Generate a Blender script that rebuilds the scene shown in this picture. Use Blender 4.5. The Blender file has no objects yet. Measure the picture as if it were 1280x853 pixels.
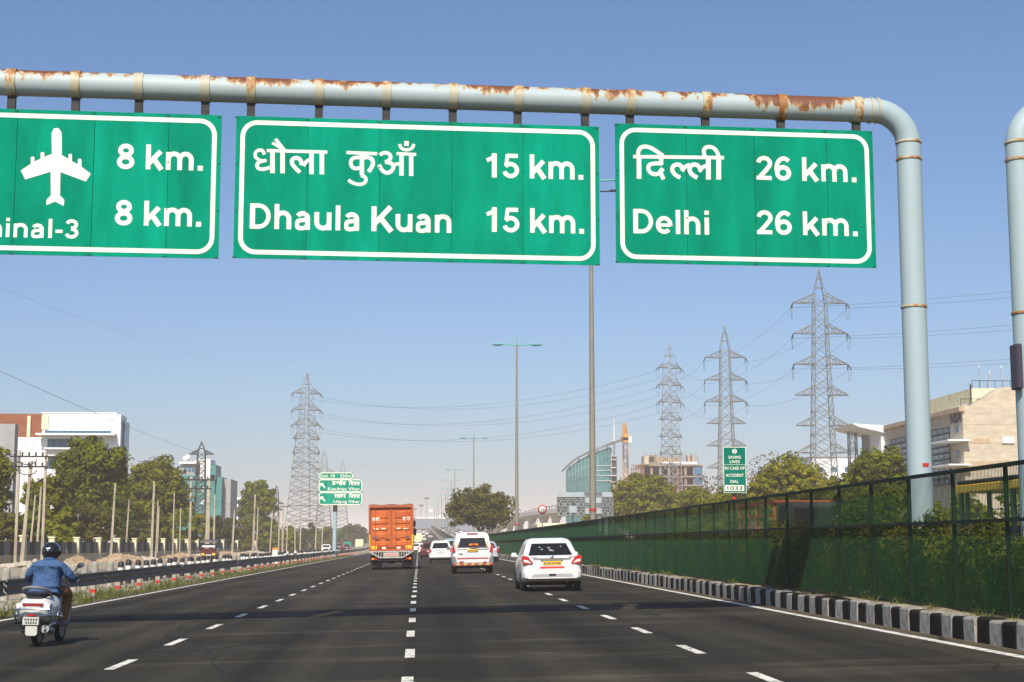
import bpy, bmesh, math, random
import numpy as np
from mathutils import Vector, Matrix
random.seed(7); rng = np.random.default_rng(7)
S = bpy.context.scene
COL = S.collection
R = math.radians
# ------------------------------------------------------------------ camera
FOC, CX, CY = 1950.0, 640.0, 426.5
EYE = Vector((0.0, 0.0, 1.39))
PITCH = math.atan(253.5 / FOC); YAW = math.atan(117.0 / FOC * math.cos(PITCH))
cam = bpy.data.cameras.new('camera'); camo = bpy.data.objects.new('camera', cam); COL.objects.link(camo)
cam.sensor_width = 36.0; cam.sensor_fit = 'HORIZONTAL'; cam.lens = FOC / 1280.0 * 36.0
cam.clip_start = 0.1; cam.clip_end = 20000
camo.location = EYE; camo.rotation_euler = (math.pi / 2 + PITCH, 0, -YAW)
S.camera = camo
_F = Vector((math.sin(YAW) * math.cos(PITCH), math.cos(YAW) * math.cos(PITCH), math.sin(PITCH)))
_R = Vector((math.cos(YAW), -math.sin(YAW), 0)); _U = _R.cross(_F)
def ray(px, py): return (_F * FOC + _R * (px - CX) + _U * (CY - py))
def P(px, py, Y):                     # the point at distance Y along the road that is seen at pixel (px, py)
    d = ray(px, py); return EYE + d * (Y / d.y)
# ------------------------------------------------------------------ light
SUN_EL, SUN_AZ = R(44), R(190)        # azimuth clockwise from +Y
W = bpy.data.worlds.new("World"); S.world = W; W.use_nodes = True
_n = W.node_tree.nodes; _l = W.node_tree.links; _n.clear()
sky = _n.new('ShaderNodeTexSky'); sky.sky_type = 'NISHITA'; sky.sun_disc = False
sky.sun_elevation = SUN_EL; sky.sun_rotation = SUN_AZ; sky.altitude = 200; sky.air_density = 1.0; sky.dust_density = 2.0; sky.ozone_density = 7.5
bg = _n.new('ShaderNodeBackground'); bg.inputs[1].default_value = 0.118
wo = _n.new('ShaderNodeOutputWorld'); _l.new(sky.outputs[0], bg.inputs[0]); _l.new(bg.outputs[0], wo.inputs[0])
sl = bpy.data.lights.new('sun', 'SUN'); sl.energy = 5.0; sl.angle = R(0.5); sl.color = (1.0, 0.93, 0.82)
so = bpy.data.objects.new('sun', sl); COL.objects.link(so)
_ts = Vector((math.sin(SUN_AZ) * math.cos(SUN_EL), math.cos(SUN_AZ) * math.cos(SUN_EL), math.sin(SUN_EL)))
so.rotation_euler = _ts.to_track_quat('Z', 'Y').to_euler(); so.location = (-20, -60, 80)
S.view_settings.view_transform = 'Standard'; S.view_settings.look = 'None'; S.view_settings.gamma = 1; S.view_settings.exposure = 0.16
S.cycles.max_bounces = 5; S.cycles.diffuse_bounces = 2; S.cycles.volume_bounces = 0; S.cycles.transparent_max_bounces = 8
# ------------------------------------------------------------------ materials
def mat(name, col, rough=0.7, metal=0.0, var=0.0, scale=4.0, col2=None, bump=0.0, bscale=None, detail=4.0, spec=0.5, stretch=None, lo=0.35, hi=0.65, coat=0.0):
    m = bpy.data.materials.new(name); m.use_nodes = True
    nt = m.node_tree; b = nt.nodes['Principled BSDF']
    b.inputs['Roughness'].default_value = rough; b.inputs['Metallic'].default_value = metal
    b.inputs['Specular IOR Level'].default_value = spec
    if coat: b.inputs['Coat Weight'].default_value = coat; b.inputs['Coat Roughness'].default_value = 0.06
    c = (*col, 1)
    b.inputs['Base Color'].default_value = c
    if var or col2 or bump:
        tc = nt.nodes.new('ShaderNodeTexCoord'); vec = tc.outputs['Object']
        if stretch:
            mp = nt.nodes.new('ShaderNodeMapping'); mp.inputs['Scale'].default_value = stretch
            nt.links.new(vec, mp.inputs['Vector']); vec = mp.outputs[0]
        no = nt.nodes.new('ShaderNodeTexNoise'); no.inputs['Scale'].default_value = scale; no.inputs['Detail'].default_value = detail
        no.inputs['Roughness'].default_value = 0.62
        nt.links.new(vec, no.inputs['Vector'])
        if var or col2:
            rp = nt.nodes.new('ShaderNodeValToRGB')
            c2 = col2 if col2 else tuple(x * (1 - var) for x in col)
            c1 = col if col2 else tuple(min(1, x * (1 + var)) for x in col)
            rp.color_ramp.elements[0].position = lo; rp.color_ramp.elements[1].position = hi
            rp.color_ramp.elements[0].color = (*c2, 1); rp.color_ramp.elements[1].color = (*c1, 1)
            nt.links.new(no.outputs[0], rp.inputs[0]); nt.links.new(rp.outputs[0], b.inputs['Base Color'])
        if bump:
            n2 = no
            if bscale:
                n2 = nt.nodes.new('ShaderNodeTexNoise'); n2.inputs['Scale'].default_value = bscale; n2.inputs['Detail'].default_value = 3
                nt.links.new(vec, n2.inputs['Vector'])
            bp = nt.nodes.new('ShaderNodeBump'); bp.inputs['Strength'].default_value = bump; bp.inputs['Distance'].default_value = 0.05
            nt.links.new(n2.outputs[0], bp.inputs['Height']); nt.links.new(bp.outputs[0], b.inputs['Normal'])
    return m
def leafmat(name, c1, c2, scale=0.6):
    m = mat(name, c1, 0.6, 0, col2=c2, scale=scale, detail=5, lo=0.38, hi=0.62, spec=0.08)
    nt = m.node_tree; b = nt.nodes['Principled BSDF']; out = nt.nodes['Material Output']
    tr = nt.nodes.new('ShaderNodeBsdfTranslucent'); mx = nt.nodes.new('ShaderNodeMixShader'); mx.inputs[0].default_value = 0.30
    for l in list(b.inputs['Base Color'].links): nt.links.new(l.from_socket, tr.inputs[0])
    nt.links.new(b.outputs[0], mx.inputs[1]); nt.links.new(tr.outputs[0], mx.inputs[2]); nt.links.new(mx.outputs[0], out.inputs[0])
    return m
def rustmat(name, paint, rust, amount=0.0, topbias=0.30):
    # chipped paint over rust; rust gathers along the top of the pipe (rain), in ragged patches
    m = bpy.data.materials.new(name); m.use_nodes = True; nt = m.node_tree; b = nt.nodes['Principled BSDF']; L = nt.links.new
    tc = nt.nodes.new('ShaderNodeTexCoord'); ge = nt.nodes.new('ShaderNodeNewGeometry')
    sx = nt.nodes.new('ShaderNodeSeparateXYZ'); L(ge.outputs['Normal'], sx.inputs[0])
    n1 = nt.nodes.new('ShaderNodeTexNoise'); n1.inputs['Scale'].default_value = 0.55; n1.inputs['Detail'].default_value = 2; L(tc.outputs['Object'], n1.inputs['Vector'])
    mp = nt.nodes.new('ShaderNodeMapping'); mp.inputs['Scale'].default_value = (1.0, 1.0, 0.45); L(tc.outputs['Object'], mp.inputs[0])
    n2 = nt.nodes.new('ShaderNodeTexNoise'); n2.inputs['Scale'].default_value = 6; n2.inputs['Detail'].default_value = 7; n2.inputs['Roughness'].default_value = 0.7; L(mp.outputs[0], n2.inputs['Vector'])
    a = nt.nodes.new('ShaderNodeMath'); a.operation = 'MULTIPLY_ADD'; a.inputs[1].default_value = topbias; L(sx.outputs['Z'], a.inputs[0]); L(n2.outputs[0], a.inputs[2])
    c = nt.nodes.new('ShaderNodeMath'); c.operation = 'MULTIPLY_ADD'; c.inputs[1].default_value = 1.15; L(n1.outputs[0], c.inputs[0]); L(a.outputs[0], c.inputs[2])
    rp = nt.nodes.new('ShaderNodeValToRGB'); e = rp.color_ramp.elements
    t = 1.30 - amount
    m3 = nt.nodes.new('ShaderNodeMapping'); m3.inputs['Scale'].default_value = (9, 9, 0.5); L(tc.outputs['Object'], m3.inputs[0])
    n3 = nt.nodes.new('ShaderNodeTexNoise'); n3.inputs['Scale'].default_value = 1.0; n3.inputs['Detail'].default_value = 3; L(m3.outputs[0], n3.inputs['Vector'])
    c0 = c; c = nt.nodes.new('ShaderNodeMath'); c.operation = 'MULTIPLY_ADD'; c.inputs[1].default_value = 0.44; L(n3.outputs[0], c.inputs[0])
    c1 = nt.nodes.new('ShaderNodeMath'); c1.operation = 'ADD'; c1.inputs[1].default_value = -0.22; L(c0.outputs[0], c1.inputs[0]); L(c1.outputs[0], c.inputs[2])
    e[0].position = 0.0; e[0].color = (*paint, 1)
    e[1].position = 1.0; e[1].color = (*rust, 1)
    sc = nt.nodes.new('ShaderNodeMapRange'); sc.inputs['From Min'].default_value = t; sc.inputs['From Max'].default_value = t + 0.19; L(c.outputs[0], sc.inputs[0])
    x = rp.color_ramp.elements.new(0.30); x.color = (paint[0] * 1.05, paint[1] * 0.92, paint[2] * 0.7, 1)
    x = rp.color_ramp.elements.new(0.55); x.color = (0.36, 0.17, 0.05, 1)
    L(sc.outputs[0], rp.inputs[0]); L(rp.outputs[0], b.inputs['Base Color']); b.inputs['Roughness'].default_value = 0.55
    bp = nt.nodes.new('ShaderNodeBump'); bp.inputs['Strength'].default_value = 0.25; bp.inputs['Distance'].default_value = 0.01; L(n2.outputs[0], bp.inputs['Height']); L(bp.outputs[0], b.inputs['Normal'])
    return m
M = {}
M['asphalt'] = None
M['line'] = mat('road_paint', (0.70, 0.67, 0.58), 0.8, col2=(0.16, 0.15, 0.13), scale=7, lo=0.36, hi=0.50, detail=9)
M['kerb_white'] = mat('kerb_white', (0.46, 0.435, 0.39), 0.9, col2=(0.22, 0.20, 0.165), scale=4, lo=0.36, hi=0.62, detail=8, bump=0.3)
M['kerb_black'] = mat('kerb_black', (0.013, 0.012, 0.011), 0.9, spec=0.1, var=0.4, scale=6, bump=0.3)
M['soil'] = mat('soil', (0.33, 0.26, 0.17), 0.95, col2=(0.19, 0.15, 0.09), scale=0.9, bump=0.5, bscale=7, detail=7)
M['dust'] = mat('dusty_ground', (0.36, 0.30, 0.22), 0.95, col2=(0.24, 0.20, 0.13), scale=0.25, bump=0.4, bscale=3, detail=8)
M['service'] = mat('service_road', (0.20, 0.18, 0.155), 0.9, col2=(0.13, 0.12, 0.105), scale=0.6, detail=7)
M['concrete'] = mat('concrete', (0.40, 0.37, 0.31), 0.85, col2=(0.27, 0.25, 0.20), scale=2.0, bump=0.2, detail=6)
M['pole_conc'] = mat('pole_concrete', (0.46, 0.39, 0.28), 0.9, col2=(0.29, 0.24, 0.165), scale=1.2, stretch=(3, 3, 0.6))
M['cream'] = mat('cream_paint', (0.72, 0.66, 0.42), 0.8, var=0.15, scale=1.5)
M['white'] = mat('white_paint', (0.68, 0.66, 0.61), 0.7, var=0.12, scale=0.8)
M['bumperwhite'] = mat('worn_white', (0.42, 0.40, 0.35), 0.8, var=0.3, scale=6)
M['white_wall'] = mat('white_wall', (0.80, 0.79, 0.76), 0.75, var=0.05, scale=0.3)
M['black'] = mat('black_paint', (0.015, 0.015, 0.015), 0.5)
M['rubber'] = mat('rubber', (0.018, 0.017, 0.016), 0.85, var=0.3, scale=20)
M['under'] = mat('underbody', (0.012, 0.012, 0.012), 0.9)
M['carwhite'] = mat('car_white', (0.70, 0.69, 0.66), 0.35, coat=0.4, col2=(0.58, 0.55, 0.49), scale=1.7, lo=0.25, hi=0.5)
M['carsilver'] = mat('car_silver', (0.52, 0.52, 0.52), 0.33, 0.35, coat=0.6, var=0.06, scale=2)
M['carred'] = mat('car_red', (0.09, 0.012, 0.012), 0.35, coat=0.6, var=0.1, scale=2)
M['carteal'] = mat('car_teal', (0.20, 0.27, 0.28), 0.35, 0.2, coat=0.5, var=0.1, scale=2)
M['glass'] = mat('dark_glass', (0.010, 0.011, 0.011), 0.06, spec=0.35)
M['chrome'] = mat('chrome', (0.6, 0.6, 0.6), 0.18, 1.0)
M['steel'] = mat('dull_steel', (0.30, 0.30, 0.29), 0.45, 0.7, var=0.2, scale=5)
M['rail'] = mat('rail_steel', (0.10, 0.094, 0.085), 0.6, 0.4, col2=(0.055, 0.05, 0.045), scale=0.8, detail=6)
M['lampred'] = mat('tail_lamp_red', (0.50, 0.010, 0.012), 0.18, coat=1.0, var=0.1, scale=12)
M['scoot_lamp'] = mat('scooter_tail_lamp', (0.24, 0.012, 0.012), 0.2, coat=1.0)
M['lampclear'] = mat('lamp_clear', (0.75, 0.72, 0.70), 0.15, coat=1.0)
M['amber'] = mat('lamp_amber', (0.75, 0.26, 0.02), 0.2, coat=1.0)
M['tapered'] = mat('red_tape', (0.65, 0.035, 0.02), 0.5)
M['yellow'] = mat('yellow_paint', (0.80, 0.50, 0.02), 0.5)
M['plate_w'] = mat('plate_white', (0.52, 0.51, 0.45), 0.6)
M['orange'] = mat('container_orange', (0.61, 0.138, 0.015), 0.6, col2=(0.44, 0.092, 0.013), scale=1.6, detail=7, bump=0.08)
M['orange_d'] = mat('orange_dark', (0.40, 0.085, 0.018), 0.6, var=0.2, scale=2)
M['tarp'] = mat('brown_tarp', (0.20, 0.065, 0.025), 0.8, var=0.3, scale=3, bump=0.4)
M['sign'] = mat('sign_green', (0.0, 0.285, 0.168), 0.6, bump=0.12, bscale=0.7, col2=(0.0, 0.195, 0.112), scale=0.9, detail=7, spec=0.03, stretch=(2.2, 2.2, 0.6))
M['sign_b'] = mat('sign_green_light', (0.0, 0.325, 0.195), 0.6, bump=0.12, bscale=0.7, col2=(0.0, 0.215, 0.128), scale=1.0, detail=7, spec=0.03, stretch=(2.2, 2.2, 0.5))
M['sign_d'] = mat('sign_green_dark', (0.0, 0.160, 0.105), 0.6, spec=0.12, var=0.1, scale=2)
M['signtext'] = mat('sign_white', (0.80, 0.76, 0.63), 0.6, var=0.07, scale=3)
M['signback'] = mat('sign_back', (0.42, 0.46, 0.46), 0.5, 0.4, var=0.1, scale=1)
M['seam'] = mat('seam_dark', (0.0, 0.06, 0.035), 0.8)
M['pipe'] = rustmat('pipe_top_rusty', (0.36, 0.43, 0.43), (0.145, 0.048, 0.018), 0.15)
M['pole'] = rustmat('pipe_pole', (0.33, 0.42, 0.435), (0.22, 0.09, 0.04), -0.10, 0.05)
M['clamp'] = rustmat('clamp_cream', (0.42, 0.39, 0.28), (0.30, 0.125, 0.03), 0.27, 0.12)
M['hanger'] = mat('hanger_dark', (0.035, 0.033, 0.03), 0.8, var=0.3, scale=8)
M['exitpole'] = mat('exit_pole', (0.32, 0.45, 0.47), 0.5, var=0.1, scale=2)
M['fence'] = mat('fence_green', (0.0038, 0.046, 0.0135), 0.65, spec=0.2, var=0.2, scale=1.2)
M['fence_d'] = mat('fence_dark', (0.010, 0.022, 0.010), 0.7, spec=0.2, var=0.3, scale=2)
M['galv'] = mat('galvanised', (0.215, 0.22, 0.21), 0.6, 0.0, var=0.12, scale=0.7)
M['galv_d'] = mat('dark_lattice', (0.11, 0.11, 0.10), 0.7, 0.2)
M['wire'] = mat('wire', (0.07, 0.07, 0.07), 0.6)
M['lamppole'] = mat('lamp_pole', (0.23, 0.215, 0.165), 0.6, 0.1, var=0.12, scale=0.6)
M['lamphead'] = mat('lamp_teal', (0.10, 0.40, 0.34), 0.45)
M['lampdark'] = mat('lamp_dark', (0.05, 0.06, 0.06), 0.5)
M['bark'] = mat('bark', (0.12, 0.085, 0.055), 0.95, var=0.35, scale=4, bump=0.5)
M['leafA'] = leafmat('leaf_olive', (0.235, 0.222, 0.010), (0.105, 0.120, 0.008))
M['leafB'] = leafmat('leaf_green', (0.190, 0.200, 0.010), (0.078, 0.104, 0.008))
M['leafY'] = leafmat('leaf_yellow', (0.38, 0.32, 0.018), (0.19, 0.19, 0.012), 0.9)
M['leafD'] = leafmat('leaf_dark', (0.085, 0.10, 0.016), (0.040, 0.055, 0.010))
M['leafT'] = leafmat('leaf_brownish', (0.165, 0.150, 0.020), (0.085, 0.085, 0.013))
M['leafBare'] = leafmat('leaf_dry', (0.17, 0.10, 0.05), (0.09, 0.055, 0.03))
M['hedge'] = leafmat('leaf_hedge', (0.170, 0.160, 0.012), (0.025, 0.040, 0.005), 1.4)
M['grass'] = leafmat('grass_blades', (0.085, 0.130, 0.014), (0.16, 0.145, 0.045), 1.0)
M['brick'] = mat('brick_red', (0.30, 0.10, 0.045), 0.9, col2=(0.22, 0.075, 0.035), scale=1.0)
M['bglass'] = mat('blue_glass', (0.05, 0.125, 0.20), 0.2, spec=0.5, var=0.3, scale=0.3)
M['gglass'] = mat('grid_glass', (0.07, 0.11, 0.12), 0.2, spec=0.4, var=0.2, scale=0.5)
M['tglass'] = mat('teal_glass', (0.055, 0.20, 0.20), 0.18, spec=0.5, var=0.08, scale=0.08)
M['teal_wall'] = mat('teal_wall', (0.05, 0.22, 0.19), 0.5, var=0.15, scale=0.3)
M['beige'] = mat('beige_stone', (0.56, 0.48, 0.35), 0.9, col2=(0.43, 0.36, 0.26), scale=0.8, detail=9, stretch=(1, 1, 2.5))
M['beige_d'] = mat('beige_patch', (0.46, 0.33, 0.21), 0.85, var=0.15, scale=0.6)
M['grey_wall'] = mat('grey_wall', (0.33, 0.33, 0.32), 0.8, var=0.1, scale=0.5)
M['raw'] = mat('raw_concrete', (0.33, 0.26, 0.19), 0.9, col2=(0.21, 0.165, 0.12), scale=0.5)
M['scaff'] = mat('scaffold_brown', (0.25, 0.12, 0.07), 0.8, var=0.2)
M['crane'] = mat('crane_orange', (0.60, 0.27, 0.04), 0.5)
M['viaduct'] = mat('viaduct_concrete', (0.66, 0.60, 0.50), 0.85, var=0.1, scale=0.3)
M['denim'] = mat('denim_blue', (0.045, 0.105, 0.235), 0.85, col2=(0.028, 0.070, 0.165), scale=7, bump=0.9, bscale=9)
M['trouser'] = mat('brown_trousers', (0.21, 0.095, 0.028), 0.85, var=0.25, scale=8, bump=0.3)
M['skin'] = mat('skin', (0.22, 0.105, 0.06), 0.6)
M['helmet'] = mat('helmet_black', (0.010, 0.010, 0.010), 0.16, coat=0.8)
M['seatblack'] = mat('seat_vinyl', (0.018, 0.018, 0.018), 0.5)
M['scooter'] = mat('scooter_white', (0.56, 0.565, 0.55), 0.32, coat=0.5, var=0.05, scale=4)
M['plasticgrey'] = mat('plastic_grey', (0.16, 0.16, 0.165), 0.5)
M['wallbase'] = mat('wall_base', (0.52, 0.44, 0.29), 0.9, col2=(0.36, 0.30, 0.19), scale=0.6, detail=7)
M['screen_grey'] = mat('screen_grey', (0.15, 0.14, 0.125), 0.9, var=0.35, scale=1.2, stretch=(8, 8, 0.5))
M['screen_green'] = mat('screen_green', (0.012, 0.028, 0.018), 0.9, var=0.3, scale=1)
M['rubble_w'] = mat('rubble_white', (0.54, 0.48, 0.39), 0.95, col2=(0.36, 0.30, 0.21), scale=1.2, bump=0.6, bscale=5)
M['rubble_b'] = mat('rubble_brown', (0.42, 0.30, 0.18), 0.95, col2=(0.28, 0.20, 0.12), scale=1.6, bump=0.6, bscale=5)
M['redband'] = mat('red_band', (0.48, 0.030, 0.016), 0.5)
M['darkbox'] = mat('dark_purple_box', (0.045, 0.035, 0.055), 0.5)
# ------------------------------------------------------------------ mesh builder
class MB:
    def __init__(s): s.v = []; s.f = []; s.m = []; s.sm = []
    def add(s, vs, fs, mi=0, smooth=False):
        o = len(s.v); s.v.extend([tuple(v) for v in vs])
        for f in fs: s.f.append([i + o for i in f]); s.m.append(mi); s.sm.append(smooth)
    def box(s, c, d, mi=0, rz=0.0, taper=1.0):
        x, y, z = (k / 2 for k in d); t = taper
        vs = [(-x, -y, -z), (x, -y, -z), (x, y, -z), (-x, y, -z), (-x * t, -y * t, z), (x * t, -y * t, z), (x * t, y * t, z), (-x * t, y * t, z)]
        ca, sa = math.cos(rz), math.sin(rz)
        vs = [(c[0] + a * ca - b * sa, c[1] + a * sa + b * ca, c[2] + e) for a, b, e in vs]
        s.add(vs, [(0, 3, 2, 1), (4, 5, 6, 7), (0, 1, 5, 4), (1, 2, 6, 5), (2, 3, 7, 6), (3, 0, 4, 7)], mi)
    def bbox(s, c, d, b=0.02, mi=0):       # box with chamfered edges
        x, y, z = (k / 2 for k in d); b = min(b, x * .9, y * .9, z * .9)
        vs = []; 
        for sx in (-1, 1):
            for sy in (-1, 1):
                for sz in (-1, 1):
                    vs += [(c[0] + sx * x, c[1] + sy * (y - b), c[2] + sz * (z - b)), (c[0] + sx * (x - b), c[1] + sy * y, c[2] + sz * (z - b)), (c[0] + sx * (x - b), c[1] + sy * (y - b), c[2] + sz * z)]
        bm = bmesh.new(); [bm.verts.new(v) for v in vs]; r = bmesh.ops.convex_hull(bm, input=bm.verts)
        bm.verts.index_update(); fs = [[v.index for v in f.verts] for f in bm.faces]; vv = [v.co[:] for v in bm.verts]; bm.free()
        s.add(vv, fs, mi)
    def tube(s, pts, rad, n=8, mi=0, smooth=True, caps=True):
        pts = [Vector(p) for p in pts]; k = len(pts)
        if not hasattr(rad, '__len__'): rad = [rad] * k
        rings = []; up = None
        for i, p in enumerate(pts):
            t = (pts[min(i + 1, k - 1)] - pts[max(i - 1, 0)]).normalized()
            if up is None: up = Vector((0, 0, 1)) if abs(t.z) < 0.9 else Vector((1, 0, 0))
            a = t.cross(up).normalized(); b = a.cross(t).normalized(); up = b
            rings += [p + (a * math.cos(2 * math.pi * j / n) + b * math.sin(2 * math.pi * j / n)) * rad[i] for j in range(n)]
        fs = []
        for i in range(k - 1):
            for j in range(n):
                fs.append((i * n + j, (i + 1) * n + j, (i + 1) * n + (j + 1) % n, i * n + (j + 1) % n))
        s.add(rings, fs, mi, smooth)
        if caps:
            s.add(rings[:n], [tuple(range(n))], mi); s.add(rings[-n:], [tuple(reversed(range(n)))], mi)
    def bar(s, a, b, w, mi=0):             # square bar, 4 sides, open ends
        s.tube([a, b], w * 0.707, 4, mi, False, False)
    def loft(s, rings, mi=0, smooth=True, caps=True, closed=True):
        n = len(rings[0]); vs = [v for r in rings for v in r]; fs = []
        for i in range(len(rings) - 1):
            for j in range(n if closed else n - 1):
                fs.append((i * n + j, i * n + (j + 1) % n, (i + 1) * n + (j + 1) % n, (i + 1) * n + j))
        s.add(vs, fs, mi, smooth)
        if caps:
            s.add(rings[0], [tuple(reversed(range(n)))], mi); s.add(rings[-1], [tuple(range(n))], mi)
    def lathe(s, prof, c=(0, 0, 0), n=16, axis='z', mi=0, smooth=True):
        rings = []
        for r, h in prof:
            ring = []
            for j in range(n):
                a = 2 * math.pi * j / n; u, w = r * math.cos(a), r * math.sin(a)
                q = (u, w, h) if axis == 'z' else ((h, u, w) if axis == 'x' else (w, h, u))
                ring.append((c[0] + q[0], c[1] + q[1], c[2] + q[2]))
            rings.append(ring)
        s.loft(rings, mi, smooth)
    def prism(s, poly, fn, d0, d1, mi=0):  # polygon (u,w) extruded between depths; fn(u,w,d)->xyz
        n = len(poly); a = [fn(u, w, d0) for u, w in poly]; b = [fn(u, w, d1) for u, w in poly]
        s.add(a + b, [tuple(range(n)), tuple(reversed(range(n, 2 * n)))] + [(i, i + n, (i + 1) % n + n, (i + 1) % n) for i in range(n)], mi)
    def quads(s, arr, mi=0):
        arr = np.asarray(arr); o = len(s.v); n = len(arr)
        s.v.extend(map(tuple, arr.reshape(-1, 3).tolist()))
        s.f.extend([[o + 4 * i, o + 4 * i + 1, o + 4 * i + 2, o + 4 * i + 3] for i in range(n)]); s.m.extend([mi] * n); s.sm.extend([False] * n)
    def mesh(s, name, mats):
        me = bpy.data.meshes.new(name); me.from_pydata(s.v, [], s.f)
        for m in (mats if isinstance(mats, (list, tuple)) else [mats]): me.materials.append(M[m] if isinstance(m, str) else m)
        me.polygons.foreach_set('material_index', s.m); me.polygons.foreach_set('use_smooth', s.sm); me.update()
        return me
    def fix(s):                             # outward normals
        return s
    def build(s, name, mats, parent=None, loc=None, rz=0.0):
        return put(name, s.mesh(name, mats), parent, loc, rz)
def put(name, me, parent=None, loc=None, rz=0.0):
    o = bpy.data.objects.new(name, me); COL.objects.link(o)
    if parent: o.parent = parent
    if loc is not None: o.location = loc
    if rz: o.rotation_euler = (0, 0, rz)
    return o
def recalc(me):
    bm = bmesh.new(); bm.from_mesh(me); bmesh.ops.recalc_face_normals(bm, faces=bm.faces); bm.to_mesh(me); bm.free(); return me
def tag(o, label=None, cat=None, group=None, kind=None):
    if label: o['label'] = label
    if cat: o['category'] = cat
    if group: o['group'] = group
    if kind: o['kind'] = kind
    return o
def thing(name, label, cat, loc=(0, 0, 0), rz=0.0, group=None):
    o = bpy.data.objects.new(name, None); COL.objects.link(o); o.location = loc; o.rotation_euler = (0, 0, rz); o.empty_display_size = 0.3
    return tag(o, label, cat, group)
def copy_tree(o, parent=None):
    c = o.copy(); COL.objects.link(c)
    if parent: c.parent = parent
    for ch in list(o.children): copy_tree(ch, c)
    return c
def dup(o, loc, rz=0.0, label=None, group=None, scale=None):
    c = copy_tree(o); c.location = loc; c.rotation_euler = (0, 0, rz)
    if label: c['label'] = label
    if group: c['group'] = group
    if scale: c.scale = (scale, scale, scale)
    return c
def prof(Y):                                # height of the road along its length: level, then climbing to a crest
    s, L, y0 = 0.0165, 150.0, 250.0
    if Y < y0: return 0.0
    if Y < y0 + L: return s * (Y - y0) ** 2 / (2 * L)
    if Y < 980: return s * L / 2 + s * (Y - y0 - L)
    z = s * L / 2 + s * (980 - y0 - L); return z - 0.00004 * min(Y - 980, 300) ** 2
def ground(x, Y):                           # crossfall of the carriageway, level verges
    return 0.019 * max(-9.2, min(7.2, x)) + prof(Y) * max(0.0, min(1.0, (x + 22) / 10.0, (40 - x) / 16.0))
# ------------------------------------------------------------------ flat lettering from strokes
def ribbon(path, w, closed=False):
    p = [Vector((a, b)) for a, b in path]; n = len(p); L = []; Rr = []
    for i in range(n):
        if closed: a, b = p[(i - 1) % n], p[(i + 1) % n]; d0 = (p[i] - a).normalized(); d1 = (b - p[i]).normalized()
        else:
            d0 = (p[i] - p[i - 1]).normalized() if i else (p[1] - p[0]).normalized()
            d1 = (p[i + 1] - p[i]).normalized() if i < n - 1 else d0
        t = (d0 + d1)
        t = t.normalized() if t.length > 1e-6 else d0
        nn = Vector((-t.y, t.x)); k = 1 / max(0.45, nn.dot(Vector((-d0.y, d0.x))))
        L.append(p[i] + nn * w / 2 * k); Rr.append(p[i] - nn * w / 2 * k)
    return L, Rr, closed
def smooth_path(pts, it=2):
    for _ in range(it):
        q = [pts[0]]
        for a, b in zip(pts, pts[1:]):
            q += [(a[0] * .75 + b[0] * .25, a[1] * .75 + b[1] * .25), (a[0] * .25 + b[0] * .75, a[1] * .25 + b[1] * .75)]
        q.append(pts[-1]); pts = q
    return pts
def strokes_to(mb, strokes, fn, mi=0, step=0.0002, d0=0.0):
    """strokes: (path, width[, closed]) in 2D; fn(u,w,depth)->xyz; each stroke a hair in front of the last"""
    for k, st in enumerate(strokes):
        L, Rr, cl = ribbon(st[0], st[1], st[2] if len(st) > 2 else False)
        n = len(L); d = d0 + step * (k + 1)
        vs = [fn(a.x, a.y, d) for a in L] + [fn(a.x, a.y, d) for a in Rr]
        fs = [(i, i + n, (i + 1) % n + n, (i + 1) % n) for i in range(n if cl else n - 1)]
        mb.add(vs, fs, mi)
def arc(cx, cy, rx, ry, a0, a1, n=12):
    return [(cx + rx * math.cos(R(a0 + (a1 - a0) * i / n)), cy + ry * math.sin(R(a0 + (a1 - a0) * i / n))) for i in range(n + 1)]
SW = 0.185
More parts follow.
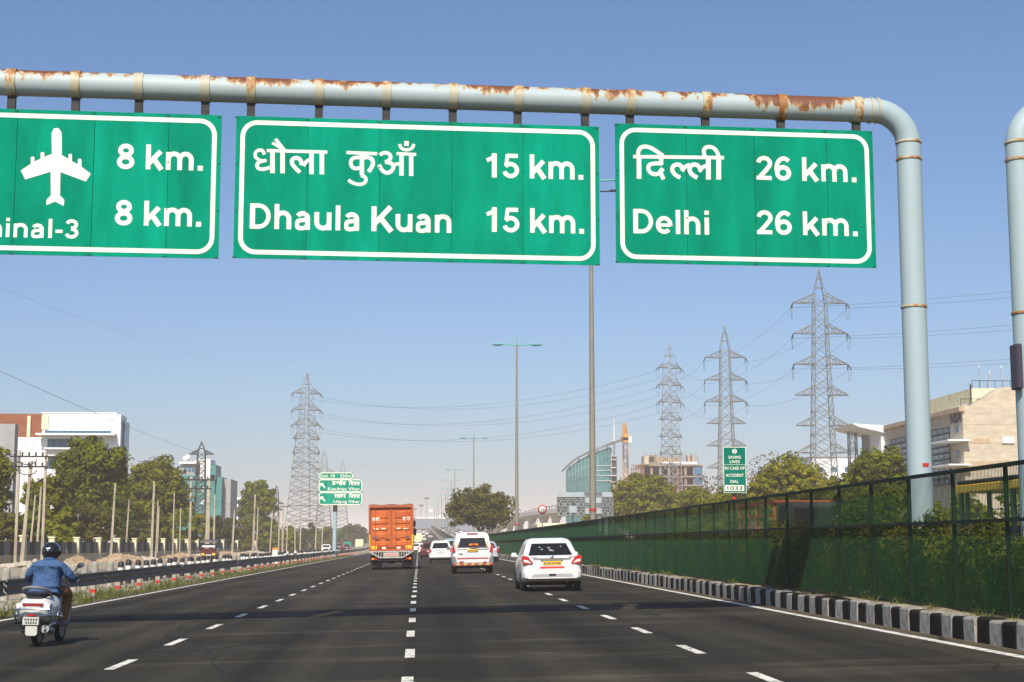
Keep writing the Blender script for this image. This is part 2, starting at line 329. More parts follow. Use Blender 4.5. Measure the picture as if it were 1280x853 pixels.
def glyphs():
    w = SW; hz = 0.155
    G = {}
    full = lambda cx, cy, rx, ry: (arc(cx, cy, rx, ry, 0, 360, 22)[:-1], w, True)
    G['D'] = (1.0, [([(.17, 0), (.17, 1)], .20), ([(.1, .922), (.42, .922)] + arc(.42, .5, .405, .422, 90, -90, 14)[1:-1] + [(.42, .078), (.1, .078)], .17)])
    arch = lambda x0, x1, top=.73: [(x0, .40)] + arc((x0 + x1) / 2, .42, (x1 - x0) / 2, top - .42 - .075, 180, 0, 10) + [(x1, 0)]
    G['h'] = (.853, [([(.17, 0), (.17, 1)], w), (arch(.17, .67), w)])
    G['n'] = (.853, [([(.17, 0), (.17, .715)], w), (arch(.17, .67), w)])
    G['m'] = (1.26, [([(.17, 0), (.17, .715)], w), (arch(.17, .63), w), (arch(.63, 1.09), w)])
    G['u'] = (.853, [([(.68, 0), (.68, .715)], w), ([(.17, .715), (.17, .31)] + arc(.425, .31, .255, .235, 180, 360, 10)[1:], w)])
    G['r'] = (.56, [([(.17, 0), (.17, .715)], w), ([(.17, .38)] + arc(.45, .38, .28, .26, 170, 80, 8), w)])
    G['a'] = (.79, [([(.585, 0), (.585, .46)] + arc(.375, .46, .21, .19, 15, 155, 9)[0:], w), (smooth_path([(.60, .43), (.42, .38), (.17, .36), (.15, .20), (.17, .06), (.37, .05), (.53, .10), (.585, .26)]), .165)])
    G['e'] = (.79, [([(.12, .36), (.66, .36)], .135), ([(.655, .33)] + arc(.39, .365, .268, .285, 0, 318, 20), .175)])
    G['l'] = (.388, [([(.195, 0), (.195, 1)], w)])
    G['i'] = (.388, [([(.195, 0), (.195, .715)], w), ([(.195, .83), (.195, 1)], w)])
    G['k'] = (.80, [([(.17, 0), (.17, 1)], w), ([(.20, .24), (.66, .735)], .19), ([(.37, .46), (.70, 0)], .20)])
    G['K'] = (1.0, [([(.17, 0), (.17, 1)], .20), ([(.20, .30), (.86, 1)], .20), ([(.40, .58), (.90, 0)], .22)])
    G['T'] = (.85, [([(.42, 0), (.42, .9)], .2), ([(.02, .915), (.82, .915)], .17)])
    G['.'] = (.388, [([(.195, 0), (.195, .20)], .20)])
    G['-'] = (.46, [([(.06, .36), (.40, .36)], .17)])
    G['1'] = (.776, [([(.46, 0), (.46, 1)], .20), ([(.50, .92), (.36, .80), (.14, .70)], .16)])
    G['5'] = (.776, [([(.68, .915), (.235, .915)], .17), ([(.25, .98), (.185, .50)], .15), (arc(.375, .325, .27, .25, 145, -165, 18), .175)])
    G['2'] = (.776, [(arc(.385, .695, .245, .225, 172, -25, 12) + [(.42, .36), (.20, .13)], .18), ([(.06, .085), (.69, .085)], .17)])
    G['6'] = (.776, [full(.395, .315, .245, .235), (arc(.43, .50, .305, .42, 205, 48, 14), .18)])
    G['8'] = (.776, [full(.388, .735, .215, .18), full(.388, .275, .25, .20)])
    G['3'] = (.776, [(arc(.37, .73, .225, .185, 165, -95, 12), .175), (arc(.37, .285, .25, .205, 95, -165, 14), .18)])
    G[' '] = (.34, [])
    return G
GL = glyphs()
def text_strokes(t, x0, x1, yb, yt):
    """helvetica-like bold line of text fitted to a box (x0..x1, yb..yt = baseline..cap height) in the sign's own plane"""
    adv = 0; items = []
    for ch in t:
        a, st = GL[ch]; items.append((adv, st)); adv += a
    lo = 0.08; hi = adv - 0.09
    k = (x1 - x0) / (hi - lo); ky = (yt - yb)
    out = []
    for off, st in items:
        for s in st:
            pth = [(x0 + (off + u - lo) * k, yb + v * ky) for u, v in s[0]]
            out.append((pth, s[1] * ky * 0.99, s[2] if len(s) > 2 else False))
    return out
def font_mesh(mb, text, fn, x0, x1, yb, yt, mi=0, depth=0.004, bold=0.03, h=0.72):
    c = bpy.data.curves.new('line', 'FONT'); c.body = text; c.offset = bold; c.resolution_u = 2; o = bpy.data.objects.new('line', c)
    me = bpy.data.meshes.new_from_object(o)
    xs = [v.co.x for v in me.vertices]; a, b = min(xs), max(xs)
    capn = h
    vs = [fn(x0 + (v.co.x - a) / (b - a) * (x1 - x0), yb + v.co.y / capn * (yt - yb), depth) for v in me.vertices]
    mb.add(vs, [list(p.vertices) for p in me.polygons], mi)
    bpy.data.objects.remove(o); bpy.data.curves.remove(c); bpy.data.meshes.remove(me)
# ================================================================== SETTING
def asphalt():
    m = bpy.data.materials.new('asphalt'); m.use_nodes = True; nt = m.node_tree; b = nt.nodes['Principled BSDF']; L = nt.links.new
    tc = nt.nodes.new('ShaderNodeTexCoord')
    def noise(sc, stretch, det=5, rough=0.6):
        mp = nt.nodes.new('ShaderNodeMapping'); mp.inputs['Scale'].default_value = stretch; L(tc.outputs['Object'], mp.inputs[0])
        n = nt.nodes.new('ShaderNodeTexNoise'); n.inputs['Scale'].default_value = sc; n.inputs['Detail'].default_value = det; n.inputs['Roughness'].default_value = rough; L(mp.outputs[0], n.inputs[0]); return n.outputs[0]
    def ramp(i, c0, c1, p0, p1):
        r = nt.nodes.new('ShaderNodeValToRGB'); r.color_ramp.elements[0].position = p0; r.color_ramp.elements[1].position = p1
        r.color_ramp.elements[0].color = (*c0, 1); r.color_ramp.elements[1].color = (*c1, 1); L(i, r.inputs[0]); return r.outputs[0]
    def mix(f, a, bb, mode='MIX', fac=None):
        x = nt.nodes.new('ShaderNodeMix'); x.data_type = 'RGBA'; x.blend_type = mode
        if fac is not None: x.inputs[0].default_value = fac
        else: L(f, x.inputs[0])
        L(a, x.inputs[6]); L(bb, x.inputs[7]) if not isinstance(bb, tuple) else setattr(x.inputs[7], 'default_value', (*bb, 1)); return x.outputs[2]
    base = ramp(noise(0.5, (1, 0.12, 1), 6), (0.0165, 0.0150, 0.0118), (0.038, 0.0345, 0.0265), 0.32, 0.68)
    grain = ramp(noise(38, (1, 1, 1), 3, 0.8), (0.45, 0.45, 0.45), (1.6, 1.58, 1.5), 0.33, 0.70)
    c = mix(None, base, grain, 'MULTIPLY', 0.75)
    dust = ramp(noise(0.30, (0.35, 1.6, 1), 7, 0.7), (0, 0, 0), (1, 1, 1), 0.52, 0.85)
    c = mix(dust, c, (0.10, 0.085, 0.058))
    tracks = ramp(noise(1.0, (0.9, 0.006, 1), 2), (0.62, 0.62, 0.62), (1.55, 1.52, 1.45), 0.36, 0.64)
    c = mix(None, c, tracks, 'MULTIPLY', 0.9)
    blot = ramp(noise(0.8, (1, 0.5, 1), 8, 0.75), (1, 1, 1), (0.55, 0.55, 0.55), 0.60, 0.72); c = mix(None, c, blot, 'MULTIPLY', 0.8)
    sx = nt.nodes.new('ShaderNodeSeparateXYZ'); L(tc.outputs['Object'], sx.inputs[0])
    def mth(op, a, bb):
        q = nt.nodes.new('ShaderNodeMath'); q.operation = op
        for i, v in enumerate((a, bb)):
            if isinstance(v, (int, float)): q.inputs[i].default_value = v
            else: L(v, q.inputs[i])
        return q.outputs[0]
    ed = mth('ABSOLUTE', mth('ADD', sx.outputs[0], 0.9), 0); edn = mth('ADD', ed, mth('MULTIPLY', noise(1.2, (1, 0.4, 1), 6), 1.1))
    ew = nt.nodes.new('ShaderNodeMapRange'); ew.inputs['From Min'].default_value = 8.05; ew.inputs['From Max'].default_value = 8.75; ew.inputs['To Max'].default_value = 0.75; L(edn, ew.inputs[0])
    c = mix(ew.outputs[0], c, (0.17, 0.135, 0.085))
    crack = nt.nodes.new('ShaderNodeTexVoronoi'); crack.feature = 'DISTANCE_TO_EDGE'; crack.inputs['Scale'].default_value = 0.16
    mp = nt.nodes.new('ShaderNodeMapping'); mp.inputs['Scale'].default_value = (1, 0.4, 1); L(tc.outputs['Object'], mp.inputs[0])
    nn = nt.nodes.new('ShaderNodeTexNoise'); nn.inputs['Scale'].default_value = 1.3; L(mp.outputs[0], nn.inputs[0])
    ad = nt.nodes.new('ShaderNodeVectorMath'); ad.operation = 'MULTIPLY_ADD'; ad.inputs[1].default_value = (1.2, 1.2, 0); L(nn.outputs[1], ad.inputs[0]); L(mp.outputs[0], ad.inputs[2]); L(ad.outputs[0], crack.inputs['Vector'])
    ck = ramp(crack.outputs['Distance'], (1, 1, 1), (0, 0, 0), 0.0, 0.006)
    c = mix(ck, c, (0.016, 0.0155, 0.014))
    L(c, b.inputs['Base Color']); b.inputs['Roughness'].default_value = 0.95; b.inputs['Specular IOR Level'].default_value = 0.12
    bp = nt.nodes.new('ShaderNodeBump'); bp.inputs['Strength'].default_value = 0.5; bp.inputs['Distance'].default_value = 0.006
    L(noise(60, (1, 1, 1), 2), bp.inputs['Height']); L(bp.outputs[0], b.inputs['Normal'])
    return m
M['asphalt'] = asphalt()
YS = [-60, 0, 20, 40, 80, 120, 160, 200, 230, 250] + list(range(265, 1300, 25))
def sheet(name, xs, ys, dz, m, parent=None, zf=None):
    mb = MB(); zf = zf or ground
    vs = [(x, y, zf(x, y) + dz) for y in ys for x in xs]; n = len(xs)
    mb.add(vs, [(j * n + i, j * n + i + 1, (j + 1) * n + i + 1, (j + 1) * n + i) for j in range(len(ys) - 1) for i in range(n - 1)], 0, False)
    return mb.build(name, m, parent)
xs = [-9000, -2500, -900, -300, -100, -60, -40, -22, -17, -12, -9.2, -6, -3, 0, 3, 5.2, 7.2, 9.4, 14, 24, 40, 90, 300, 900, 2500, 9000]
tag(sheet('ground', xs, [-300] + YS + [1400, 2000, 4000, 12000], -0.012, 'dust'), kind='structure', label='dusty beige ground on both sides of the expressway')
road = tag(sheet('road', [-9.0, -6, -3, 0, 3, 5.2, 7.16], YS, 0.0, 'asphalt'), 'dark grey asphalt carriageway of the expressway', kind='structure')
tag(sheet('service_road', [-19.5, -16, -13.0], YS, 0.0, 'service'), 'pale worn service road beyond the guardrail', kind='structure')
tag(sheet('opposite_carriageway', [10.6, 14, 17.5, 21.5], YS, 0.0, 'asphalt'), 'asphalt carriageway for oncoming traffic beyond the green fence', kind='structure')
# painted lines lie on the road
def strip(name, x0, x1, y0, y1, parent, m='line'):
    ys = [y for y in YS if y0 < y < y1]; return sheet(name, [x0, x1], [y0] + ys + [y1], 0.004, m, parent)
strip('edge_line', -8.52, -8.38, -20, 1000, road); strip('edge_line', 6.70, 6.85, -20, 1000, road)
DASH = {}
for X, ph in ((-3.60, 19.6), (-0.10, 16.0), (3.45, 15.5)):
    per = 4.38
    n = 0
    y = ph - per * 2 - 0.8
    while y < 330:
        mb = MB(); z0, z1 = prof(y), prof(y + 1.6); w = 0.062
        if n == 0: jw = 0
        a = random.uniform(-.01, .01)
        mb.add([(X - w + a, y, ground(X - w, y) + .004), (X + w + a, y, ground(X + w, y) + .004), (X + w + a, y + 1.6, ground(X + w, y + 1.6) + .004), (X - w + a, y + 1.6, ground(X - w, y + 1.6) + .004)], [(0, 1, 2, 3)])
        mb.build('lane_dash', 'line', road); y += per; n += 1
# kerb of black and white blocks, median verge behind it
KX = 7.27
kerb = MB(); kerb.box((KX, 100, 0.139 - 0.30), (0.2, 260, 0.30)); kerb = tag(kerb.build('kerb', 'concrete'), 'black and white painted kerb along the median', kind='structure')
def kerbmesh():
    out = []
    for m in ('kerb_white', 'kerb_black'):
        mb = MB(); b = 0.035; L = 0.445 / 2; h = 0.33; w = 0.11
        sec = [(-w, 0), (-w, h - b), (-w + b * .4, h - b * .3), (-w + b * 1.2, h), (w, h), (w, 0)]
        mb.loft([[(x, y, z) for x, z in sec] for y in (-L, L)], 0, False); out.append(recalc(mb.mesh('kerb_block', m)))
    return out
KM = kerbmesh()
for i in range(296):
    y = 12 + i * 0.455
    o = put('kerb_block', KM[i % 2], kerb, (KX + random.uniform(-.012, .012), y, 0.137 - random.uniform(0, .015)), random.uniform(-.03, .03)); o.scale = (1, random.uniform(.93, 1.0), random.uniform(.92, 1.04)); o.rotation_euler.y = random.uniform(-.03, .03)
kmb = MB()
for i in range(296, 1400):
    y = 12 + i * 0.455; kmb.box((KX, y, 0.137 + prof(y) + .16), (0.22, .445, .32), i % 2)
tag(kmb.build('kerb_block', ['kerb_white', 'kerb_black'], kerb), kind='stuff')
def vergez(x, y): return 0.137 + prof(y) + (0.30 if x < 10.2 else 0.22) + 0.05 * math.sin(x * 9 + y * 1.3) * math.sin(y * .7 + x)
vy = [-30] + [10 + i * 0.7 for i in range(170)] + list(range(130, 1000, 25))
tag(sheet('median_verge', [7.37, 7.5, 7.7, 7.95, 8.3, 9, 9.8, 10.4, 10.55], vy, 0, 'soil', zf=vergez), 'strip of dry soil on the median behind the kerb', kind='structure')
# rubble heaps along the service road
def rubble(label, spots, m):
    mb = MB()
    for (x, y, r, h) in spots:
        n = 22; k = 6; rings = []
        for i in range(k + 1):
            t = i / k; rr = r * (1 - t) ** .8 + .02
            rings.append([(x + rr * math.cos(a) * (1 + .25 * random.uniform(-1, 1)), y + rr * math.sin(a) * (1 + .25 * random.uniform(-1, 1)), -0.2 + h * t ** .8 + random.uniform(-.08, .08)) for a in [2 * math.pi * j / n for j in range(n)]])
        mb.loft(rings, 0, False)
        for _ in range(int(26 * r)):
            a = random.uniform(0, 6.28); d = r * math.sqrt(random.random()) * 1.25; q = max(0, 1 - d / r); s = random.uniform(.08, .32)
            mb.box((x + d * math.cos(a), y + d * math.sin(a), -0.2 + h * q ** .9 + s * .2), (s, s * random.uniform(.6, 1.3), s * random.uniform(.5, 1)), 0, random.uniform(0, 3), random.uniform(.5, .95))
    return tag(mb.build('rubble', m), label, kind='stuff')
rubble('heaps of whitish building rubble beside the service road', [(-24.5, 84, 1.8, .3), (-26, 108, 2.2, .45), (-26.5, 116, 1.8, .35), (-26, 150, 2.2, .4), (-25.5, 190, 2.6, .45), (-25.5, 215, 2.2, .45), (-25, 72, 2.0, .3), (-26, 250, 3, .5)], 'rubble_w')
rubble('heaps of brown earth and stones beside the service road', [(-26, 122, 1.2, .7), (-26.5, 141, 2.0, .7), (-26.5, 146, 1.6, .6), (-26, 175, 2.2, .6), (-25, 205, 2.2, .6)], 'rubble_b')
# grass
def grass(name, label, spots, m='grass', hmin=.06, hmax=.26, w=.012):
    spots = np.asarray(spots); n = len(spots)
    a = rng.uniform(0, 2 * np.pi, n); h = rng.uniform(hmin, hmax, n) * spots[:, 3]; lean = rng.normal(0, .45, (n, 2)) * h[:, None]
    d = np.stack([np.cos(a), np.sin(a), np.zeros(n)], 1) * (w * spots[:, 3])[:, None]
    base = spots[:, :3]; tip = base + np.concatenate([lean, h[:, None]], 1)
    q = np.stack([base - d, base + d, tip + d * .25, tip - d * .25], 1)
    mb = MB(); mb.quads(q); return tag(mb.build(name, m), label, kind='stuff')
sp = []
for _ in range(14000):
    y = 18 + 200 * random.random() ** 1.7; x = -8.75 - 2.0 * random.random() ** 1.3
    if math.sin(y * .9) + math.sin(y * .37 + x) + random.uniform(-1, 1.6) > -.2 or x > -9.3: sp.append((x, y, ground(x, y) - .02, random.uniform(.7, 1.5)))
grass('grass', 'green grass growing under the guardrail', sp, w=.016, hmin=.04, hmax=.17)
sp = []
for cl in range(120):
    cy = 17 + 130 * random.random() ** 1.4; cx = random.choice([7.45, 7.5, 7.55, 7.6]); r = random.uniform(.08, .3); dens = random.choice([10, 15, 25, 70]); hh = random.uniform(.4, 1.0)
    for _ in range(dens):
        x = cx + random.gauss(0, .06); y = cy + random.gauss(0, r); sp.append((max(7.36, x), y, vergez(x, y) - .03, hh))
grass('weeds', 'tufts of weeds growing on the soil behind the kerb', sp, hmin=.06, hmax=.20, w=.012)
# ================================================================== SIGN GANTRY
GA = P(297, 150, 25.3); GB = P(1089, 162, 25.88)
gx = Vector((GB.x - GA.x, GB.y - GA.y, 0)).normalized(); gn = Vector((gx.y, -gx.x, 0))   # gn points back at the traffic
if gn.y > 0: gn = -gn
GO = Vector((GA.x, GA.y, 0))
def onsign(px, py):                          # pixel -> (u along the gantry, height) in the sign plane
    d = ray(px, py); t = (GO - EYE).dot(gn) / d.dot(gn); q = EYE + d * t
    return ((q - GO).dot(gx), q.z)
def S3(u, w, d=0.0): return GO + gx * u + gn * d + Vector((0, 0, w))
u_l, pz = onsign(600, 125); u_r, pz2 = onsign(1000, 133)
PZ = (pz + pz2) / 2; PR = 0.212
u_pole = onsign(1143, 400)[0]; BR = 0.62
u_lpole = -9.2
gr = thing('sign_gantry', 'pale blue-grey pipe gantry with rusty top spanning the road, carrying three green signs', 'gantry', S3(u_pole, 0))
def gput(mb, name, m, parent=gr):
    o = mb.build(name, m, parent); o.matrix_parent_inverse = Matrix.Translation(-gr.location); return o
def gchild(parent, root_loc):
    pass
GZ0 = 0.3
mb = MB(); mb.tube([S3(u, PZ) for u in np.linspace(u_lpole + BR, u_pole - BR, 30)], PR, 28); gput(mb, 'beam_pipe', 'pipe')
mb = MB(); pts = [S3(u_pole - BR + BR * math.sin(a), PZ - BR + BR * math.cos(a)) for a in np.linspace(0, math.pi / 2, 14)]
pts += [S3(u_pole, z) for z in np.linspace(PZ - BR - .05, GZ0, 8)]; mb.tube(pts, PR * .985, 28); gput(mb, 'post', 'pole')
mb = MB(); pts = [S3(u_lpole + BR - BR * math.sin(a), PZ - BR + BR * math.cos(a)) for a in np.linspace(0, math.pi / 2, 14)]
pts += [S3(u_lpole, z) for z in np.linspace(PZ - BR - .05, -.3, 8)]; mb.tube(pts, PR * .985, 24); gput(mb, 'post', 'pole')
for py in (179, 200, 384):
    z = onsign(1140, py)[1]; mb = MB(); mb.lathe([(PR, -.025), (PR + .013, -.018), (PR + .013, .018), (PR, .025)], S3(u_pole, z), 28); gput(mb, 'weld_ring', 'clamp')
for uo in (.62, .50):
    mb = MB(); c = S3(u_pole - BR - (uo - .56), PZ); mb.tube([c - gx * .02, c + gx * .02], PR + .014, 28); gput(mb, 'weld_ring', 'clamp')
mb = MB(); z = onsign(1150, 582)[1]; a0 = math.atan2(-1, 0.0)
mb.loft([[S3(u_pole + (PR + .006) * math.sin(a), zz, (PR + .006) * math.cos(a)) for a in np.linspace(-.12, .42, 6)] for zz in (z - .03, z + .03)], 0, False, False, False)
o = gput(mb, 'reflector', 'redband')
CL = [15, 95, 174, 257, 314, 399, 483, 566, 647, 731, 787, 881, 975, 1069]
u0_ = onsign(15, 110)[0]
for k, px in enumerate([-62, -140, -220] + CL):
    u = onsign(px, 120)[0]
    mb = MB(); c = S3(u, PZ); mb.tube([c - gx * .075, c + gx * .075], PR + .02, 28)
    o = gput(mb, 'clamp', 'clamp')
    mb = MB(); zt = onsign(300, 151)[1]
    mb.box(S3(u, (PZ - PR * .8 + zt - .1) / 2), (.13, .09, (PZ - PR * .8) - zt + .1), 0, math.atan2(gx.y, gx.x))
    mb.build('hanger', 'hanger', o)
    
# ---------- the three boards hang from the pipe
D0 = 0.09                                     # board front stands this far in front of the pipe axis plane
def board(label, x0, x1, y0, y1, yref, seams, lines, extra=None, group=None, pmats=('sign', 'sign_b')):
    ua = onsign(x0, yref[0])[0]; ub = onsign(x1, yref[0])[0]; za = onsign((max(x0, 0) + x1) / 2, y1)[1]; zb = onsign((max(x0, 0) + x1) / 2, y0)[1]
    root = thing('highway_sign', label, 'road sign', S3(ua, za))
    inv = Matrix.Translation(-root.location)
    def out(mb, name, m):
        o = mb.build(name, m, root); o.matrix_parent_inverse = inv; return o
    cuts = [ua] + [onsign(s, yref[0])[0] for s in seams] + [ub]
    fn = lambda u, w, d: S3(u, w, d)
    for i in range(len(cuts) - 1):
        a, b = cuts[i] + .004, cuts[i + 1] - .004
        mb = MB(); dd = random.uniform(-.002, .002)
        mb.prism([(a, za), (b, za), (b, zb), (a, zb)], fn, D0 - .02, D0 + dd); out(mb, 'panel', pmats[random.random() < .4])
    mb = MB()
    for z in (za + .35, (za + zb) / 2, zb - .3): mb.prism([(ua + .05, z - .03), (ub - .05, z - .03), (ub - .05, z + .03), (ua + .05, z + .03)], fn, D0 - .08, D0 - .022)
    for u in cuts[1:-1]: mb.prism([(u - .02, za + .02), (u + .02, za + .02), (u + .02, zb - .02), (u - .02, zb - .02)], fn, D0 - .021, D0 - .0205)
    out(mb, 'backing_frame', 'seam')
    iw = .115; r = .24; x_, X_, z_, Z_ = ua + iw, ub - iw, za + .105, zb - .105
    ring = arc(X_ - r, Z_ - r, r, r, 90, 0, 8) + arc(X_ - r, z_ + r, r, r, 0, -90, 8) + arc(x_ + r, z_ + r, r, r, -90, -180, 8) + arc(x_ + r, Z_ - r, r, r, 180, 90, 8)
    mb = MB(); strokes_to(mb, [(ring, .075, True)], fn, 0, .0002, D0 + .002); out(mb, 'border', 'signtext')
    for (t, bx0, bx1, yc, yb) in lines:
        a, zt = onsign(bx0, yc); b, zbb = onsign(bx1, yb); mb = MB()
        zc = (onsign((bx0 + bx1) / 2, yc)[1], onsign((bx0 + bx1) / 2, yb)[1])
        strokes_to(mb, text_strokes(t, a, b, zc[1], zc[0]), fn, 0, .00015, D0 + .003); out(mb, 'lettering', 'signtext')
    mb = MB()
    for u in cuts:
        for k in range(4):
            z = za + (zb - za) * (k + .01 + (0 if k else .01)) / 3.05
            uu = min(max(u, ua + .03), ub - .03)
            mb.prism([(uu - .016, z), (uu, z - .016), (uu + .016, z), (uu, z + .016)], fn, D0 + .006, D0 + .009)
            if k in (0, 3): mb.prism([(uu - .05, z), (uu - .034, z - .012), (uu - .018, z), (uu - .034, z + .012)], fn, D0 + .006, D0 + .009)
    o = out(mb, 'bolts', 'seam'); o['kind'] = 'stuff'
    if extra: extra(out, fn)
    return root
def crop(sx, x0, y0):
    def f(st):
        res = []
        for path, w, *cl in st:
            pp = [onsign(x0 + a / sx, y0 + b / sx) for a, b in path]
            k = (onsign(500, 200)[1] - onsign(500, 300)[1]) / 100
            res.append((pp, w / sx * k, *cl))
        return res
    return f
def deco(strokes):
    def ex(out, fn):
        mb = MB(); strokes_to(mb, strokes, fn, 0, .00015, D0 + .003); out(mb, 'lettering', 'signtext')
    return ex
SP = lambda *p: smooth_path(list(p), 3)
c4 = crop(5.333, 300, 160)
dhaula = c4([
    (SP((163, 188), (158, 168), (142, 156), (118, 160), (102, 178), (104, 205), (125, 222), (150, 231), (178, 226)), 21),
    (SP((150, 231), (124, 240), (112, 258), (126, 284), (160, 286), (205, 272)), 23),
    ([(218, 165), (218, 311)], 29), ([(180, 161), (582, 171)], 21), ([(285, 168), (285, 312)], 29),
    ([(297, 158), (217, 110)], 18), ([(296, 158), (238, 84)], 22),
    (SP((401, 306), (372, 280), (347, 250), (346, 222), (370, 208), (396, 214), (410, 234), (412, 258)), 26), (SP((424, 264), (440, 236), (462, 220), (480, 218)), 22),
    ([(477, 172), (477, 318)], 29), ([(546, 172), (546, 319)], 29),
    ([(710, 174), (913, 182)], 21), ([(812, 182), (812, 325)], 28),
    (SP((812, 212), (790, 205), (752, 210), (734, 238), (748, 276), (782, 282), (812, 270)), 24),
    (SP((812, 214), (842, 202), (880, 214), (888, 250), (872, 280), (856, 302)), 26),
    (SP((806, 328), (834, 334), (842, 362), (818, 386), (778, 386), (742, 372), (722, 356)), 22),
    (SP((930, 190), (952, 176), (985, 176), (1006, 198), (996, 226), (966, 238)), 24),
    (SP((966, 238), (1006, 242), (1026, 268), (1008, 302), (974, 312), (944, 292), (926, 254)), 25), (SP((1018, 262), (1040, 250), (1075, 250)), 22),
    ([(1042, 181), (1172, 187)], 20), ([(1075, 186), (1075, 328)], 28), ([(1139, 186), (1139, 330)], 28),
    (SP((1062, 118), (1072, 148), (1108, 160), (1146, 148), (1158, 118)), 20), ([(1108, 98), (1108, 131)], 29)])
c5 = crop(9.143, 780, 170)
delhi = c5([
    ([(92, 253), (1128, 265)], 40), ([(160, 255), (160, 505)], 54), (SP((150, 255), (150, 190), (180, 145), (235, 135), (300, 155), (370, 200), (435, 245)), 46),
    ([(411, 265), (411, 345)], 50), (SP((425, 332), (330, 330), (272, 345), (262, 395), (290, 440), (345, 458), (390, 445), (412, 415)), 46), ([(395, 395), (435, 425)], 58), ([(408, 440), (438, 512)], 46),
    (SP((628, 494), (570, 462), (536, 415), (540, 365), (585, 340), (632, 350), (650, 385)), 48), (SP((648, 420), (668, 385), (695, 362), (735, 345)), 44),
    (SP((824, 494), (765, 462), (732, 415), (737, 365), (782, 340), (830, 350), (848, 385)), 48), (SP((846, 425), (868, 388), (900, 365), (945, 350)), 44),
    ([(949, 270), (949, 515)], 56), ([(1067, 270), (1067, 515)], 56), (SP((912, 252), (892, 200), (908, 152), (960, 138), (1015, 155), (1052, 205), (1068, 255)), 44)])
def airplane(out, fn):
    pts = [(225, 272), (236, 269), (247, 272), (257, 290), (257, 380), (285, 396), (285, 378), (292, 374), (299, 378), (299, 405), (323, 418), (323, 398), (331, 394), (338, 398), (338, 428), (376, 457), (356, 488), (252, 450), (250, 545), (268, 563), (265, 588), (230, 570), (195, 585), (195, 563), (213, 545), (212, 448), (108, 480), (90, 443), (131, 416), (131, 389), (138, 385), (146, 389), (146, 407), (171, 395), (171, 371), (178, 367), (186, 371), (187, 388), (217, 375), (216, 290)]
    poly = [onsign(a / 3.281, 80 + b / 3.281) for a, b in pts]
    mb = MB(); mb.add([fn(u, w, D0 + .006) for u, w in poly], [tuple(range(len(poly)))]); o = out(mb, 'airplane_symbol', 'signtext')
    bm = bmesh.new(); bm.from_mesh(o.data); bmesh.ops.triangulate(bm, faces=bm.faces); bm.to_mesh(o.data); bm.free()
board('green overhead sign with white airplane symbol and 8 km', -190, 276, 142, 322, (236,), [-160, -70, 20, 117, 210],
      [('8 km.', 149, 254, 183, 214), ('8 km.', 146.5, 252, 253, 284), ('Terminal-3', -82, 98.5, 274, 298)], airplane)
board('green overhead sign reading Dhaula Kuan 15 km in Hindi and English', 293.5, 748.5, 153.5, 328.5, (236,), [384, 474, 564, 653],
      [('Dhaula Kuan', 313.5, 563.5, 259, 290), ('15 km.', 606, 728, 195, 225), ('15 km.', 606, 729, 262, 292.5)], deco(dhaula), pmats=('sign', 'sign_b'))
board('green overhead sign reading Delhi 26 km in Hindi and English', 768, 1090.5, 161, 333, (236,), [857, 942, 1032],
      [('Delhi', 790.5, 885, 264, 294), ('26 km.', 944, 1068.5, 198.5, 228), ('26 km.', 944.5, 1070, 266, 295.5)], deco(delhi), pmats=('sign', 'sign'))
mb = MB(); a = onsign(749, 241); b = onsign(769, 240); mb.tube([S3(a[0], a[1], D0 - .01), S3(b[0], b[1], D0 - .01)], .012, 6); mb.tube([S3(b[0] - .1, b[1], D0 - .01), S3(b[0], b[1], D0 - .01)], .022, 6)
gput(mb, 'tie_rod', 'hanger')
# the matching gantry of the oncoming carriageway: only its first post and bend are in view
SX = 9.75
sq = P(1273, 185, 1); Y2 = SX / (sq.x - EYE.x) * 1.0
g2 = thing('sign_gantry', 'pale blue-grey pipe gantry post bending over the oncoming carriageway', 'gantry', (SX, Y2, .4))
top2 = P(1273, 182, Y2).z + BR
mb = MB(); pts = [Vector((SX, Y2, z)) for z in np.linspace(.3, top2 - BR, 9)] + [Vector((SX + BR - BR * math.cos(a), Y2, top2 - BR + BR * math.sin(a))) for a in np.linspace(.1, math.pi / 2, 13)]
mb.tube(pts, PR * .98, 28); i2 = Matrix.Translation(-g2.location)
o = mb.build('post', 'pole', g2); o.matrix_parent_inverse = i2
mb = MB(); mb.tube([Vector((SX + BR + k, Y2, top2)) for k in (0, 4, 8, 12.6)], PR, 28); o = mb.build('beam_pipe', 'pipe', g2); o.matrix_parent_inverse = i2
mb = MB(); mb.tube([Vector((SX + BR + 12.6, Y2, top2)), Vector((SX + 13.7, Y2, top2 - .2)), Vector((SX + 13.9, Y2, top2 - .7)), Vector((SX + 13.9, Y2, 0))], PR, 20); o = mb.build('post', 'pole', g2); o.matrix_parent_inverse = i2
for py in (179, 201, 392):
    mb = MB(); mb.lathe([(PR, -.025), (PR + .013, -.018), (PR + .013, .018), (PR, .025)], (SX, Y2, P(1273, py, Y2).z), 28); o = mb.build('weld_ring', 'clamp', g2); o.matrix_parent_inverse = i2
mb = MB(); z0, z1 = P(1262, 488, Y2).z, P(1262, 432, Y2).z; mb.bbox((SX - PR - .02, Y2 - .12, (z0 + z1) / 2), (.1, .3, z1 - z0)); bx = mb.build('control_box', 'darkbox', None); tag(bx, 'dark box fixed to the post of the second gantry', 'box')
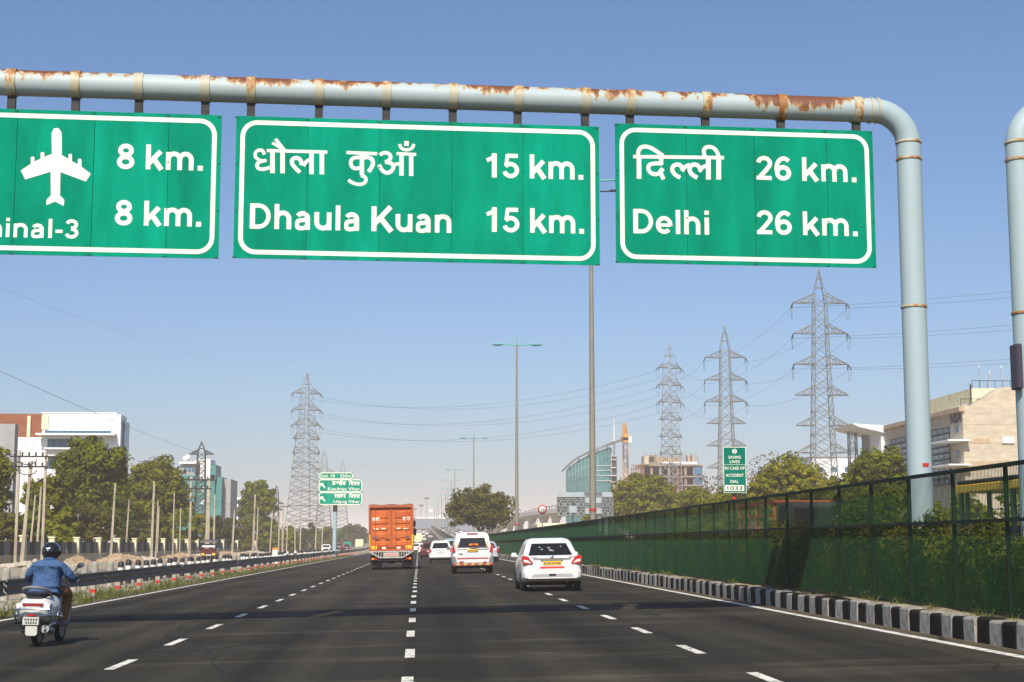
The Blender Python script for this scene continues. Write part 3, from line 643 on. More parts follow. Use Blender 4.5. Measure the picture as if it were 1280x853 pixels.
# ================================================================== GREEN MEDIAN FENCE
FX, FT, FM, FB = 7.68, 2.42, 1.70, 0.42; BAY = 2.05; FY0 = 14.0
fr = thing('green_fence', 'long green metal screen fence along the median, tall posts and dense bars', 'fence', (FX, FY0, FB))
def bar_mesh():
    mb = MB(); n = 39
    for i in range(n):
        y = (i + .5) * BAY / n
        mb.box((0, y, (FT + FB) / 2 - FB), (.0045, .010, FT - FB - .05))
    return mb.mesh('mesh_panel', 'fence')
def post_mesh():
    mb = MB(); mb.box((.02, 0, (FT - FB - .24) / 2), (.05, .055, FT - FB + .2)); return mb.mesh('post', 'fence_d')
def rail_mesh(h, w):
    mb = MB(); mb.box((-.012, BAY / 2, 0), (w, BAY - .004, h)); return mb.mesh('rail', 'fence_d')
pm, qm, r1, r2 = bar_mesh(), post_mesh(), rail_mesh(.055, .05), rail_mesh(.045, .04)
for i in range(118):
    y = i * BAY; z = prof(FY0 + y)
    put('mesh_panel', pm, fr, (0, y, z + random.uniform(-.01, .01))); put('post', qm, fr, (0, y, z)); put('top_rail', r1, fr, (0, y, z + FT - FB)); put('middle_rail', r2, fr, (0, y, z + FM - FB)); put('bottom_rail', r2, fr, (0, y, z + .06))
mb = MB()
for i in range(118, 470):
    y = i * BAY; z = prof(FY0 + y); mb.box((0, y + BAY / 2, z + (FT - FB) / 2), (.03, BAY, FT - FB))
o = mb.build('mesh_panel', 'fence', fr); o['kind'] = 'stuff'
# ---------- leaves
def leaf_quads(c, rad, n, size, flat=0.0, shell=0.55):
    """n leaf-sized quads spread through an ellipsoid, denser towards its skin"""
    d = rng.normal(size=(n, 3)); d /= np.linalg.norm(d, axis=1)[:, None]
    r = rng.uniform(shell ** 3, 1, n) ** (1 / 3)
    p = np.asarray(c) + d * r[:, None] * np.asarray(rad)
    nrm = d + rng.normal(0, .42, (n, 3)) + np.array([0, 0, .35]); nrm /= np.linalg.norm(nrm, axis=1)[:, None]
    t = np.cross(nrm, rng.normal(size=(n, 3))); t /= np.linalg.norm(t, axis=1)[:, None] + 1e-9; b = np.cross(nrm, t)
    s = size * rng.uniform(.6, 1.35, n)[:, None]
    return np.stack([p - t * s - b * s * .15, p + b * s * .5, p + t * s + b * s * .1, p - b * s * .5], 1)
def crown(c, rad, clumps, per, leaf, cl=0.27, lowcut=-.75):
    out = []
    for i in range(clumps):
        while True:
            d = rng.normal(size=3); d /= np.linalg.norm(d)
            if d[2] > lowcut: break
        k = rng.uniform(.35, 1.0) ** .6
        cc = np.asarray(c) + d * k * np.asarray(rad) * rng.uniform(.78, 1.08)
        q = cl * rng.uniform(.6, 1.25) * np.mean(rad)
        out.append(leaf_quads(cc, (q, q, q * .72), per, leaf, shell=.4))
    return np.concatenate(out)
def tree(name, label, base, h, rad, trunk_h, m, clumps=70, per=90, leaf=.28, tr=.22, group=None, cl=.27, cz=None, blossom=None, limbs=6, lowcut=-.75):
    root = thing(name, label, 'tree', base, 0, group)
    rz = rad[2]; c = (0, 0, h - rz)
    mb = MB(); mb.quads(crown(c, rad, clumps, per, leaf, cl, lowcut)); mb.build('crown', m, root)
    if blossom:
        q = []
        for _ in range(blossom[1]):
            d = rng.normal(size=3); d /= np.linalg.norm(d); d[2] = abs(d[2]) * .8; d[1] = -abs(d[1])
            q.append(leaf_quads(np.asarray(c) + d * np.asarray(rad) * rng.uniform(.9, 1.08), (.38, .38, .26), 26, leaf * .8, shell=.3))
        mb = MB(); mb.quads(np.concatenate(q)); mb.build('blossom', blossom[0], root)
    mb = MB(); lean = random.uniform(-.25, .25)
    top = Vector((lean, 0, max(trunk_h, c[2]))); mb.tube([(0, 0, -.3), (lean * .3, .05, trunk_h * .5), (lean * .7, 0, trunk_h), top], [tr * 1.25, tr, tr * .8, tr * .4], 8)
    for i in range(limbs):
        a = i * 2.4 + random.random(); e = Vector((math.cos(a) * rad[0] * .7, math.sin(a) * rad[1] * .7, c[2] + random.uniform(-.2, .5) * rz)); s = Vector((lean * .7, 0, trunk_h * random.uniform(.75, 1)))
        mb.tube([s, s.lerp(e, .5) + Vector((0, 0, .2)), e], [tr * .55, tr * .35, tr * .12], 6)
    mb.build('trunk', 'bark', root); return root
# hedge on the median behind the fence
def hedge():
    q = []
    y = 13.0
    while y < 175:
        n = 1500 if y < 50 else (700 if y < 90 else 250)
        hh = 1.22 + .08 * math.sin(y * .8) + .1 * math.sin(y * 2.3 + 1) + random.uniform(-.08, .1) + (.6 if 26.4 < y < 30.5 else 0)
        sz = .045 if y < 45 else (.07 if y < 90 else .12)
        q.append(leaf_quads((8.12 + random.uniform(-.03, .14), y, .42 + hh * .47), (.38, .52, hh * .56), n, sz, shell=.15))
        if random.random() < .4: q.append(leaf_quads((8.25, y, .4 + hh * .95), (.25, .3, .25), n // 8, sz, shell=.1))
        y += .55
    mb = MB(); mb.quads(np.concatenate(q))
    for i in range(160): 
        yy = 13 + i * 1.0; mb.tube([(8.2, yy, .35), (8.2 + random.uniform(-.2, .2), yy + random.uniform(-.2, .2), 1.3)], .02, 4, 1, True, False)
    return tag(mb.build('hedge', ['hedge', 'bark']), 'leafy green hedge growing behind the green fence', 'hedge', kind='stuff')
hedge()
def TR(name, label, x0, x1, ytop, Y, m, ybase=None, **kw):
    cx = (x0 + x1) / 2; p = P(cx, ytop, Y); g = ground(p.x, Y); w = (P(x1, ytop, Y).x - P(x0, ytop, Y).x) / 2; h = p.z - g
    rz = kw.pop('rz', min(h * .42, w * .95)); rad = (w, w, rz)
    return tree(name, label, (p.x, Y, g), h, rad, kw.pop('trunk_h', max(1.2, h - 2 * rz + .4)), m, **kw)
# left of the road, behind the boundary wall
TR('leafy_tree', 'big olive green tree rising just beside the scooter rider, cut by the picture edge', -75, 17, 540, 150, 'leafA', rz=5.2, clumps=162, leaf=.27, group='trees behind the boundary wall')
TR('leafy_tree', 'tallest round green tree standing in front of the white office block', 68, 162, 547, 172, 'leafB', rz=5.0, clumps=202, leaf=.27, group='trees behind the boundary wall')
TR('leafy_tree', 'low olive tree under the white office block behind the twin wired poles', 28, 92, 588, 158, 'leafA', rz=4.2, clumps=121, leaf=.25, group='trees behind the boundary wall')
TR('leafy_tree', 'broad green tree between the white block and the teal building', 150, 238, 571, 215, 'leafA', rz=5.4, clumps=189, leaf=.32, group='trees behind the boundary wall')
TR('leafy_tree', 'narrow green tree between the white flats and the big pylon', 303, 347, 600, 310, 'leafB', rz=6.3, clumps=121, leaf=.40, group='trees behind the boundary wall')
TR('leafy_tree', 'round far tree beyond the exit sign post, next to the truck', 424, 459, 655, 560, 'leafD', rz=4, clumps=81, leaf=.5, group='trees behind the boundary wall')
TR('leafy_tree', 'brownish green bushy tree below the tallest round tree', 84, 152, 626, 160, 'leafT', rz=2.6, clumps=94, leaf=.16, trunk_h=1, group='trees behind the boundary wall')
BUSH = ['low bush under the big tree at the picture edge, behind the wall', 'low bush around the feet of the twin wired poles', 'dark bush right of the twin wired poles, behind the wall', 'bush filling the gap right of the brownish bushy tree',
        'bush at the feet of three close poles', 'bush left of the auto-rickshaw pole', 'bush directly behind the dark auto-rickshaw', 'bush before the foot of the teal building', 'bush before the white flats', 'bush right of the narrow tree',
        'bush under the thin dark mast', 'bush at the left foot of the big pylon', 'bush left of the exit sign post', 'small far bush right at the exit sign post']
BUSH2 = ['small bush under the sign backs at the nearest lamp pole', 'bush just left of the accident help sign', 'bush between the flowering tree and the dark green tree', 'bush in front of the flowering tree', 'bush in front of the dark green tree, over the fence',
         'bush behind the gantry post, seen through the fence', 'bush behind the minibus', 'bush at the picture edge behind the second gantry post', 'bush under the accident help sign']
k = 0
for (x0, x1, yt, Y) in [(-10, 40, 640, 140), (20, 62, 634, 150), (55, 100, 640, 150), (140, 180, 632, 190), (172, 215, 640, 200), (205, 250, 634, 210), (232, 272, 640, 230), (255, 300, 645, 250), (285, 318, 648, 270), (320, 352, 652, 300), (345, 375, 655, 330), (368, 398, 655, 380), (392, 424, 657, 430), (410, 432, 655, 500)]:
    TR('shrub', BUSH[k], x0, x1, yt, Y, ['leafT', 'leafB', 'leafA', 'leafD'][k % 4], rz=2.0 * Y / 200 + .6, clumps=45, per=80, leaf=.13 + Y / 1500, trunk_h=1, limbs=3, tr=.1, group='bushes behind the boundary wall'); k += 1
# on the median and right of it
TR('median_tree', 'dark olive spreading tree rising over the fence between two lamp posts', 556, 641, 605, 205, 'leafT', rz=3.3, clumps=185, per=75, leaf=.21, tr=.2, group=None, trunk_h=3.0, cl=.24)
TR('leafy_tree', 'dense round green tree below the unfinished building', 762, 850, 592, 225, 'leafA', rz=5.0, clumps=202, leaf=.28, cl=.24, group='trees beyond the oncoming lanes')
TR('leafy_tree', 'lower green tree beside the dense round tree, under the slim sign', 836, 905, 608, 200, 'leafA', rz=3.6, clumps=121, leaf=.24, group='trees beyond the oncoming lanes')
TR('flowering_tree', 'yellow-green flowering tree right of the accident help sign', 936, 1034, 569, 150, 'leafA', rz=4.0, clumps=189, leaf=.20, cl=.24, blossom=('leafY', 95), group='trees beyond the oncoming lanes')
TR('dry_tree', 'thin brownish bare tree peeping over the yellow flowering tree', 925, 1010, 561, 175, 'leafBare', rz=3.6, clumps=60, per=16, leaf=.14, limbs=14, group='trees beyond the oncoming lanes')
TR('leafy_tree', 'dark green tree beside the gantry post, before the beige building', 1046, 1150, 559, 128, 'leafB', rz=4.2, clumps=189, leaf=.20, cl=.22, group='trees beyond the oncoming lanes')
TR('dry_tree', 'sparse pale bush between the unfinished building and the slim sign', 868, 915, 592, 240, 'leafBare', rz=3.0, clumps=40, per=14, leaf=.2, limbs=10, group='trees beyond the oncoming lanes')
k = 0
for (x0, x1, yt, Y) in [(725, 765, 638, 230), (890, 950, 606, 150), (1010, 1065, 596, 135), (950, 1010, 615, 130), (1040, 1110, 604, 110), (1100, 1170, 610, 100), (1170, 1250, 618, 95), (1240, 1330, 610, 90), (860, 930, 622, 140)]:
    TR('shrub', BUSH2[k], x0, x1, yt, Y, ['leafA', 'leafB', 'leafA'][k % 3], rz=2.0, clumps=59, per=80, leaf=.15, trunk_h=1, limbs=3, tr=.1, group='bushes beyond the oncoming lanes'); k += 1
# ================================================================== LEFT VERGE
GRX = -9.75
gr_ = thing('guardrail', 'dark steel crash barrier on red banded concrete posts along the road edge', 'guardrail', (GRX, 14, ground(GRX, 14)))
sec = [(0, .37), (.03, .395), (.03, .43), (-.03, .47), (-.03, .53), (.03, .57), (.03, .60), (-.03, .635), (-.03, .68), (.03, .705), (.03, .74), (0, .755)]
sec = [(x, .16 + (z - .37) * .98 + .18) for x, z in sec]
SEG = 4.0
mb = MB(); mb.loft([[(x, y, z) for x, z in sec] for y in (0, SEG + .04)], 0, True, False, False); rm = mb.mesh('rail', 'rail')
mb = MB(); mb.box((-.16, 0, .30), (.16, .16, .66)); pmh = mb.mesh('post', 'concrete')
mb = MB(); mb.box((-.16, 0, .16), (.166, .166, .11)); bm_ = mb.mesh('red_band', 'redband')
mb = MB(); mb.box((-.055, 0, .53), (.05, .12, .2)); sm_ = mb.mesh('spacer', 'steel')
for i in range(62):
    y = i * SEG; z = prof(14 + y)
    put('rail', rm, gr_, (random.uniform(-.015, .015), y, z + random.uniform(-.012, .012)), random.uniform(-.003, .003))
    p = put('post', pmh, gr_, (0, y + 2.2 + .7, z - .02)); put('red_band', bm_, p); put('spacer', sm_, p)
mb = MB()
for i in range(62, 180):
    y = i * SEG; z = prof(14 + y); mb.loft([[(x, y + k, zz + prof(14 + y + k)) for x, zz in sec] for k in (0, SEG)], 0, True, False, False)
o = mb.build('rail', 'rail', gr_); o['kind'] = 'stuff'
# bollards between the two roads
def bollard_mesh(kind):
    mb = MB(); mb.lathe([(.12, -.25), (.12, .42)], (0, 0, 0), 12, mi=0); mb.lathe([(.121, .42), (.121, .62)], (0, 0, 0), 12, mi=1); mb.lathe([(.12, .62), (.118, .76), (.09, .83), (.03, .86), (0.001, .862)], (0, 0, 0), 12, mi=2)
    return mb.mesh('bollard', {'bw': ['black', 'white', 'black'], 'old': ['concrete', 'concrete', 'concrete'], 'wb': ['white', 'black', 'white']}[kind])
BMs = {k: bollard_mesh(k) for k in ('bw', 'old', 'wb')}
BL = {'bw': 'short black bollard with a white band between the barrier and service road', 'old': 'short worn grey concrete bollard behind the barrier, near the scooter', 'wb': 'short white bollard with a dark band behind the barrier'}
y = 33.0; i = 0
while y < 235:
    kd = 'old' if y < 60.5 or i in (34, 47, 48) else ('bw' if random.random() < .95 else 'wb')
    if y > 95 and 100 < y < 104: kd = 'old'
    lab = BL[kd] if not (kd == 'old' and y > 60.5) else 'worn grey bollard among the black and white ones behind the barrier'
    o = put('bollard', BMs[kd], None, (-11.6 + random.uniform(-.08, .08), y, ground(-11.6, y) + .10 - random.uniform(0, .08))); o.rotation_euler = (random.uniform(-.05, .05), random.uniform(-.05, .05), 0)
    tag(o, lab, 'bollard', {'bw': 'black and white bollards', 'old': 'worn grey bollards', 'wb': 'white bollards with dark band'}[kd] if y <= 60.5 or kd != 'old' else 'grey bollards further on')
    y += 2.02 + random.uniform(-.15, .15); i += 1
m_ = MB(); mp = P(361, 690, 118); 
mk = thing('marker_post', 'white post with an orange top standing behind the barrier', 'marker post', (-11.0, 122, -.17))
mb = MB(); mb.bbox((0, 0, .55), (.42, .2, 1.1)); mb.build('post', 'white', mk); mb = MB(); mb.bbox((0, 0, 1.18), (.42, .2, .16)); mb.build('cap', 'amber', mk)
# boundary wall with cream pillars and dark screens
WX = -30.0; BAYW = 9.4
wl = thing('boundary_wall', 'low concrete boundary wall with cream pillars and dark mesh screens', 'wall', (WX, 84, -.2))
mb = MB(); mb.bbox((0, 0, 1.0), (.45, .42, 2.25), .02); mb.bbox((0, 0, 2.16), (.6, .56, .12), .02); pmesh = mb.mesh('pillar', 'cream')
mb = MB(); mb.box((-.02, BAYW / 2, .32), (.22, BAYW - .42, .85)); bmesh_ = mb.mesh('base_wall', 'wallbase')
scr = []
for j, m in enumerate(['screen_grey', 'screen_green', 'screen_grey', 'screen_green', 'screen_grey']):
    mb = MB(); w = (BAYW - .46) / 5; mb.box((0, w / 2, 1.25), (.03, w - .02, 1.02)); scr.append((mb.mesh('screen_panel', m), w))
for i in range(44):
    y = i * BAYW; a = 1.0
    put('pillar', pmesh, wl, (0, y, random.uniform(-.05, .03)))
    if y + 84 < 420:
        put('base_wall', bmesh_, wl, (0, y, 0))
        yy = .23
        for k, (me, w) in enumerate(scr):
            s = put('screen_panel', me, wl, (random.uniform(-.03, .03), y + yy, random.uniform(-.04, .02))); yy += w
# concrete utility poles
def pole_thing(label, x, ytop, ybase, Y, r=.11, tilt=0.0, cross=0, group='old concrete utility poles'):
    r *= .8; b = P(x, ybase, Y); zt = P(x, ytop, Y).z; g = -.2; h = zt - g; dx = P(x + tilt, ytop, Y).x - P(x, ytop, Y).x
    t = thing('utility_pole', label, 'utility pole', (b.x, Y, g), 0, group)
    mb = MB(); mb.loft([[(cx * rr + dx * s, cy * rr, z) for cx, cy in ((-.8, -.8), (.8, -.8), (.8, .8), (-.8, .8))] for s, z, rr in ((0, -.3, r * 1.3), (1, h, r * .85))], 0, False); recalc_o = mb.build('pole', 'pole_conc', t)
    for c in range(cross):
        mb = MB(); z = h - .3 - c * 1.3; mb.box((dx * .95, -.12, z), (1.7, .09, .09)); mb.build('crossarm', 'hanger', t)
        for s in (-.75, -.3, .3, .75):
            mb = MB(); mb.lathe([(.02, 0), (.06, .04), (.05, .14), (.02, .2)], (dx * .95 + s, -.12, z + .04), 8); mb.build('insulator', 'lampdark', t)
    return t
PT = 'concrete utility pole '
for args in [
    (PT + 'carrying the double crossarm, first in its pair before the white block', 20, 563, 676, 118, .13, 0, 0), (PT + 'leaning strongly behind the double crossarm', 28, 576, 676, 118, .17, 7, 0),
    (PT + 'thin and slanted, without wires, by the double crossarm', 37, 619, 676, 135, .1, 5, 0), (PT + 'slightly slanted, next to the double crossarm', 46, 609, 676, 130, .12, 3, 0),
    (PT + 'second of the pair under the double crossarm', 53.5, 563, 676, 118, .13, 0, 0), (PT + 'standing alone before the tallest round tree', 139, 604, 676, 150, .14, 3, 0),
    (PT + 'short and thin, right of the tallest round tree', 157, 625, 676, 165, .11, 3, 0), (PT + 'tallest of three close together before the broad tree', 189.5, 602, 684, 165, .16, 1, 0),
    (PT + 'middle one of three before the broad tree', 195, 625, 684, 175, .1, 1, 0), (PT + 'lowest of three before the broad tree', 196.5, 633, 684, 180, .1, 1, 0),
    (PT + 'white, thin, between broad tree and teal building', 216.5, 616, 670, 190, .11, 0, 0), (PT + 'stubby, left of the teal building', 225, 635, 670, 190, .1, 0, 0),
    (PT + 'in front of the wall, beside the dark auto-rickshaw', 236.5, 596, 700, 157, .16, 0, 1), (PT + 'thickest one, right behind the dark auto-rickshaw', 259, 598, 690, 172, .30, 0, 1),
    (PT + 'slim, right of the thickest pole', 267, 618, 690, 178, .13, 0, 0), (PT + 'leaning before the white flats', 290, 637, 690, 200, .15, 2, 0),
    (PT + 'tall, before the narrow tree', 316, 618, 692, 205, .16, 1.5, 0), (PT + 'behind the tall pole at the narrow tree', 320.5, 634, 692, 225, .11, 1, 0),
    (PT + 'tilted right of the narrow tree', 337, 638, 690, 230, .12, 2.5, 0), (PT + 'left one of two under the thin dark pylon', 348, 640, 690, 225, .13, .5, 0),
    (PT + 'right one of two under the thin dark pylon', 353, 631, 691, 225, .16, 0, 1), (PT + 'short beside the foot of the big left pylon', 358, 648, 688, 250, .12, 1, 0),
    (PT + 'before the foot of the big left pylon', 375, 640, 689, 250, .14, .5, 0), (PT + 'leaning inside the outline of the big left pylon', 369, 651, 688, 270, .13, -1, 0),
    (PT + 'left of the exit sign post', 394, 651, 688, 290, .15, 1, 0), (PT + 'just left of the exit sign post, slim', 402, 655, 688, 310, .13, 1, 0)]:
    pole_thing(*args)
a = P(236, 600, 156); b = P(260, 600, 156)
xa = thing('crossarm_frame', 'dark double crossarm on the poles above the auto-rickshaw', 'crossarm', (a.x, 156, a.z))
for dy in (0, 11):
    mb = MB(); mb.box(((b.x - a.x) / 2, -.2, -dy / FOC * 156), (b.x - a.x + .9, .1, .13)); mb.build('beam', 'hanger', xa)
    for s in (0, .3, .7, 1.0):
        mb = MB(); mb.lathe([(.03, 0), (.09, .05), (.06, .12), (.09, .18), (.03, .3)], ((b.x - a.x) * s, -.2, -dy / FOC * 156 + .05), 8); mb.build('insulator', 'lampdark', xa)
a = P(20, 572, 118); b = P(54, 570, 118)
xa = thing('crossarm_frame', 'dark double crossarm joining the two tall poles before the white block', 'crossarm', (a.x, 118, a.z))
for dy in (0, 12.5):
    z = (a.z + b.z) / 2 - dy / FOC * 118
    mb = MB(); mb.box(((b.x - a.x) / 2, -.16, z - a.z), (b.x - a.x + .8, .1, .12)); mb.build('beam', 'hanger', xa)
    for s in (0, .25, .5, .75, 1):
        mb = MB(); mb.lathe([(.03, 0), (.09, .05), (.06, .12), (.09, .18), (.03, .3)], ((b.x - a.x) * s, -.16, z - a.z + .05), 8); mb.build('insulator', 'lampdark', xa)
for zc, yy in ((.25, 582), (.25, 595)):
    mb = MB(); q = P(35, yy, 118); mb.tube([(q.x - a.x + .7 * math.cos(t), -.2, q.z - a.z + .5 - .45 * math.sin(t)) for t in np.linspace(.1, 3.04, 9)], .04, 5); mb.build('yoke', 'hanger', xa)
# ================================================================== LAMP POSTS
def lamp_meshes(h=19.0):
    a = MB(); a.tube([(0, 0, -.5), (0, 0, h * .45), (0, 0, h)], [.19, .14, .075], 10); pole = a.mesh('pole', 'lamppole')
    a = MB(); a.tube([(-1.25, 0, h - .0), (-.3, 0, h - .06), (.3, 0, h - .06), (1.25, 0, h - .0)], .05, 6); a.tube([(0, 0, h - .3), (0, 0, h + .9)], [.07, .015], 6); arm = a.mesh('arm', 'lamphead')
    a = MB(); sec = [(0, .10), (.25, .2), (.7, .22), (1.0, .13), (1.08, .04)]
    a.loft([[(x, w * math.cos(t) , .10 * w / .2 * math.sin(t) * (1 if math.sin(t) > 0 else .8)) for t in np.linspace(0, 2 * math.pi, 11)[:-1]] for x, w in sec], 0); head = a.mesh('lamp_head', 'lamphead')
    a = MB(); a.box((.5, 0, -.085), (.7, .3, .03)); lens = a.mesh('lens', 'lampdark'); return pole, arm, head, lens
LM = lamp_meshes()
def lamp(label, x, Y, h=19.0, group='double armed street lamps on the median', sleeve=False):
    t = thing('street_lamp', label, 'street lamp', (x, Y, ground(x, Y) + .2), 0, group)
    k = h / 19.0
    for me, n in ((LM[0], 'pole'), (LM[1], 'arm')):
        o = put(n, me, t); o.scale = (1, 1, k) if n == 'pole' else (1, 1, 1)
        if n == 'arm': o.location = (0, 0, h - 19.0)
    for s in (0, 1):
        hd = put('lamp_head', LM[2], t, ((-1.2, 1.2)[s], 0, h - .02), math.pi if s == 0 else 0); put('lens', LM[3], hd)
    if sleeve:
        mb = MB(); mb.tube([(0, 0, 2.68), (0, 0, 2.80)], .195, 10); mb.build('red_band', 'redband', t)
    return t
LXM = 8.6
lamp('nearest tall street lamp pole, its top hidden behind the big Dhaula Kuan sign', P(741, 640, 78).x, 78, 19.6, sleeve=True)
lamp('tall double armed street lamp with teal heads standing clear against the sky', P(646, 640, 137).x, 137, 18.6, sleeve=True)
lamp('double armed street lamp rising out of the dark olive median tree', P(592, 640, 247).x, 247, 17.7)
for i, (px, pt) in enumerate([(568.5, 587), (564, 600), (560, 611), (557, 619), (552, 623), (548.5, 627), (546, 630), (543.5, 632)]):
    Y = LXM * FOC / (px - 523); p = P(px, pt, Y)
    lamp('far double armed street lamp in the hazy row towards the blue glass building', p.x, Y, p.z - ground(p.x, Y) - .2, 'hazy row of far street lamps')
def mast(label, px, py, Y):
    p = P(px, py, Y); g = ground(p.x, Y); t = thing('high_mast_light', label, 'mast light', (p.x, Y, g), 0, 'far high mast lights')
    mb = MB(); mb.tube([(0, 0, -1), (0, 0, p.z - g)], [.28, .16], 6); mb.build('mast', 'galv', t); mb = MB(); mb.lathe([(.3, -.5), (1.5, -.3), (1.5, .2), (.3, .4)], (0, 0, p.z - g), 8); mb.build('lamp_ring', 'lampdark', t)
for px, py, Y in ((533.5, 623, 900), (526.5, 632, 950), (518.5, 636, 1000)): mast('far high mast light with a dark lamp ring above the flyover crest', px, py, Y)
# ================================================================== PYLONS
def lattice(mb, prof_, n_lv, w):
    """square lattice mast; prof_(t)->(half width, z)"""
    L = [prof_(i / n_lv) for i in range(n_lv + 1)]
    cor = lambda k, hw, z: Vector(((-1, 1, 1, -1)[k] * hw, (-1, -1, 1, 1)[k] * hw, z))
    for i in range(n_lv):
        (h0, z0), (h1, z1) = L[i], L[i + 1]; f = max(.5, 1 - i / n_lv * .5)
        for k in range(4):
            mb.bar(cor(k, h0, z0), cor(k, h1, z1), w * f)
            j = (k + 1) % 4
            mb.bar(cor(k, h0, z0), cor(j, h1, z1), w * .55 * f); mb.bar(cor(j, h0, z0), cor(k, h1, z1), w * .55 * f)
            if i % 2 == 0: mb.bar(cor(k, h0, z0), cor(j, h0, z0), w * .5 * f)
def pylon(name, label, x, Y, g, H, base, waist, wz, arms, span, w, m='galv', group=None, rz=0.0, insul=True, nlv=22, pk=.90):
    t = thing(name, label, 'pylon', (x, Y, g), rz, group)
    def pf(s):
        z = s * H * pk
        hw = base + (waist - base) * min(1, z / wz) if z < wz else waist + (waist * .75 - waist) * (z - wz) / (H - wz)
        return hw, z
    mb = MB(); lattice(mb, pf, nlv, w); ht, zt = pf(1.0)
    for k in range(4):
        c = Vector(((-1, 1, 1, -1)[k] * ht, (-1, -1, 1, 1)[k] * ht, zt)); mb.bar(c, (0, 0, H), w * .6)
        for q in (.33, .66): mb.bar(c.lerp(Vector((0, 0, H)), q), Vector(((-1, 1, 1, -1)[(k + 1) % 4] * ht, (-1, -1, 1, 1)[(k + 1) % 4] * ht, zt)).lerp(Vector((0, 0, H)), q), w * .4)
    mb.build('lattice_mast', m, t)
    tips = []
    for i, za in enumerate(arms):
        hw = pf(min(1, za / (H * pk)))[0]; up = span * .34
        for s in (-1, 1):
            mb = MB(); tip = Vector((s * span, 0, za))
            for yy in (-1, 1):
                a = Vector((s * hw, yy * hw, za)); b = Vector((s * hw * .95, yy * hw * .95, za + up))
                mb.bar(a, tip, w * .6); mb.bar(b, tip, w * .55)
                for q in (.3, .6): mb.bar(a.lerp(tip, q), b.lerp(tip, q), w * .35); mb.bar(a.lerp(tip, q), b.lerp(tip, q - .3), w * .35)
            a = Vector((s * hw, -hw, za)); b = Vector((s * hw, hw, za)); mb.bar(a, b, w * .5); mb.bar(a.lerp(tip, .4), b.lerp(tip, .4), w * .35)
            arm = mb.build('crossarm', m, t)
            if insul and i < 3:
                mb = MB(); mb.tube([tip, tip + Vector((s * .35, -.8, -.9))], .11, 5); mb.tube([tip, tip + Vector((s * .2, .8, -.9))], .11, 5); mb.build('insulator', 'lampdark', arm)
                mb = MB(); mb.tube([tip + Vector((s * .35, -.8, -.9)), tip + Vector((s * .3, -.5, -2.4)), tip + Vector((s * .2, 0, -2.9)), tip + Vector((s * .2, .5, -2.4)), tip + Vector((s * .2, .8, -.9))], .03, 4); mb.build('jumper', 'wire', arm)
                tips.append(Vector((x, Y, g)) + Matrix.Rotation(rz, 3, 'Z') @ (tip + Vector((s * .3, 0, -.9))))
    return tips
def arm_z(px, ys, Y, g): return [P(px, y, Y).z - g for y in ys]
def base_at(px, Y): return P(px, 600, Y).x
g = .1
x1 = base_at(1030, 265); T1 = pylon('power_pylon', 'tallest lattice power pylon, its peak just under the Delhi sign', x1, 265, g, P(1030, 337, 265).z - g, 2.3, 1.25, 34, arm_z(1030, (379, 417, 455.5, 494, 532, 566), 265, g), 4.7, .20, group='lattice power pylons')
x2 = base_at(909, 335); T2 = pylon('power_pylon', 'lattice power pylon rising behind the accident help sign', x2, 335, g, P(907, 408, 335).z - g, 2.1, 1.2, 34, arm_z(907, (447, 475, 502, 529.5, 557.5, 585), 335, g), 4.4, .21, group='lattice power pylons')
x3 = base_at(839, 385); T3 = pylon('power_pylon', 'lattice power pylon standing in front of the unfinished building', x3, 385, g, P(838, 428, 385).z - g, 2.4, 1.5, 30, arm_z(838, (460, 481.5, 503, 525, 546.5, 568), 385, g), 3.6, .22, group='lattice power pylons', rz=.5)
x4 = base_at(382, 450); T4 = pylon('power_pylon', 'big lattice power pylon on its own left of the exit sign', x4, 450, -.2, P(383, 465, 450).z, 4.6, 1.5, 40, arm_z(383, (492, 512.5, 531.5, 549, 567, 586), 450, -.2), 4.6, .24, group='lattice power pylons', rz=.6)
pylon('power_pylon', 'faint far lattice pylon just behind the exit sign', base_at(405, 650), 650, -.2, P(405, 561, 650).z, 4, 1.3, 30, arm_z(405, (590, 604, 618), 650, -.2), 4.5, .22, group='lattice power pylons', insul=False)
pylon('power_pylon', 'faintest far lattice pylon right of the exit sign post', base_at(428, 800), 800, -.2, P(425, 576, 800).z, 4, 1.4, 30, arm_z(425, (600, 612, 624), 800, -.2), 4.5, .24, group='lattice power pylons', insul=False)
T5 = pylon('small_pylon', 'small black lattice pylon before the teal building', base_at(251, 240), 240, -.2, P(252, 550, 240).z, 1.3, .7, 9, arm_z(252, (568,), 240, -.2), 1.9, .16, 'galv_d', insul=False)
pylon('small_pylon', 'thin dark lattice mast right of the narrow tree', base_at(346, 330), 330, -.2, P(345, 606, 330).z, 1.0, .5, 7, arm_z(345, (630, 638), 330, -.2), 1.6, .17, 'galv_d', insul=False, nlv=8)
ARM = [('top', 'left'), ('top', 'right'), ('second', 'left'), ('second', 'right'), ('third', 'left'), ('third', 'right')]
def wires(label, A, B, sag, rad=.022, group='power lines'):
    base = label
    for k, (a, b) in enumerate(zip(A, B)):
        if len(A) > 1: label = base + ', %s end of %s arm' % (ARM[k][1], ARM[k][0])
        pts = [a.lerp(b, t) - Vector((0, 0, sag * 4 * t * (1 - t))) for t in np.linspace(0, 1, 25)]
        mb = MB(); mb.tube(pts, rad, 4, 0, False, False); tag(mb.build('power_line', 'wire'), label, 'power line', group)
o0 = [Vector((150 + (i % 2) * 9, 175, 44 - 5.2 * (i // 2))) for i in range(6)]
wires('power line from the tallest pylon past the gantry post', T1, o0, 2.5, group='power lines beyond the gantry post')
wires('power line between tallest and help sign pylons', T1, T2, 2.0, group='power lines of the right row')
wires('power line from help sign pylon to unfinished building', T2, T3, 3.0, .024, group='power lines of the second span')
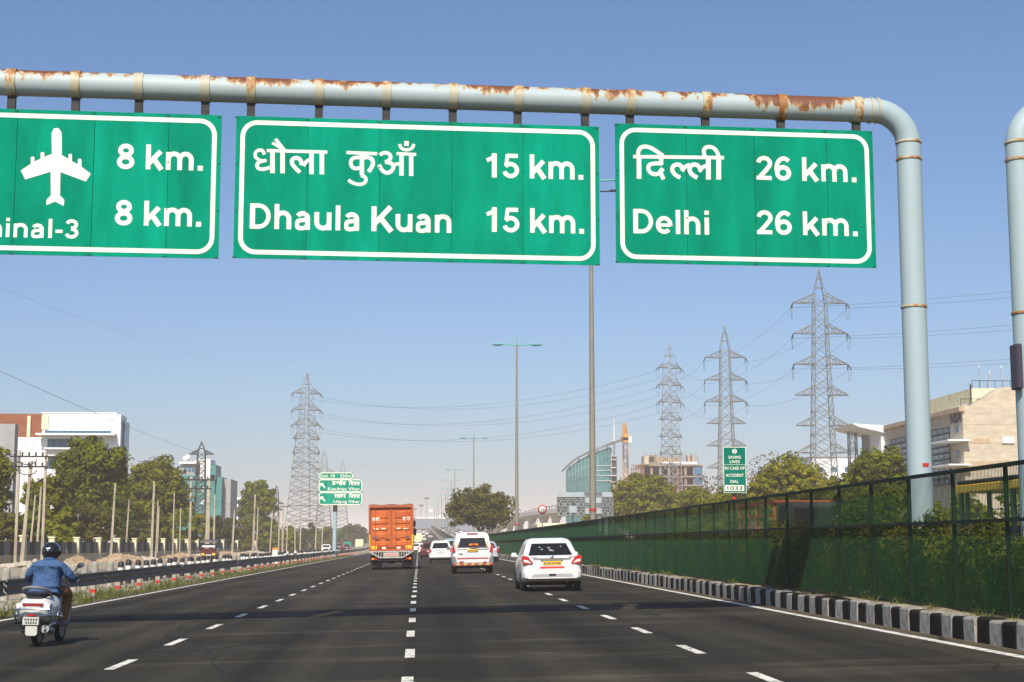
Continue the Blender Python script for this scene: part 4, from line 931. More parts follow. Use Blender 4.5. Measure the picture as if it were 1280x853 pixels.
wires('long power line crossing above the road', T3, T4, 6.0, .028, group='power lines across the road')
wires('thin power line coming down over the white block to the small black pylon', [P(247, 566, 240)], [P(-120, 408, 120)], .5, .020, group='single wires on the left')
wires('faint upper power line high over the white block', [P(383, 467, 450)], [P(-150, 300, 130)], 3.0, .008, group='faint wires on the left')
wires('wire strung low from the double crossarm towards the black pylon', [P(20, 568, 118)], [P(-200, 500, 60)], .6, .016, group='low wires on the left')
for dy, lb in ((0, 'upper'), (22, 'lower')):
    wires(f'thin {lb} wire strung between the leaning poles along the wall', [P(54, 566 + dy, 118)], [P(237, 606 + dy * .4, 157)], 1.6, .014)
    wires(f'{lb} service wire running on from the auto-rickshaw pole to the narrow tree poles', [P(237, 606 + dy * .4, 157)], [P(316, 624 + dy * .3, 205)], 1.2, .014)
# ================================================================== ROAD SIGNS
ex = P(418, 688, 186); exz = ground(ex.x, 186)
et = thing('exit_sign', 'three green exit sign boards for Exit 18 on one pale blue pole', 'road sign', (ex.x, 186, exz))
def ep(px, py): q = P(px, py, 186); return (q.x - ex.x, q.z - exz)
fnE = lambda u, w, d: (u, -.32 - d, w)
mb = MB(); mb.tube([(0, 0, -.3), (0, 0, ep(418, 592)[1])], .24, 14); mb.build('pole', 'exitpole', et)
mb = MB(); mb.tube([(0, 0, ep(418, 640)[1]), (0, 0, ep(418, 631)[1])], .25, 14); mb.build('pole_collar', 'hanger', et)
def eboard(x0, x1, y0, y1):
    a, zb = ep(x0, y1); b, zt = ep(x1, y0)
    mb = MB(); mb.prism([(a, zb), (b, zb), (b, zt), (a, zt)], fnE, -.05, 0.0); p = mb.build('board', 'sign_b', et)
    r = .28; i = .05; x_, X_, z_, Z_ = a + i, b - i, zb + i, zt - i
    ring = arc(X_ - r, Z_ - r, r, r, 90, 0, 6) + arc(X_ - r, z_ + r, r, r, 0, -90, 6) + arc(x_ + r, z_ + r, r, r, -90, -180, 6) + arc(x_ + r, Z_ - r, r, r, 180, 90, 6)
    mb = MB(); strokes_to(mb, [(ring, .10, True)], fnE, 0, .004, .004); mb.build('border', 'signtext', p); return p
bds = [eboard(398.5, 441.5, 591, 599.3), eboard(398.5, 452.8, 599.7, 615.4), eboard(398.5, 452.8, 615.8, 631.5)]
def eline(t, x0, x1, yt, yb, p):
    a, zb = ep(x0, yb); b, zt = ep(x1, yt); mb = MB(); font_mesh(mb, t, fnE, a, b, zb, zt, 0, .012, .014); mb.build('lettering', 'signtext', p)
eline('Exit 18', 400.8, 418.7, 593.2, 597.1, bds[0]); eline('250m', 425, 439, 593.2, 597.1, bds[0])
eline('Kendriya Vihar', 410, 450, 609.4, 613.3, bds[1]); eline('Udyog Vihar', 417, 450, 625.3, 629, bds[2])
def estr(st, w, p, y0=0.0):
    out = []
    for path in st: out.append(([ep(380 + a / 14.22, 580 + (b + y0) / 14.22) for a, b in path], w * 186 / FOC / 14.22))
    mb = MB(); strokes_to(mb, out, fnE, 0, .002, .010); mb.build('lettering', 'signtext', p)
vihar = [[(800, 325), (1000, 328)], [(812, 328), (812, 382)], [(806, 325), (815, 305), (838, 304), (852, 325)], [(868, 328), (868, 382)], [(866, 352), (848, 340), (838, 358), (852, 370), (866, 362)],
         [(890, 340), (912, 338), (914, 352), (896, 358), (914, 372), (898, 386)], [(945, 328), (945, 382)], [(962, 332), (980, 338), (978, 352), (962, 354), (988, 382)]]
kendri = [[(505, 322), (750, 325)], [(535, 325), (535, 382)], [(533, 345), (515, 345), (513, 365), (530, 365)], [(537, 345), (552, 348), (550, 372)], [(533, 322), (520, 304)], [(580, 345), (605, 345)], [(605, 328), (605, 360)],
          [(628, 335), (650, 338), (632, 352), (650, 365), (630, 382)], [(668, 325), (668, 382)], [(650, 322), (655, 302), (670, 308), (668, 325)], [(690, 335), (708, 345), (690, 362), (725, 364)], [(727, 325), (727, 382)]]
udyog = [[(540, 548), (750, 550)], [(550, 562), (572, 565), (556, 578), (574, 595), (552, 603)], [(598, 562), (618, 568), (600, 590), (640, 592)], [(642, 550), (642, 608)], [(665, 550), (665, 608)], [(665, 548), (650, 532)], [(690, 550), (690, 580)], [(690, 580), (705, 585)], [(727, 550), (727, 608)]]
estr(kendri + vihar, 15, bds[1]); estr(udyog + [[(a, b + 225) for a, b in q] for q in vihar], 15, bds[2])
for p, y in ((bds[1], 0), (bds[2], 236)):
    mb = MB(); q = [ep(380 + a / 14.22, 580 + (b + y) / 14.22) for a, b in [(290, 345), (355, 345), (342, 362), (385, 425), (370, 440), (322, 382), (300, 412)]]
    mb.add([fnE(u, w, .02) for u, w in q], [(0, 1, 2, 3, 4, 5, 6)]); o = mb.build('arrow', 'signtext', p)
    bm = bmesh.new(); bm.from_mesh(o.data); bmesh.ops.triangulate(bm, faces=bm.faces); bm.to_mesh(o.data); bm.free()
# accident help sign on the median
Yh = 42.6; hs = P(917.5, 616, Yh); hz = .4
ht_ = thing('help_sign', 'narrow green sign with white lettering about saving lives, dial 1033', 'road sign', (hs.x, Yh, hz))
def hp(px, py): q = P(px, py, Yh); return (q.x - hs.x, q.z - hz)
fnH = lambda u, w, d: (u, -.06 - d, w)
mb = MB(); mb.tube([(0, 0, -.1), (0, 0, hp(917, 560)[1])], .045, 10); mb.build('post', 'black', ht_)
mb = MB(); mb.tube([(0, 0, hp(917, 624.5)[1]), (0, 0, hp(917, 621)[1])], .052, 10); mb.build('red_band', 'redband', ht_)
a, zb = hp(904.3, 616.3); b, zt = hp(931.5, 559.2)
mb = MB(); mb.prism([(a, zb), (b, zb), (b, zt), (a, zt)], fnH, -.03, 0); mb.build('border_board', 'signtext', ht_)
i = .014; zm = hp(917, 581)[1]
mb = MB(); mb.prism([(a + i, zm + .006), (b - i, zm + .006), (b - i, zt - i), (a + i, zt - i)], fnH, .001, .004); pn1 = mb.build('panel', 'sign_d', ht_)
mb = MB(); mb.prism([(a + i, zb + i), (b - i, zb + i), (b - i, zm - .006), (a + i, zm - .006)], fnH, .001, .004); pn2 = mb.build('panel', 'sign_d', ht_)
mb = MB(); q = hp(917.5, 564.5); mb.prism([(q[0] + .066 * math.cos(t), q[1] + .066 * math.sin(t)) for t in np.linspace(0, 6.28, 21)[:-1]], fnH, .005, .007); o = mb.build('emblem', 'signtext', pn1)
mb = MB(); strokes_to(mb, [(arc(q[0], q[1], .04, .045, 0, 360, 12)[:-1], .008, True), ([(q[0], q[1] - .03), (q[0], q[1] + .03)], .018)], fnH, 0, .001, .008); mb.build('emblem_mark', 'sign_d', pn1)
for t, x0, x1, y0, y1, p in (('SAVING', 910, 925.5, 570, 573.6, pn1), ('LIVES', 911.5, 924, 575.6, 579.2, pn1), ('IN CASE OF', 905.4, 930.4, 583.6, 587.4, pn2), ('ACCIDENT', 906.6, 929, 592.4, 596.2, pn2), ('DIAL', 912.5, 922.5, 600.2, 604, pn2)):
    mb = MB(); u0, w0 = hp(x0, y1); u1, w1 = hp(x1, y0); font_mesh(mb, t, fnH, u0, u1, w0, w1, 0, .008, .012); mb.build('lettering', 'signtext', p)
mb = MB(); u0, w0 = hp(906, 614); u1, w1 = hp(929.5, 606.7); mb.prism([(u0, w0), (u1, w0), (u1, w1), (u0, w1)], fnH, .005, .007); nb = mb.build('number_panel', 'signtext', pn2)
mb = MB(); u0, w0 = hp(908.5, 612.9); u1, w1 = hp(927.5, 607.9); font_mesh(mb, '1033', fnH, u0, u1, w0, w1, 0, .009, .02); mb.build('lettering', 'sign_d', ht_)
# round limit sign and small square sign backs on the median
Yr = 112; rs = P(678, 637, Yr); rg = .4; rt = thing('limit_sign', 'round white sign with a red ring above the green fence', 'road sign', (rs.x, Yr, rg))
mb = MB(); mb.tube([(0, .05, -.2), (0, .05, rs.z - rg)], .04, 8); mb.build('post', 'steel', rt)
mb = MB(); mb.lathe([(.001, -.02), (.33, -.02), (.33, .02), (.001, .02)], (0, 0, rs.z - rg), 24, 'y'); mb.build('red_ring', 'redband', rt)
mb = MB(); mb.lathe([(.001, -.028), (.235, -.028), (.235, -.018)], (0, 0, rs.z - rg), 24, 'y'); mb.build('white_disc', 'signtext', rt)
mb = MB(); fR = lambda u, w, d: (u, -.03 - d, w + rs.z - rg); strokes_to(mb, text_strokes('1.8', -.15, .15, -.09, .09), fR, 0, .001, .002); mb.build('lettering', 'black', rt)
Yq = 88; q = P(716, 637, Yq); qt = thing('small_sign', 'small grey square sign back on a thin post at the fence', 'road sign', (q.x, Yq, .4))
mb = MB(); mb.tube([(0, 0, -.2), (0, 0, q.z + .45 - .4)], .03, 8); mb.build('post', 'hanger', qt); mb = MB(); mb.bbox((0, -.04, q.z - .4), (.46, .03, .40)); mb.build('board', 'signback', qt)
for px, py, Y, w, h in ((434.5, 687, 420, 1.8, 1.6), (425, 690.5, 400, 1.6, .9)):
    q = P(px, py - 0, Y); t = thing('direction_sign', 'small far teal sign beyond the barrier, %s of two' % ('taller' if h > 1 else 'flatter'), 'road sign', (q.x, Y, -.2)); 
    mb = MB(); mb.bbox((0, 0, q.z + .2 + 1.2), (w, .06, h)); mb.build('board', 'sign_b', t)
    for s in (-.4, .4):
        mb = MB(); mb.tube([(s, .05, 0), (s, .05, q.z + 1.5)], .05, 6); mb.build('post', 'steel', t)
# overhead sign of the oncoming road, seen from behind
Yb = 160; bz = .137
bt = thing('sign_back_gantry', 'backs of overhead signs with steel trusses above the oncoming road', 'gantry', (P(731, 640, Yb).x, Yb, bz)); bx0 = P(731, 640, Yb).x
def bp(px, py): q = P(px, py, Yb); return (q.x - bx0, q.z - bz)
fB = lambda u, w, d: (u, d, w)
for x0, x1, kind in ((696.5, 730, 1), (731, 752, 0), (752.6, 765.5, 1)):
    a, zb = bp(x0, 645); b, zt = bp(x1, 615.5)
    if kind == 0: zt = bp(731, 616.5)[1]; zb = bp(731, 643)[1]
    mb = MB(); mb.prism([(a, zb), (b, zb), (b, zt), (a, zt)], fB, .0, .06); p = mb.build('sign_back', 'signback', bt)
    n = 4 if x1 - x0 > 20 else 2
    zq = zt - (zt - zb) * .22 if kind else zt
    mb = MB()
    for k in range(3):
        z = zq + (zb - zq) * k / 2; mb.bar((a, -.2, z), (b, -.2, z), .1); mb.bar((a, -.4, z), (b, -.4, z), .08)
    if kind:
        for i in range(n):
            xa_, xb_ = a + (b - a) * i / n, a + (b - a) * (i + 1) / n
            for k in range(2):
                z0, z1 = zq + (zb - zq) * k / 2, zq + (zb - zq) * (k + 1) / 2
                mb.bar((xa_, -.3, z0), (xb_, -.3, z1), .09); mb.bar((xb_, -.3, z0), (xa_, -.3, z1), .09); mb.bar((xa_, -.3, z0), (xa_, -.3, z1), .09)
        mb.bar((b, -.3, zq), (b, -.3, zb), .09)
    mb.build('truss', 'steel' if not kind else 'galv', p)
for px in (749, 757.5):
    a, zt = bp(px, 640); mb = MB(); mb.box((a, .1, zt / 2), (.35, .3, zt)); mb.build('post', 'signback', bt)
# ================================================================== BUILDINGS
def bldg(name, label, px, Y, g=-.2, rz=0.0): 
    x = P(px, 640, Y).x; return thing(name, label, 'building', (x, Y, g), rz)
def bx_(parent, name, m, x0, x1, y0, y1, z0, z1):
    mb = MB(); mb.box(((x0 + x1) / 2, (y0 + y1) / 2, (z0 + z1) / 2), (x1 - x0, y1 - y0, z1 - z0)); return mb.build(name, m, parent)
# white office block with a brick corner
Yw = 235; kx = Yw / FOC; b = bldg('office_block', 'white panelled office block with a brick corner and blue window bands', 78, Yw)
X = lambda px: (px - 78) * kx * 1.0
Z = lambda py: P(78, py, Yw).z + .2
w1 = bx_(b, 'wall', 'white_wall', X(50), X(139), 0, 7, 0, Z(516.8)); bx_(b, 'brick_wall', 'brick', X(-70), X(49.8), 1.0, 22, Z(547), Z(517)); bx_(b, 'wall', 'white_wall', X(-70), X(50.2), .7, 21, 0, Z(546.5))
bx_(b, 'side_wall', 'white_wall', X(139.3), X(146), -.6, 4, 0, Z(518.5)); bx_(b, 'side_glass', 'bglass', X(146.2), X(149), 1, 4.5, 0, Z(526))
bx_(b, 'column', 'cream', X(30), X(34), .6, 1.2, Z(546), Z(520))
bx_(b, 'window_bay', 'cream', X(49), X(57), -.15, .1, Z(537), Z(519)); bx_(b, 'roof_edge', 'white_wall', X(48), X(140), -.1, .3, Z(516.9), Z(515.6))
for i in range(9):
    t = bx_(b, 'panel_joint', 'grey_wall', X(57 + i * 9.4), X(57.4 + i * 9.4), -.03, .05, Z(538), Z(517.5)); t['kind'] = 'stuff'
for yy in (525.5, 533): t = bx_(b, 'panel_joint', 'grey_wall', X(50), X(139), -.03, .05, Z(yy + .3), Z(yy)); t['kind'] = 'stuff'
for i in range(12):
    t = bx_(b, 'panel_joint', 'grey_wall', X(-65 + i * 9.4), X(-64.6 + i * 9.4), .66, .75, 0, Z(547)); t['kind'] = 'stuff'
for yy in (556, 566, 577): t = bx_(b, 'panel_joint', 'grey_wall', X(-70), X(48), .66, .75, Z(yy + .3), Z(yy)); t['kind'] = 'stuff'
bx_(b, 'canopy', 'white_wall', X(46), X(142), -2.2, .1, Z(545), Z(542.8))
for x0, x1, y0, y1 in ((53, 134, 542, 538.5), (57, 108.5, 559.5, 549), (82, 110, 627, 615), (56, 110, 586, 577)):
    wd = bx_(b, 'window', 'bglass', X(x0), X(x1), -.06, .2, Z(y0), Z(y1))
    for i in range(1, int((x1 - x0) / 8)): bx_(wd, 'mullion', 'hanger', X(x0 + i * 8), X(x0 + i * 8 + .5), -.12, -.05, Z(y0), Z(y1))
bx_(b, 'ledge', 'white_wall', X(54), X(112), -.8, .1, Z(562), Z(560)); bx_(b, 'recess', 'hanger', X(58), X(72), -.04, .1, Z(580), Z(570))
bx_(b, 'balcony_wall', 'white_wall', X(74), X(114), -.9, .1, Z(632), Z(626))
b = bldg('roof_hut', 'grey concrete building corner behind the big tree, beside the brick wall', 0, 190); kx = 190 / FOC
bx_(b, 'wall', 'grey_wall', -9, 14 * kx, 0, 1.5, 0, P(0, 530, 190).z + .2)
# teal building
Yt = 330; kt = Yt / FOC; b = bldg('teal_building', 'teal and grey building with white dishes on its roof', 250, Yt); X = lambda px: (px - 250) * kt; Z = lambda py: P(250, py, Yt).z + .2
bx_(b, 'wall', 'teal_wall', X(224), X(267), 0, 14, 0, Z(594)); bx_(b, 'upper_wall', 'grey_wall', X(226), X(242), .4, 12, Z(594), Z(580)); bx_(b, 'roof_slab', 'white_wall', X(223), X(246), -.4, 12, Z(580), Z(577.5))
bx_(b, 'stair_tower', 'white_wall', X(249), X(261.5), -.3, 8, Z(600), Z(574)); bx_(b, 'stair_tower', 'teal_wall', X(261.8), X(268), 0, 9, Z(600), Z(581)); bx_(b, 'side_wall', 'grey_wall', X(267.2), X(284), 4, 16, 0, Z(598)); bx_(b, 'side_wall', 'teal_wall', X(267.3), X(275), 1, 12, 0, Z(596))
for x0, y0 in ((229, 590), (234, 590), (238.5, 590)): bx_(b, 'window', 'bglass', X(x0), X(x0 + 3), .3, .6, Z(y0), Z(y0 - 6))
for x0, y0 in ((251, 612), (257, 612), (230, 615), (236, 615), (257, 628), (251, 628)): bx_(b, 'window', 'white_wall' if x0 in (251,) else 'bglass', X(x0), X(x0 + 4), -.1, .2, Z(y0 + 3), Z(y0 - 3))
for px, py in ((229, 572), (232.5, 570), (247, 575), (243.5, 577)):
    mb = MB(); mb.lathe([(.001, 0), (.35, .1), (.6, .25), (.56, .32)], (X(px), 1, Z(py) - .2), 10, 'y'); d = mb.build('dish', 'white', b); mb = MB(); mb.tube([(X(px), 1.2, Z(578)), (X(px), 1.2, Z(py))], .08, 5); mb.build('dish_post', 'steel', d)
# white flats
Yf = 440; kf = Yf / FOC; b = bldg('white_flats', 'small white stacked flats with dark balconies behind the poles', 294, Yf); X = lambda px: (px - 294) * kf; Z = lambda py: P(294, py, Yf).z + .2
bx_(b, 'wall', 'grey_wall', X(285), X(303), .6, 10, 0, Z(623))
for k, y in enumerate((622, 630, 638, 646, 654)): bx_(b, 'balcony', 'white_wall', X(284.5), X(298 if k % 2 else 304.5), -1.2, .5, Z(y + 3.6), Z(y))
for k, y in enumerate((627.5, 635.5, 643.5)): 
    for x0 in (286, 291): bx_(b, 'window', 'bglass', X(x0), X(x0 + 3.5), .5, .8, Z(y + 1.6), Z(y - 1.6))
# curved glass tower
Yg = 520; kg = Yg / FOC; b = bldg('glass_tower', 'teal curved glass building with a slanting roof blade and white mast', 740, Yg); X = lambda px: (px - 740) * kg; Z = lambda py: P(740, py, Yg).z + .2
XD = lambda px: P(px, 640, Yg + dep(px)).x - b.location.x
N = 14; xs_ = [707.5 + (764 - 707.5) * i / N for i in range(N + 1)]
dep = lambda px: 9.0 * (1 - math.sin((px - 705) / 60 * math.pi * .62 + .05)) 
ztop = lambda px: float(np.interp(px, [704, 713.7, 723, 735, 743.7, 760.6, 775.6], [586.4, 577, 570.5, 565, 561.5, 555, 549]))
for i in range(N):
    a, c = xs_[i], xs_[i + 1]; rows = 7
    for k in range(rows):
        z0 = lambda px: Z(660) + (Z(ztop(px) + 4.5) - Z(660)) * k / rows + .05; z1 = lambda px: Z(660) + (Z(ztop(px) + 4.5) - Z(660)) * (k + 1) / rows - .05
        mb = MB(); mb.loft([[(XD(a) + .07, dep(a) + o, z0(a)), (XD(c) - .07, dep(c) + o, z0(c)), (XD(c) - .07, dep(c) + o, z1(c)), (XD(a) + .07, dep(a) + o, z1(a))] for o in (0, .3)], 0, False); mb.build('pane', 'tglass', b)
    mb = MB(); mb.loft([[(XD(p), dep(p) - 1.2, Z(ztop(p)) - .65), (XD(p), dep(p) - 1.2, Z(ztop(p)) + .15), (XD(p), dep(p) + 4, Z(ztop(p)) + .15), (XD(p), dep(p) + 4, Z(ztop(p)) - .65)] for p in ((a if i else 703.5), (c if i < N - 1 else 776))], 0, False); mb.build('roof_blade', 'steel', b)
    if i % 3 == 1: bx_(b, 'roof_strut', 'white', XD(a) - .1, XD(a) + .25, dep(a) + .4, dep(a) + .7, Z(ztop(a) + 8), Z(ztop(a)))
mb = MB(); mb.loft([[(XD(p), dep(p) + .45, z) for p in xs_] + [(X(764), 18, z), (P(716, 640, Yg + 18).x - b.location.x, 18, z)] for z in (0, Z(595))], 0, False); mb.build('core', 'grey_wall', b)
bx_(b, 'core', 'teal_wall', X(757), X(764), 1.5, 18, 0, Z(562)); bx_(b, 'service_tower', 'hanger', X(764), X(773), 3, 16, 0, Z(570)); bx_(b, 'service_tower', 'grey_wall', X(764), X(766.5), 2.4, 3.2, 0, Z(560))
for y in (574, 584, 594, 602): bx_(b, 'floor_band', 'white', X(756), X(772), 2.0 if y < 590 else 1.0, 3.1, Z(y + .8), Z(y))
for y in (582, 588, 594.5, 601): bx_(b, 'light_band', 'white', X(745), X(764), -.12, .3, Z(y + .5), Z(y))
mb = MB(); mb.tube([(X(770.5), 4, 0), (X(770.5), 4, Z(522))], .22, 8); mb.build('mast', 'white', b)
bx_(b, 'annex', 'beige', X(766), X(776), -2, 6, 0, Z(602))
# tower crane
Yc = 500; kc = Yc / FOC; b = thing('tower_crane', 'orange lattice tower crane beside the curved glass building', 'crane', (P(782.5, 640, Yc).x, Yc, -.2)); Z = lambda py: P(782, py, Yc).z + .2
mb = MB(); lattice(mb, lambda s: (.75, s * Z(551)), 16, .28); mb.build('mast', 'crane', b)
mb = MB(); lattice(mb, lambda s: (.7 * (1 - s) + .12, Z(546) + s * (Z(529) - Z(546))), 6, .2); mb.build('tower_peak', 'crane', b)
mb = MB(); mb.bbox((0, 0, Z(548)), (2.6, 2.6, 1.5)); mb.build('turntable', 'crane', b); mb = MB(); mb.bbox((1.3, -.8, Z(550)), (1.2, 1.5, 2.0)); mb.build('cab', 'white', b)
mb = MB()
for k in range(10):
    a, c = k * 4, k * 4 + 4
    J_ = lambda u, y, z: (u + y * .122, y, z + y * .20)
    for s in (-.6, .6): mb.bar(J_(s, a, Z(551)), J_(s, c, Z(551)), .22)
    mb.bar(J_(0, a, Z(547)), J_(0, c, Z(547)), .2); mb.bar(J_(-.6, a, Z(551)), J_(0, c, Z(547)), .15); mb.bar(J_(.6, c, Z(551)), J_(0, a, Z(547)), .15)
mb.build('jib', 'crane', b)
mb = MB(); mb.bbox((-1.0, -5, Z(551)), (1.6, 8, 1.0)); mb.bbox((-1.0, -8, Z(550)), (1.6, 2, 2.6)); mb.build('counterweight', 'crane', b)
# unfinished concrete building
Yu = 440; ku = Yu / FOC; b = bldg('unfinished_building', 'unfinished concrete frame building with scaffolding and open floors', 840, Yu); X = lambda px: (px - 840) * ku; Z = lambda py: P(840, py, Yu).z + .2
for y in (581, 595, 606, 617, 628, 640): bx_(b, 'floor_slab', 'raw', X(789 if y > 581 else 803), X(880.5), -.4, 14, Z(y + 1.8), Z(y))
for x in (804, 815, 826, 837, 848, 858, 869, 878):
    for y in (595, 606, 617, 628, 640): bx_(b, 'column', 'raw', X(x) - .35, X(x) + .35, .2, .9, Z(y), Z(y - 11.5 if y > 606 else y - 12))
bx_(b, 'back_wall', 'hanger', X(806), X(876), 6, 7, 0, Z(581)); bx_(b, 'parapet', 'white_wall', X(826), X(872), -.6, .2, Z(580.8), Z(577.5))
bx_(b, 'stair_block', 'beige', X(805), X(811), -1, 5, Z(581), Z(570)); bx_(b, 'upper_block', 'raw', X(811), X(822), 1, 9, Z(581), Z(568.8)); bx_(b, 'upper_wall', 'beige_d', X(822), X(852), 3, 10, Z(581), Z(571))
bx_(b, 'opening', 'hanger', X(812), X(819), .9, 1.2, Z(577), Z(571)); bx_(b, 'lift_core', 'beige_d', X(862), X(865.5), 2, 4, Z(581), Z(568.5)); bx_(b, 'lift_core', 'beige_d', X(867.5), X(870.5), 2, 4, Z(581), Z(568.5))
bx_(b, 'curtain_glass', 'bglass', X(869), X(879), -.2, .2, Z(606), Z(584))
mb = MB()
for x in np.arange(789, 806, 2.2): mb.bar((X(x), -1, 0), (X(x), -1, Z(578 + (806 - x) * .4)), .16)
for y in np.arange(582, 640, 5): mb.bar((X(788), -1, Z(y)), (X(806), -1, Z(y)), .16)
for x in (842, 847, 852): mb.bar((X(x), -1.6, 0), (X(x), -1.6, Z(586)), .18)
for y in range(588, 640, 5): mb.bar((X(842), -1.6, Z(y)), (X(852), -1.6, Z(y)), .14); mb.bar((X(842), -1.6, Z(y)), (X(852), -1.6, Z(y + 5)), .14)
mb.build('scaffolding', 'scaff', b)
mb = MB()
for x in np.arange(808, 876, 2.6): mb.bar((X(x), 2, Z(578)), (X(x), 2, Z(567.5 + 3 * math.sin(x))), .10)
t = mb.build('rebar', 'scaff', b); t['kind'] = 'stuff'
# beige stone office building
Yo = 172; bz0 = .14; cx = P(1209, 640, Yo).x; b = thing('stone_office', 'beige stone office building with a glass grid side and roof plant', 'building', (cx, Yo, bz0)); Z = lambda py: P(1209, py, Yo).z - bz0; ko = Yo / FOC
XF = lambda px: P(px, 640, Yo).x - cx
def YL(px, x=None): d = ray(px, 640); return (cx - EYE.x) / d.x * d.y - Yo     # depth along the side wall (x = cx)
Hh = Z(507.5); LB = YL(1109)
bx_(b, 'front_wall', 'beige', 0, XF(1400), .3, 12, 0, Hh); bx_(b, 'side_wall', 'beige', .002, 6, .5, LB, 0, Hh - .3)
for (y0, y1, x0, x1) in ((554, 548, 1214, 1242), (583, 577.5, 1216, 1268)): bx_(b, 'stone_patch', 'beige_d', XF(x0), XF(x1), .26, .32, Z(y0), Z(y1))
bx_(b, 'sign_panel', 'white', XF(1257), XF(1272), .1, .32, Z(554), Z(546))
for i in range(1, 8):
    t = bx_(b, 'stone_joint', 'beige_d', 0, XF(1400), .285, .31, Hh * i / 8, Hh * i / 8 + .04); t['kind'] = 'stuff'
for y in (550, 580.5): bx_(b, 'ledge', 'white_wall', -2.2, XF(1214), -.9, 6, Z(y + 1.8), Z(y))
for y in (535, 566): bx_(b, 'window', 'bglass', -.04, .05, 1.7, 2.9, Z(y + 4), Z(y - 4))
ga, gb = YL(1191), YL(1112); rows = [(529, 598)]
zA, zB = Z(529.5) , Z(604); nr, nc = 9, 12
bx_(b, 'glass_backing', 'hanger', -.05, .0, ga, gb, zB, zA)
for i in range(nc):
    for k in range(nr):
        mb = MB(); y0, y1 = ga + (gb - ga) * i / nc, ga + (gb - ga) * (i + 1) / nc; z0, z1 = zB + (zA - zB) * k / nr, zB + (zA - zB) * (k + 1) / nr
        mb.box((-.09, (y0 + y1) / 2, (z0 + z1) / 2), (.05, y1 - y0 - .22, z1 - z0 - .22)); p = mb.build('pane', 'gglass', b)
        mb = MB(); mb.box((-.13, (y0 + y1) / 2 - .15, z1 - .30), (.06, .6, .09)); mb.build('blind', 'signback', p)
mb = MB(); mb.box((-.2, LB / 2 + .3, Hh - .35), (.6, LB + .6, .5)); mb.build('cornice', 'beige_d', b)
bx_(b, 'roof_block', 'cream', 2.5, 12, 4, 22, Hh - .3, Hh + 2.4)
mb = MB(); mb.prism([(XF(1222), Hh), (XF(1400), Hh), (XF(1400), Hh + 3.6), (XF(1262), Hh + 2.2)], lambda u, w, d: (u, d, w), 1.5, 9); mb.build('roof_ramp', 'beige', b)
mb = MB()
for i in range(14):
    x = .5 + i * 1.0; mb.bar((x, 2.2, Hh), (x, 2.2, Hh + 1.0), .05)
mb.bar((.5, 2.2, Hh + 1.0), (14, 2.2, Hh + 1.0), .05)
for i in range(10):
    x = 2.6 + i * .9; mb.bar((x, 4.1, Hh + 2.4), (x, 4.1, Hh + 3.3), .05)
mb.bar((2.6, 4.1, Hh + 3.3), (11, 4.1, Hh + 3.3), .05); mb.build('roof_railing', 'hanger', b)
for x, y, h in ((4.2, 6, 4.9), (5.4, 6, 4.2), (7.2, 7, 5.0), (2.0, 3, 2.4)):
    mb = MB(); mb.tube([(x, y, Hh), (x, y, Hh + h)], .08, 5); mb.lathe([(.06, -.35), (.13, -.1), (.12, .3), (.05, .4)], (x, y, Hh + h), 8); mb.build('roof_antenna', 'signback' if h > 3 else 'hanger', b)
mb = MB(); fS = lambda u, w, d: (-.05 - d, -u + 5.4, w); font_mesh(mb, 'NSA', fS, 1.0, 4.9, Z(526.5), Z(514), 0, .02, .05); mb.build('wall_lettering', 'black', b)
# roof wing and white stair drum at the far end of it
mb = MB(); wq = [(P(px, py, Yo + LB + 4).x - cx, P(px, py, Yo + LB + 4).z - bz0) for px, py in ((1052, 533), (1098, 536), (1098.5, 547), (1086, 543), (1060, 537))]
mb.prism(wq, lambda u, w, d: (u, d, w), LB - 1, LB + 9); mb.build('roof_wing', 'white_wall', b)
yy = LB + 6; w0, w1 = P(1080, 640, Yo + yy).x - cx, P(1102, 640, Yo + yy).x - cx
mb = MB(); mb.tube([((w0 + w1) / 2, yy, 0), ((w0 + w1) / 2, yy, P(1080, 545, Yo + yy).z)], (w1 - w0) / 2, 18); mb.build('stair_drum', 'grey_wall', b)
bx_(b, 'end_block', 'white_wall', P(1100, 640, Yo + LB + 1).x - cx, 0, LB - .5, LB + 5, 0, P(1100, 540, Yo + LB).z); 
for k in range(5): bx_(b, 'window', 'bglass', P(1108, 640, Yo + LB).x - cx + .1, -.3, LB - .6, LB - .4, 2 + k * 2.6, 3.7 + k * 2.6)
x_ = P(1068, 640, Yo + yy).x - cx; mb = MB(); lattice(mb, lambda s: (.5, s * P(1068, 538, Yo + yy).z), 9, .18); o = mb.build('wing_support', 'grey_wall', b, (x_, yy, 0))
b = bldg('white_shed', 'plain white building showing through the tallest pylon foot', 1040, 330, .14); Z = lambda py: P(1040, py, 330).z - .14
bx_(b, 'wall', 'white_wall', -4, 5.5, 0, 10, 0, Z(572)); bx_(b, 'roof_edge', 'grey_wall', -4.2, 5.7, -.2, 10.2, Z(572), Z(570.6))
for i in range(3): bx_(b, 'window', 'bglass', -3 + i * 3, -1.6 + i * 3, -.06, .2, Z(590), Z(584))
